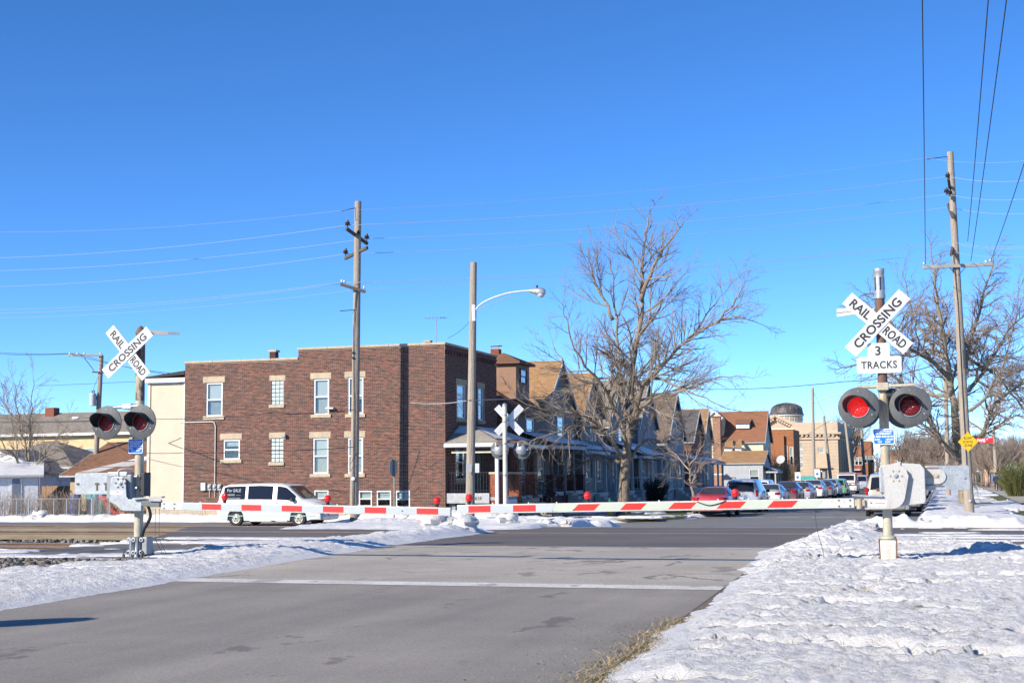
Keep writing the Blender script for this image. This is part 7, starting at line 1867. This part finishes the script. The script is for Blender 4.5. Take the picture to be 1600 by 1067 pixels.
def car(name, label, cat, loc, rz, kind, body, group=None, rim=None, glass=None, bumper=None, sc=1.0, scz=1.0, plate=True, rails=False):
    p = PROF[kind]; t = thing(name, label, cat, loc, rz, group); t.scale = (sc, sc, sc * scz)
    st = p['st']; xs = [s[0] for s in st]; f = lambda x, k: float(np.interp(x, xs, [s[k] for s in st]))
    sill, R = .24, p['wr'] + .055
    X = set(xs)
    for wx in p['wb']:
        for i in range(9): X.add(wx - R * math.cos(math.pi * i / 8))
    X = sorted(X); X = [x for i, x in enumerate(X) if i == 0 or x - X[i - 1] > .012]
    def zs(x):
        z = sill
        for wx in p['wb']:
            d = abs(x - wx)
            if d < R: z = max(z, p['wr'] + math.sqrt(R * R - d * d))
        if x < p['wb'][0] - R or x > p['wb'][1] + R: z = max(z, .30)
        return z
    rings = []
    for x in X:
        zt, wt, zb, wb = (f(x, k) for k in (1, 2, 3, 4)); s = zs(x); mid = max(s + .02, min(zb - .12, .62))
        rings.append([(x, 0, zt), (x, wt * .72, zt - .008), (x, wt * .97, zt - .045), (x, wt * 1.0 + .012, zt - .075), (x, wb - .012, zb + .02), (x, wb + .006, zb - .03), (x, wb + .02, mid), (x, wb + .004, s), (x, wb - .12, s + .005), (x, wb - .16, max(.22, s - .02) if s < .35 else s), (x, 0, max(.22, s - .02) if s < .35 else s)])
    m = MB()
    for sgn in (1, -1):
        o = len(m.v); k = len(rings[0])
        for r in rings: m.v += [(a, b * sgn, c) for a, b, c in r]
        for i in range(len(rings) - 1):
            for j in range(k - 1):
                q = (o + i * k + j, o + (i + 1) * k + j, o + (i + 1) * k + j + 1, o + i * k + j + 1)
                m.f.append(q if sgn < 0 else q[::-1]); m.mi.append(0)
        for i, rev in ((0, True), (len(rings) - 1, False)):
            q = tuple(o + i * k + j for j in range(k)); m.f.append(q[::-1] if (rev == (sgn > 0)) else q); m.mi.append(0)
    m.build('body', body, t, smooth=38)
    top = lambda x, s: Vector((x, s * f(x, 2), f(x, 1) - (.008 if abs(s) < .73 else .03)))
    def sidept(x, u, sg):    # u 0 at the belt, 1 at the roof edge
        zt, wt, zb, wb = (f(x, k) for k in (1, 2, 3, 4)); a = Vector((x, (wb - .012) * sg, zb + .02)); b = Vector((x, (wt + .012) * sg, zt - .075)); return a.lerp(b, u) + Vector((0, sg * .016, .004))
    gl = glass or M_autoglass
    def panel(nm, x0, x1, mt, up, w=.88):
        m = MB(); g = []
        for i in range(4):
            x = x0 + (x1 - x0) * i / 3
            for j in range(7): g.append(top(x, -w + 2 * w * j / 6) + Vector((up, 0, .012)))
        m.add(g, [(i * 7 + j, (i + 1) * 7 + j, (i + 1) * 7 + j + 1, i * 7 + j + 1) for i in range(3) for j in range(6)]); return m.build(nm, mt, t, smooth=180)
    panel('rear_window', *p['rear'], M_tint if kind != 'sedan' else gl, -.012); panel('windscreen', *p['wind'], gl, .012)
    for sg in (1, -1):
        for (a, b) in p['side']:
            hgt = lambda x: min(.93, max(.06, (f(x, 1) - f(x, 3) - .13) / max(.1, f(x, 1) - f(x, 3) - .09)))
            n = 14; m = MB(); g = []
            for i in range(n + 1):
                x = a + (b - a) * i / n; g += [sidept(x, .06, sg), sidept(x, hgt(x), sg)]
            fs = [(2 * i, 2 * i + 2, 2 * i + 3, 2 * i + 1) for i in range(n)]
            m.add(g, fs if sg < 0 else [q[::-1] for q in fs]); m.build('side_window', gl if kind != 'van' else M_tint, t, smooth=180)
        for x in p['seams']:
            m = MB(); w = f(x, 4); m.tube([(x, (w + .004) * sg, f(x, 3) + .0), (x, (w + .018) * sg, .62), (x + .02, (w + .004) * sg, .34)], .006, 4); m.build('door_seam', M_trim, t)
        x = p['side'][-1][1] - .08; w = f(x, 4)
        m = MB(); m.obox((x, (w + .11) * sg, f(x, 3) + .08), (X1, Y1, Z1), (.06, .10, .075)); m.build('wing_mirror', M_trim, t, bevel=.03)
        for x in p['seams'][:2]: MB().obox((x + .12, (f(x, 4) + .014) * sg, f(x, 3) - .07), (X1, Y1, Z1), (.07, .012, .014)).build('door_handle', body if kind != 'van' else M_trim, t)
        xr = st[0][0]
        if kind == 'sedan': MB().obox((xr + .07, .64 * sg, .86), (X1, Y1, Z1), (.085, .14, .075)).build('tail_light', M_tail, t, bevel=.03)
        elif kind == 'suv': MB().obox((xr + .075, .86 * sg, 1.02), (X1, Y1, Z1), (.07, .075, .17)).build('tail_light', M_tail, t, bevel=.03)
        else: MB().obox((xr + .045, .88 * sg, 1.0), (X1, Y1, Z1), (.045, .06, .2)).build('tail_light', M_tail, t, bevel=.02)
        xf = st[-1][0]
        MB().obox((xf - .10, .66 * sg, f(xf - .1, 1) - .12 if kind != 'van' else .80), (X1, Y1, Z1), (.11, .17, .07)).build('head_light', M_head, t, bevel=.02)
        MB().obox((xf - .10, (f(xf - .1, 4) - .02) * sg, .66), (X1, Y1, Z1), (.09, .04, .035)).build('indicator', M_amber, t, bevel=.01)
        for wx in p['wb']:
            r = p['wr']; c = Vector((wx, (p['W'] / 2 - .10) * sg, r)); w = MB(); w.lathe([(r * .6, -.09), (r * .94, -.10), (r, -.06), (r, .06), (r * .94, .10), (r * .62, .095)], c, Y1 * sg, 24); wo = w.build('wheel', M_tyre, t, smooth=40)
            m = MB(); m.lathe([(r * .64, .092), (r * .62, .06), (r * .5, .05), (r * .30, .07), (r * .2, .085), (0, .09)], c, Y1 * sg, 24)
            m.build('rim', rim or M_rim, wo, smooth=40); m = MB()
            for i in range(6):
                a = math.pi / 3 * i; m.lathe([(r * .085, 0), (0, .001)], c + Vector((math.cos(a) * r * .42, sg * .066, math.sin(a) * r * .42)), Y1 * sg, 8)
            m.lathe([(r * .13, .0), (0, .001)], c + Y1 * sg * .092, Y1 * sg, 10); m.build('rim_hole', M_trim, wo)
    bm = bumper or body
    MB().prism([(-.80, .34), (-.74, .30), (.74, .30), (.80, .34), (.80, .56), (.76, .60), (-.76, .60), (-.80, .56)], (st[0][0] - .05, 0, 0), Y1, Z1, X1, .3).build('rear_bumper', bm, t, bevel=.04)
    MB().prism([(-.80, .30), (-.74, .26), (.74, .26), (.80, .30), (.80, .54), (.76, .58), (-.76, .58), (-.80, .54)], (st[-1][0] - .25, 0, 0), Y1, Z1, X1, .3).build('front_bumper', bm, t, bevel=.04)
    if plate: MB().box(st[0][0] - .062, st[0][0] - .03, -.16, .16, .66 if kind == 'sedan' else .70, .78 if kind == 'sedan' else .83).build('licence_plate', M_plate, t)
    MB().box(p['wb'][0] - .2, p['wb'][1] + .2, -.6, .6, .16, .24).build('chassis', M_trim, t)
    if rails:
        for sg in (1, -1): MB().tube([(-1.9, .62 * sg, 1.79), (-1.8, .62 * sg, 1.85), (.1, .62 * sg, 1.85), (.2, .62 * sg, 1.79)], .02, 6).build('roof_rail', M_trim, t)
    return t
N90 = math.pi / 2
P_white = paint('white_car_paint', (.70, .70, .68)); P_red = paint('red_car_paint', (.42, .012, .022)); P_silver = paint('silver_car_paint', (.50, .51, .52), .5); P_maroon = paint('maroon_car_paint', (.10, .016, .03)); P_black = paint('black_car_paint', (.02, .022, .025))
P_green = paint('green_car_paint', (.10, .34, .18)); P_beige = paint('beige_car_paint', (.50, .45, .36), .3); P_blue = paint('dark_blue_car_paint', (.03, .045, .11)); P_lilac = paint('pale_lilac_car_paint', (.50, .48, .53), .3); P_grey = paint('grey_car_paint', (.2, .21, .22), .4)
# the white van by the brick wall
vY = 55.3
a = on_ground(436, 821); van = car('parked_van', 'white passenger van with FOR SALE writing on its rear side window, by the brick wall', 'van', (X_at(435, vY), vY, gz(vY) + .004), 0, 'van', P_white, rim=mat('cream_rim', (.52, .48, .38), .4, metal=.3), sc=1.0, scz=.965, plate=False)
sgn = -1; s0 = PROF['van']; wv = lambda x: float(np.interp(x, [s[0] for s in s0['st']], [s[4] for s in s0['st']]))
n_ = Vector((0, -.984, .178)).normalized(); u_ = X1; v_ = Vector((0, .178, .984)).normalized()
m = MB(); base = Vector((-1.66, -.925, 1.42))
text_into(m, 'For SALE', .20, base + v_ * .17 + n_ * .03, u_, v_, width=.66, bold=.004)
text_into(m, 'ASKING', .12, base + v_ * -.03 + n_ * .03 - u_ * .14, u_, v_, width=.36, bold=.003); m.bar(base - v_ * .05 + n_ * .032 + u_ * .12, base - v_ * .05 + n_ * .032 + u_ * .34, .012, .004, up=n_)
text_into(m, '219-555-0147' if False else '//////////', .10, base - v_ * .19 + n_ * .03 + u_ * .03, u_, v_, width=.62, bold=.002)
m.build('window_writing', mat('faded_window_paint', (.36, .37, .38), .8), van)
MB().box(-2.3, 2.2, -1.0, -.985, .44, .47).build('body_stripe', mat('turquoise_stripe', (.35, .62, .66), .4), van)
for x0, x1 in ((-.85, .20), (.40, .95)): MB().box(x0, x1, -1.03, -.94, .20, .27).build('side_step', mat('cream_step', (.55, .50, .38), .5), van, bevel=.01)
MB().box(2.40, 2.58, -.75, .75, .42, .62).build('bumper_cover', P_white, van, bevel=.04); b = MB().box(2.581, 2.592, -.52, -.24, .44, .58).build('front_plate', M_plate, van); MB().box(2.592, 2.596, -.45, -.31, .46, .56).build('plate_print', M_ared, b)
MB().box(2.44, 2.478, -.62, .62, .66, .90).build('grille', M_trim, van, bevel=.01)
m = MB(); m.tube([(.95, -.42 + .18 * math.cos(i * math.pi / 8), 1.22 + .18 * math.sin(i * math.pi / 8)) for i in range(17)], .014, 5); m.build('steering_wheel', M_trim, van)
# the kerb-side row on the left of the far street, all seen from behind
def park(px, Y, name, label, cat, kind, pt, X=None, **kw):
    x = X if X is not None else X_at(px, Y - 2.3)
    return car(name, label, cat, (x, Y, gz(Y) + .004), N90, kind, pt, group=kw.pop('group', 'cars parked along the left kerb'), **kw)
park(1107, 69.2, 'parked_car', 'red sedan parked nearest the crossing, its rear to the camera', 'car', 'sedan', P_red, glass=M_autoglass)
park(1157, 76.6, 'parked_suv', 'silver sport utility with black rear window and roof rails behind the red sedan', 'car', 'suv', P_silver, glass=M_tint, rails=True)
park(1197, 86.0, 'parked_car', 'white sedan with dark rear window behind the silver sport utility', 'car', 'sedan', P_white)
park(1193, 93.5, 'parked_car', 'tall white hatchback roof showing over the white sedan', 'car', 'suv', P_white, scz=.93, X=-11.6)
park(1224, 93.0, 'parked_car', 'dark maroon sedan right of the white sedan', 'car', 'sedan', P_maroon, scz=1.06)
park(1247, 101.5, 'parked_car', 'silver sedan with a long red rear lamp bar', 'car', 'sedan', P_lilac)
park(1267, 108.5, 'parked_car', 'pale sedan with square red rear lamps', 'car', 'sedan', P_white, scz=1.08)
park(1283, 115.5, 'parked_car', 'small dark car between two pale sedans', 'car', 'sedan', P_grey)
park(1293, 121.5, 'parked_car', 'white sedan with a red light in its rear window', 'car', 'sedan', P_white, scz=1.06)
park(1305, 128.5, 'parked_car', 'pale green car beyond the white sedan', 'car', 'suv', P_green, scz=.86)
park(1309, 134.0, 'parked_car', 'black car beside the green one', 'car', 'sedan', P_black, X=-10.2)
vn_ = park(1322, 141.0, 'parked_van', 'white and dark red striped van taller than its neighbours', 'van', 'van', P_white, scz=1.08)
for z0, z1 in ((.74, .82), (.95, 1.0)): MB().box(-2.50, 2.3, -1.0, 1.0, z0, z1).build('red_stripe', mat('dark_red_paint', (.25, .02, .02)), vn_)
MB().box(-2.31, -2.24, -.75, .75, 1.76, 1.84).build('roof_stripe', mat('dark_red_paint', (.25, .02, .02)), vn_)
park(1343, 156, 'parked_car', 'silver minivan beyond the striped van', 'car', 'suv', P_silver); park(1352, 172, 'parked_car', 'small white car at the far end of the left row', 'car', 'sedan', P_white)
park(1362, 196, 'parked_car', 'dark car farthest down the left row', 'car', 'sedan', P_grey)
# right-hand row
gR = 'cars parked along the right kerb'
park(1384, 69.8, 'parked_suv', 'big beige sport utility parked just behind the right gate bracket', 'car', 'suv', P_beige, group=gR, glass=mat('dusty_glass', (.35, .36, .33), .25), bumper=P_grey, scz=1.1, sc=1.04)
cols = [(P_grey, 'suv', 'dark grey sport utility behind the beige one'), (P_silver, 'sedan', 'silver sedan second behind the beige sport utility'), (P_maroon, 'sedan', 'maroon sedan third behind the beige sport utility'), (P_white, 'suv', 'white sport utility in the middle of the right row'), (P_red, 'sedan', 'red car in the middle of the right row'), (P_silver, 'suv', 'silver sport utility after the red car in the right row'), (P_black, 'sedan', 'black car in the far half of the right row'), (P_white, 'sedan', 'white car in the far half of the right row'), (P_blue, 'suv', 'dark blue car near the end of the right row'), (P_grey, 'sedan', 'last grey car of the right row')]
for i, (pt, k, lb) in enumerate(cols): park(0, 77.5 + i * 7.3, 'parked_car', lb, 'car', k, pt, X=-2.15, group=gR)
# ------------------------------------------------------------------ small street things
# fire hydrant
p = on_ground(953, 806); t = thing('fire_hydrant', 'yellow fire hydrant with green bonnet on the snowy verge', 'hydrant', p)
M_hy = weathered('hydrant_yellow', (.70, .46, .05), (.55, .36, .06), .5, scale=6); M_hg = mat('hydrant_green', (.04, .25, .15), .5, var=.1)
MB().lathe([(.19, 0), (.19, .05), (.135, .07), (.125, .5), (.16, .52), (.16, .58), (.13, .59)], n=18).build('barrel', M_hy, t, smooth=40)
MB().lathe([(.17, .59), (.17, .64), (.15, .70), (.11, .78), (.05, .84), (.035, .85), (.035, .92), (0, .93)], n=18).build('bonnet', M_hg, t, smooth=50)
for s in (-1, 1): MB().lathe([(.06, 0), (.06, .1), (.07, .1), (.07, .14), (.02, .15), (.02, .18), (0, .18)], (0, .1 * s, .44), (0, s, 0), 12).build('hose_cap', M_hg, t, smooth=40)
MB().lathe([(.08, 0), (.08, .1), (.09, .1), (.09, .15), (.02, .16), (.02, .2), (0, .2)], (.1, 0, .40), (1, 0, 0), 12).build('pumper_cap', M_hg, t, smooth=40)
for i in range(8):
    a = i * math.pi / 4; MB().lathe([(.014, 0), (.014, .02), (0, .02)], (math.cos(a) * .145, math.sin(a) * .145, .59), n=6).build('flange_bolt', M_hy, t)
# stop sign, seen nearly edge on from behind
d = 61.5; b, v = at_d(616, 805, d), None; b.z = gz(b.y); t = thing('stop_sign', 'stop sign seen from behind on a thin post before the brick wall', 'stop sign', b)
zt = at_d(614.5, 716, d).z - b.z; zc = at_d(614.5, 730, d).z - b.z
MB().box(-.03, .03, -.03, .03, -.1, zt).build('post', mat('green_post', (.20, .21, .18), .6, metal=.3), t)
A = math.radians(84); u = Vector((math.cos(A), math.sin(A), 0)); nn = Vector((math.sin(A), -math.cos(A), 0)) * -1
oc = [(.41 * math.cos(math.pi / 8 + i * math.pi / 4), .41 * math.sin(math.pi / 8 + i * math.pi / 4)) for i in range(8)]
f = Vector((0, 0, zc)) + nn * .035; s = MB().prism(oc, f, u, Z1, nn, .006).build('sign_face', mat('sign_back_grey', (.30, .31, .31), .55, metal=.2), t)
MB().prism([(x * .96, y * .96) for x, y in oc], f + nn * .0062, u, Z1, nn, .001).build('red_face', M_sred, s)
m = MB(); text_into(m, 'STOP', .26, f + nn * .0076, u * -1, Z1, width=.6, bold=.006, depth=.0); m.build('lettering', M_swh, s)
# small leaning white post by the van
p = on_ground(513, 814); t = thing('marker_post', 'short white marker post leaning in the snow before the van', 'post', p)
MB().tube([(0, 0, -.1), (-.03, 0, .35), (-.07, 0, .72)], .055, 10).build('post', M_white, t, smooth=60); MB().tube([(-.07, 0, .72), (-.072, 0, .75)], [.056, .03], 10).build('cap', M_white, t)
# chain link fence at the left
FY = 63.9; t = thing('chain_link_fence', 'low galvanized chain link fence with a gate in front of the white garage', 'fence', (X_at(-30, FY), FY, -.65))
fx0, fx1 = 0.0, X_at(145, FY) - X_at(-30, FY); gx1 = X_at(170, FY) - X_at(-30, FY); hF = at_Y(100, 779, FY).z + .65
x = fx0
n = 9
for i in range(n + 1):
    x = fx0 + (fx1 - fx0) * i / n; MB().tube([(x, 0, -.2), (x, 0, hF + .02)], .03 if i < n else .05, 8).build('post', M_galv, t, smooth=60)
for z, r in ((hF, .022), (.1, .01)): MB().tube([(fx0, -.02, z), (fx1, -.02, z)], r, 6).build('top_rail' if z > .5 else 'tension_wire', M_galv, t, smooth=60)
def link(x0, x1, z0, z1, s=.075):
    m = MB(); H = z1 - z0; k = x0 - H
    while k < x1:
        for sg in (1, -1):
            a, b = (k, z0), (k + H, z1)
            if sg < 0: a, b = (k, z1), (k + H, z0)
            q0, q1 = max(a[0], x0), min(b[0], x1)
            if q1 - q0 < .02: continue
            zz = lambda xx: a[1] + (b[1] - a[1]) * (xx - a[0]) / H
            m.tube([(q0, -.03 * sg * .2 - .02, zz(q0)), (q1, -.03 * sg * .2 - .02, zz(q1))], .0032, 3, cap=False)
        k += s * 1.41
    return m
link(fx0, fx1, .05, hF).build('chain_link', M_galv, t, kind='stuff')
g = thing('chain_link_gate', 'chain link gate with a pale frame at the right end of the fence', 'gate', (X_at(147, FY), FY, -.65)); gw = X_at(169, FY) - X_at(147, FY)
MB().tube([(0, 0, .12), (0, 0, hF - .02), (gw, 0, hF - .02), (gw, 0, .12), (0, 0, .12), (0, 0, .2)], .028, 8).build('gate_frame', M_galv, g, smooth=60); link(.02, gw - .02, .12, hF - .03).build('chain_link', M_galv, g, kind='stuff')
MB().tube([(gw + .12, 0, -.2), (gw + .12, 0, hF + .05)], .04, 8).build('gate_post', M_galv, g, smooth=60)
# board fence, bins, slide
M_board = island_mat('cedar_board', [(.26, .15, .09), (.32, .19, .11), (.21, .12, .075)], .85, .2, 6)
BYY = 76; t = thing('board_fence', 'brown board fence behind the chain link fence', 'fence', (X_at(66, BYY), BYY, -.65)); w = X_at(112, BYY) - X_at(66, BYY); h = at_Y(80, 759, BYY).z + .65; k = 0
bo = None
for i in range(int(w / .16)):
    if bo is None: bo = MB().box(0, .15, 0, .025, 0, h).build('board', M_board, t)
    else: c = bo.copy(); COL.objects.link(c); c.location = (i * .16, random.Random(i).uniform(-.01, .01), random.Random(i).uniform(-.03, .03))
MB().box(0, w, .026, .07, h * .75, h * .75 + .09).build('rail', M_board, t)
p = at_Y(153, 812, 68); t = thing('toy_slide', 'red plastic toy slide with blue top seen through the gate', 'toy slide', (X_at(158, 68), 68, -.62))
M_tr = mat('red_plastic', (.62, .03, .04), .4); M_tb = mat('blue_plastic', (.05, .10, .34), .4); M_tt = mat('teal_plastic', (.06, .38, .36), .4)
m = MB(); m.prism([(0, 1.0), (.25, .95), (.75, .35), (1.15, .12), (1.45, .1), (1.45, .04), (1.1, .05), (.65, .28), (.2, .88), (0, .93)], (0, -.2, 0), X1, Z1, Y1, .4)
for yy in (-.24, .2): m.prism([(0, 1.12), (.28, 1.06), (.8, .46), (1.2, .22), (1.45, .2), (1.45, .04), (1.1, .05), (.65, .28), (.2, .88), (0, .93)], (0, yy, 0), X1, Z1, Y1, .04)
m.build('chute', M_tr, t, bevel=.01); MB().box(-.5, 0, -.26, .26, .9, 1.0).build('platform', M_tb, t, bevel=.02)
for (xx, yy) in ((-.46, -.22), (-.46, .22), (-.04, -.22), (-.04, .22)): MB().box(xx - .03, xx + .03, yy - .03, yy + .03, 0, 1.25).build('leg', M_tb, t)
t = thing('storage_box', 'teal plastic storage box with a grey lid behind the fence gate', 'box', (X_at(152, 70), 70, -.65)); MB().box(-.55, .55, -.3, .3, 0, 1.45).build('box_body', M_tt, t, bevel=.03); MB().box(-.6, .6, -.34, .34, 1.45, 1.6).build('lid', M_trimgrey, t, bevel=.03)
t = thing('barrel', 'blue plastic barrel left of the teal box', 'barrel', (X_at(119, 69), 69, -.65)); t.scale = (.8, .8, .85); MB().lathe([(.0, 0), (.36, 0), (.4, .05), (.42, .5), (.4, 1.3), (.36, 1.42), (0, 1.45)], n=20).build('shell', M_tb, t, smooth=40)
for z in (.45, .9): MB().lathe([(.41, z - .03), (.44, z), (.41, z + .03)], n=20).build('hoop', M_tb, t, smooth=40)
# blue and white parking signs before the church
for px, py, lb in ((1247, 772, 'left one of two small blue and white parking signs before the church'), (1277, 741, 'right one of two small blue and white parking signs before the church')):
    Y = 168 if px < 1260 else 176; q = at_Y(px, py - (6 if px < 1260 else 0), Y); t = thing('parking_sign', lb, 'sign', (q.x, Y, -.6)); z = at_Y(px, 744 if px < 1260 else 739, Y).z + .6
    MB().box(-.03, .03, -.03, .03, 0, z + .5).build('post', M_galv, t); s = MB().box(-.32, .32, -.05, -.031, z - .5, z + .5).build('sign_face', M_swh, t); MB().lathe([(.0, .004), (.17, .003), (.17, 0)], (0, -.05, z - .1), -Y1, 18).build('blue_symbol', M_bsign, s)
t = thing('bus_shelter', 'low teal roofed stall between the two parking signs', 'stall', (X_at(1262, 178), 178, -1.1)); t.scale = (.8, .8, .8); m = MB(); m.prism([(-1.3, 2.0), (1.3, 2.0), (.9, 2.6), (-.9, 2.6)], (0, -.6, 0), X1, Z1, Y1, 1.4); m.build('roof', M_tt, t)
for xx in (-1.1, 1.1):
    for yy in (-.5, .7): MB().box(xx - .06, xx + .06, yy - .06, yy + .06, 0, 2.0).build('post', M_trimgrey, t)
MB().box(-1.1, 1.1, .66, .69, .3, 1.9).build('back_panel', mat('weathered_wood', (.30, .24, .17), .9), t)
# satellite dish on the cottage
q = at_Y(1220, 718, 168); t = thing('satellite_dish', 'white satellite dish on the roof edge of the cottage', 'dish', q); t.scale = (.62, .62, .62)
MB().lathe([(0, -.12), (.3, -.1), (.6, -.02), (.85, .1), (.87, .1), (.6, -.05), (0, -.15)], (0, 0, 0), Vector((-.3, -.85, .4)), 24).build('reflector', M_trimd, t, smooth=60); MB().tube([(0, .1, 0), (-.1, .2, -.9), (-.3, .2, -1.1)], .05, 8).build('arm', M_galv, t); MB().tube([(0, 0, -.5), (-.2, -.6, -.1)], .03, 6).build('feed_arm', M_galv, t)
# low white and grey wall, far shrine wall on the right
t = thing('panel_fence', 'grey panel fence beside the right sidewalk with a pink end post', 'fence', (6.75, 96, -.65)); 
for i in range(8): MB().box(-.04, .04, i * 2.4 + .03, i * 2.4 + 2.37, .05, 1.35).build('panel', mat('grey_panel', (.36, .38, .40), .7, var=.1), t)
for i in range(9): MB().box(-.07, .07, i * 2.4 - .07, i * 2.4 + .07, 0, 1.5).build('post', mat('pinkish_post', (.62, .45, .36), .7) if i == 8 else M_galv, t)
t = thing('shrine_wall', 'pink wall with a blue niche at the end of the right sidewalk', 'wall', (X_at(1551, 190), 190, -.65)); mp = mat('pink_stucco', (.58, .36, .27), .85); m = MB(); wall(m, (-1.0, 0, 0), X1, (0, -1, 0), 2.0, 2.3, [(.65, 1.35, .4, 1.9)], reveal=.25); m.box(-1, 1, .26, .5, 0, 2.3); m.build('wall', mp, t); MB().box(-.34, .34, .2, .255, .4, 1.9).build('niche', mat('niche_blue', (.16, .22, .36), .8), t)
t = thing('brick_pier', 'reddish brick pier right of the shrine wall', 'pier', (X_at(1565, 188), 188, -.65)); m = MB(); bricks(m, (-.55, -.4, 0), X1, -Y1, 1.1, 3.7, [], H=.12, L=.35); m.box(-.545, .545, -.395, .5, 0, 3.69); m.build('shaft', M_rbrick, t); MB().box(-.65, .65, -.5, .6, 3.7, 3.9).build('cap', M_pale, t)
# two people far down the right sidewalk
def skin_body(name, verts, edges, radii, mt, parent, root=0, lvl=2):
    me = bpy.data.meshes.new(name); me.from_pydata(verts, edges, []); o = bpy.data.objects.new(name, me); COL.objects.link(o); o.parent = parent
    o.modifiers.new('skin', 'SKIN'); o.data.skin_vertices[0].data[root].use_root = True
    for v, r in zip(o.data.skin_vertices[0].data, radii): v.radius = (r, r)
    s = o.modifiers.new('sub', 'SUBSURF'); s.levels = s.render_levels = lvl; me.materials.append(mt); return o
def person(label, x, y, rz, coat, trousers, h=1.0, hat=None, bag=False, stride=.16):
    t = thing('person', label, 'person', (x, y, gz(y) + .075), rz, 'people on the right sidewalk'); t.scale = (h, h, h); skin = mat('skin', (.48, .28, .20), .6)
    V = [(0, 0, .92), (0, 0, 1.12), (0, .01, 1.34), (0, 0, 1.48), (0, -.01, 1.56), (0, -.02, 1.66), (0, -.01, 1.74),
         (-.10, 0, .86), (-.11, -stride * .5, .48), (-.11, -stride, .08), (-.11, -stride - .14, .04), (.10, 0, .86), (.11, stride * .3, .48), (.11, stride, .10), (.11, stride - .13, .04),
         (-.19, 0, 1.40), (-.25, .06, 1.14), (-.25, -.04, .90), (-.25, -.08, .80), (.19, 0, 1.40), (.25, -.05, 1.14), (.24, -.14, .92), (.24, -.17, .82)]
    E = [(0, 1), (1, 2), (2, 3), (3, 4), (4, 5), (5, 6), (0, 7), (7, 8), (8, 9), (9, 10), (0, 11), (11, 12), (12, 13), (13, 14), (2, 15), (15, 16), (16, 17), (17, 18), (2, 19), (19, 20), (20, 21), (21, 22)]
    Rr = [.15, .145, .16, .06, .06, .10, .085, .09, .065, .05, .045, .09, .065, .05, .045, .075, .055, .042, .045, .075, .055, .042, .045]
    skin_body('body', V, E, Rr, skin, t)
    k = [0, 1, 2, 15, 16, 17, 19, 20, 21]; idx = {a: i for i, a in enumerate(k)}; ce = [(idx[a], idx[b]) for a, b in E if a in idx and b in idx]
    skin_body('jacket', [(V[i][0], V[i][1], V[i][2] + (-.12 if i == 0 else 0)) for i in k], ce, [Rr[i] + .035 for i in k], coat, t)
    k = [0, 7, 8, 9, 11, 12, 13]; idx = {a: i for i, a in enumerate(k)}; ce = [(idx[a], idx[b]) for a, b in E if a in idx and b in idx]
    skin_body('trousers', [(V[i][0], V[i][1], V[i][2] + .03) for i in k], ce, [Rr[i] + .022 for i in k], trousers, t)
    for s, yy in ((-1, -stride), (1, stride)): MB().obox((.11 * s, yy - .06, .045), (X1, Y1, Z1), (.055, .14, .045)).build('shoe', M_trim, t, bevel=.03)
    MB().lathe([(.0, .14), (.07, .125), (.105, .06), (.11, .0), (.09, -.05)], (0, .005, 1.70), (0, .15, 1), 14).build('hat' if hat else 'hair', hat or mat('dark_hair', (.03, .02, .015), .8), t, smooth=60)
    for s in (-1, 1): MB().lathe([(.0, .008), (.012, .004), (.014, 0)], (s * .035, -.112, 1.675), -Y1, 8).build('eye', M_ink, t)
    return t
person('walker in dark navy jacket and dark trousers, left of the two on the sidewalk', X_at(1556, 150), 150, math.pi, mat('navy_cloth', (.025, .03, .07), .9), mat('dark_cloth', (.03, .025, .03), .9))
person('walker in bright blue jacket with a dark bag, right of the two on the sidewalk', X_at(1565, 151), 151, math.pi + .15, mat('blue_cloth', (.03, .10, .35), .9), mat('dark_cloth', (.03, .025, .03), .9), 1.02, stride=.1)

# the round sign left of the frame whose shadow falls on the road
t = thing('warning_sign', 'round yellow railway warning sign on a post by the near left roadside', 'road sign', (-11.54, 8.55, 0))
MB().box(-.03, .03, -.03, .03, -.1, 2.6).build('post', M_galv, t); s = MB().lathe([(0, 0), (.42, 0), (.42, .006), (0, .007)], (0, -.033, 2.2), -Y1, 32).build('sign_face', M_yel, t)
m = MB()
for a in (-45, 45): u = Vector((math.cos(math.radians(a)), 0, math.sin(math.radians(a)))); m.obox(Vector((0, -.042, 2.2)), (u, Y1, u.cross(Y1)), (.4, .0012, .035))
for x in (-.22, .22): text_into(m, 'R', .2, (x, -.0415, 2.2), X1, Z1, bold=.008)
m.build('lettering', M_blk, s)
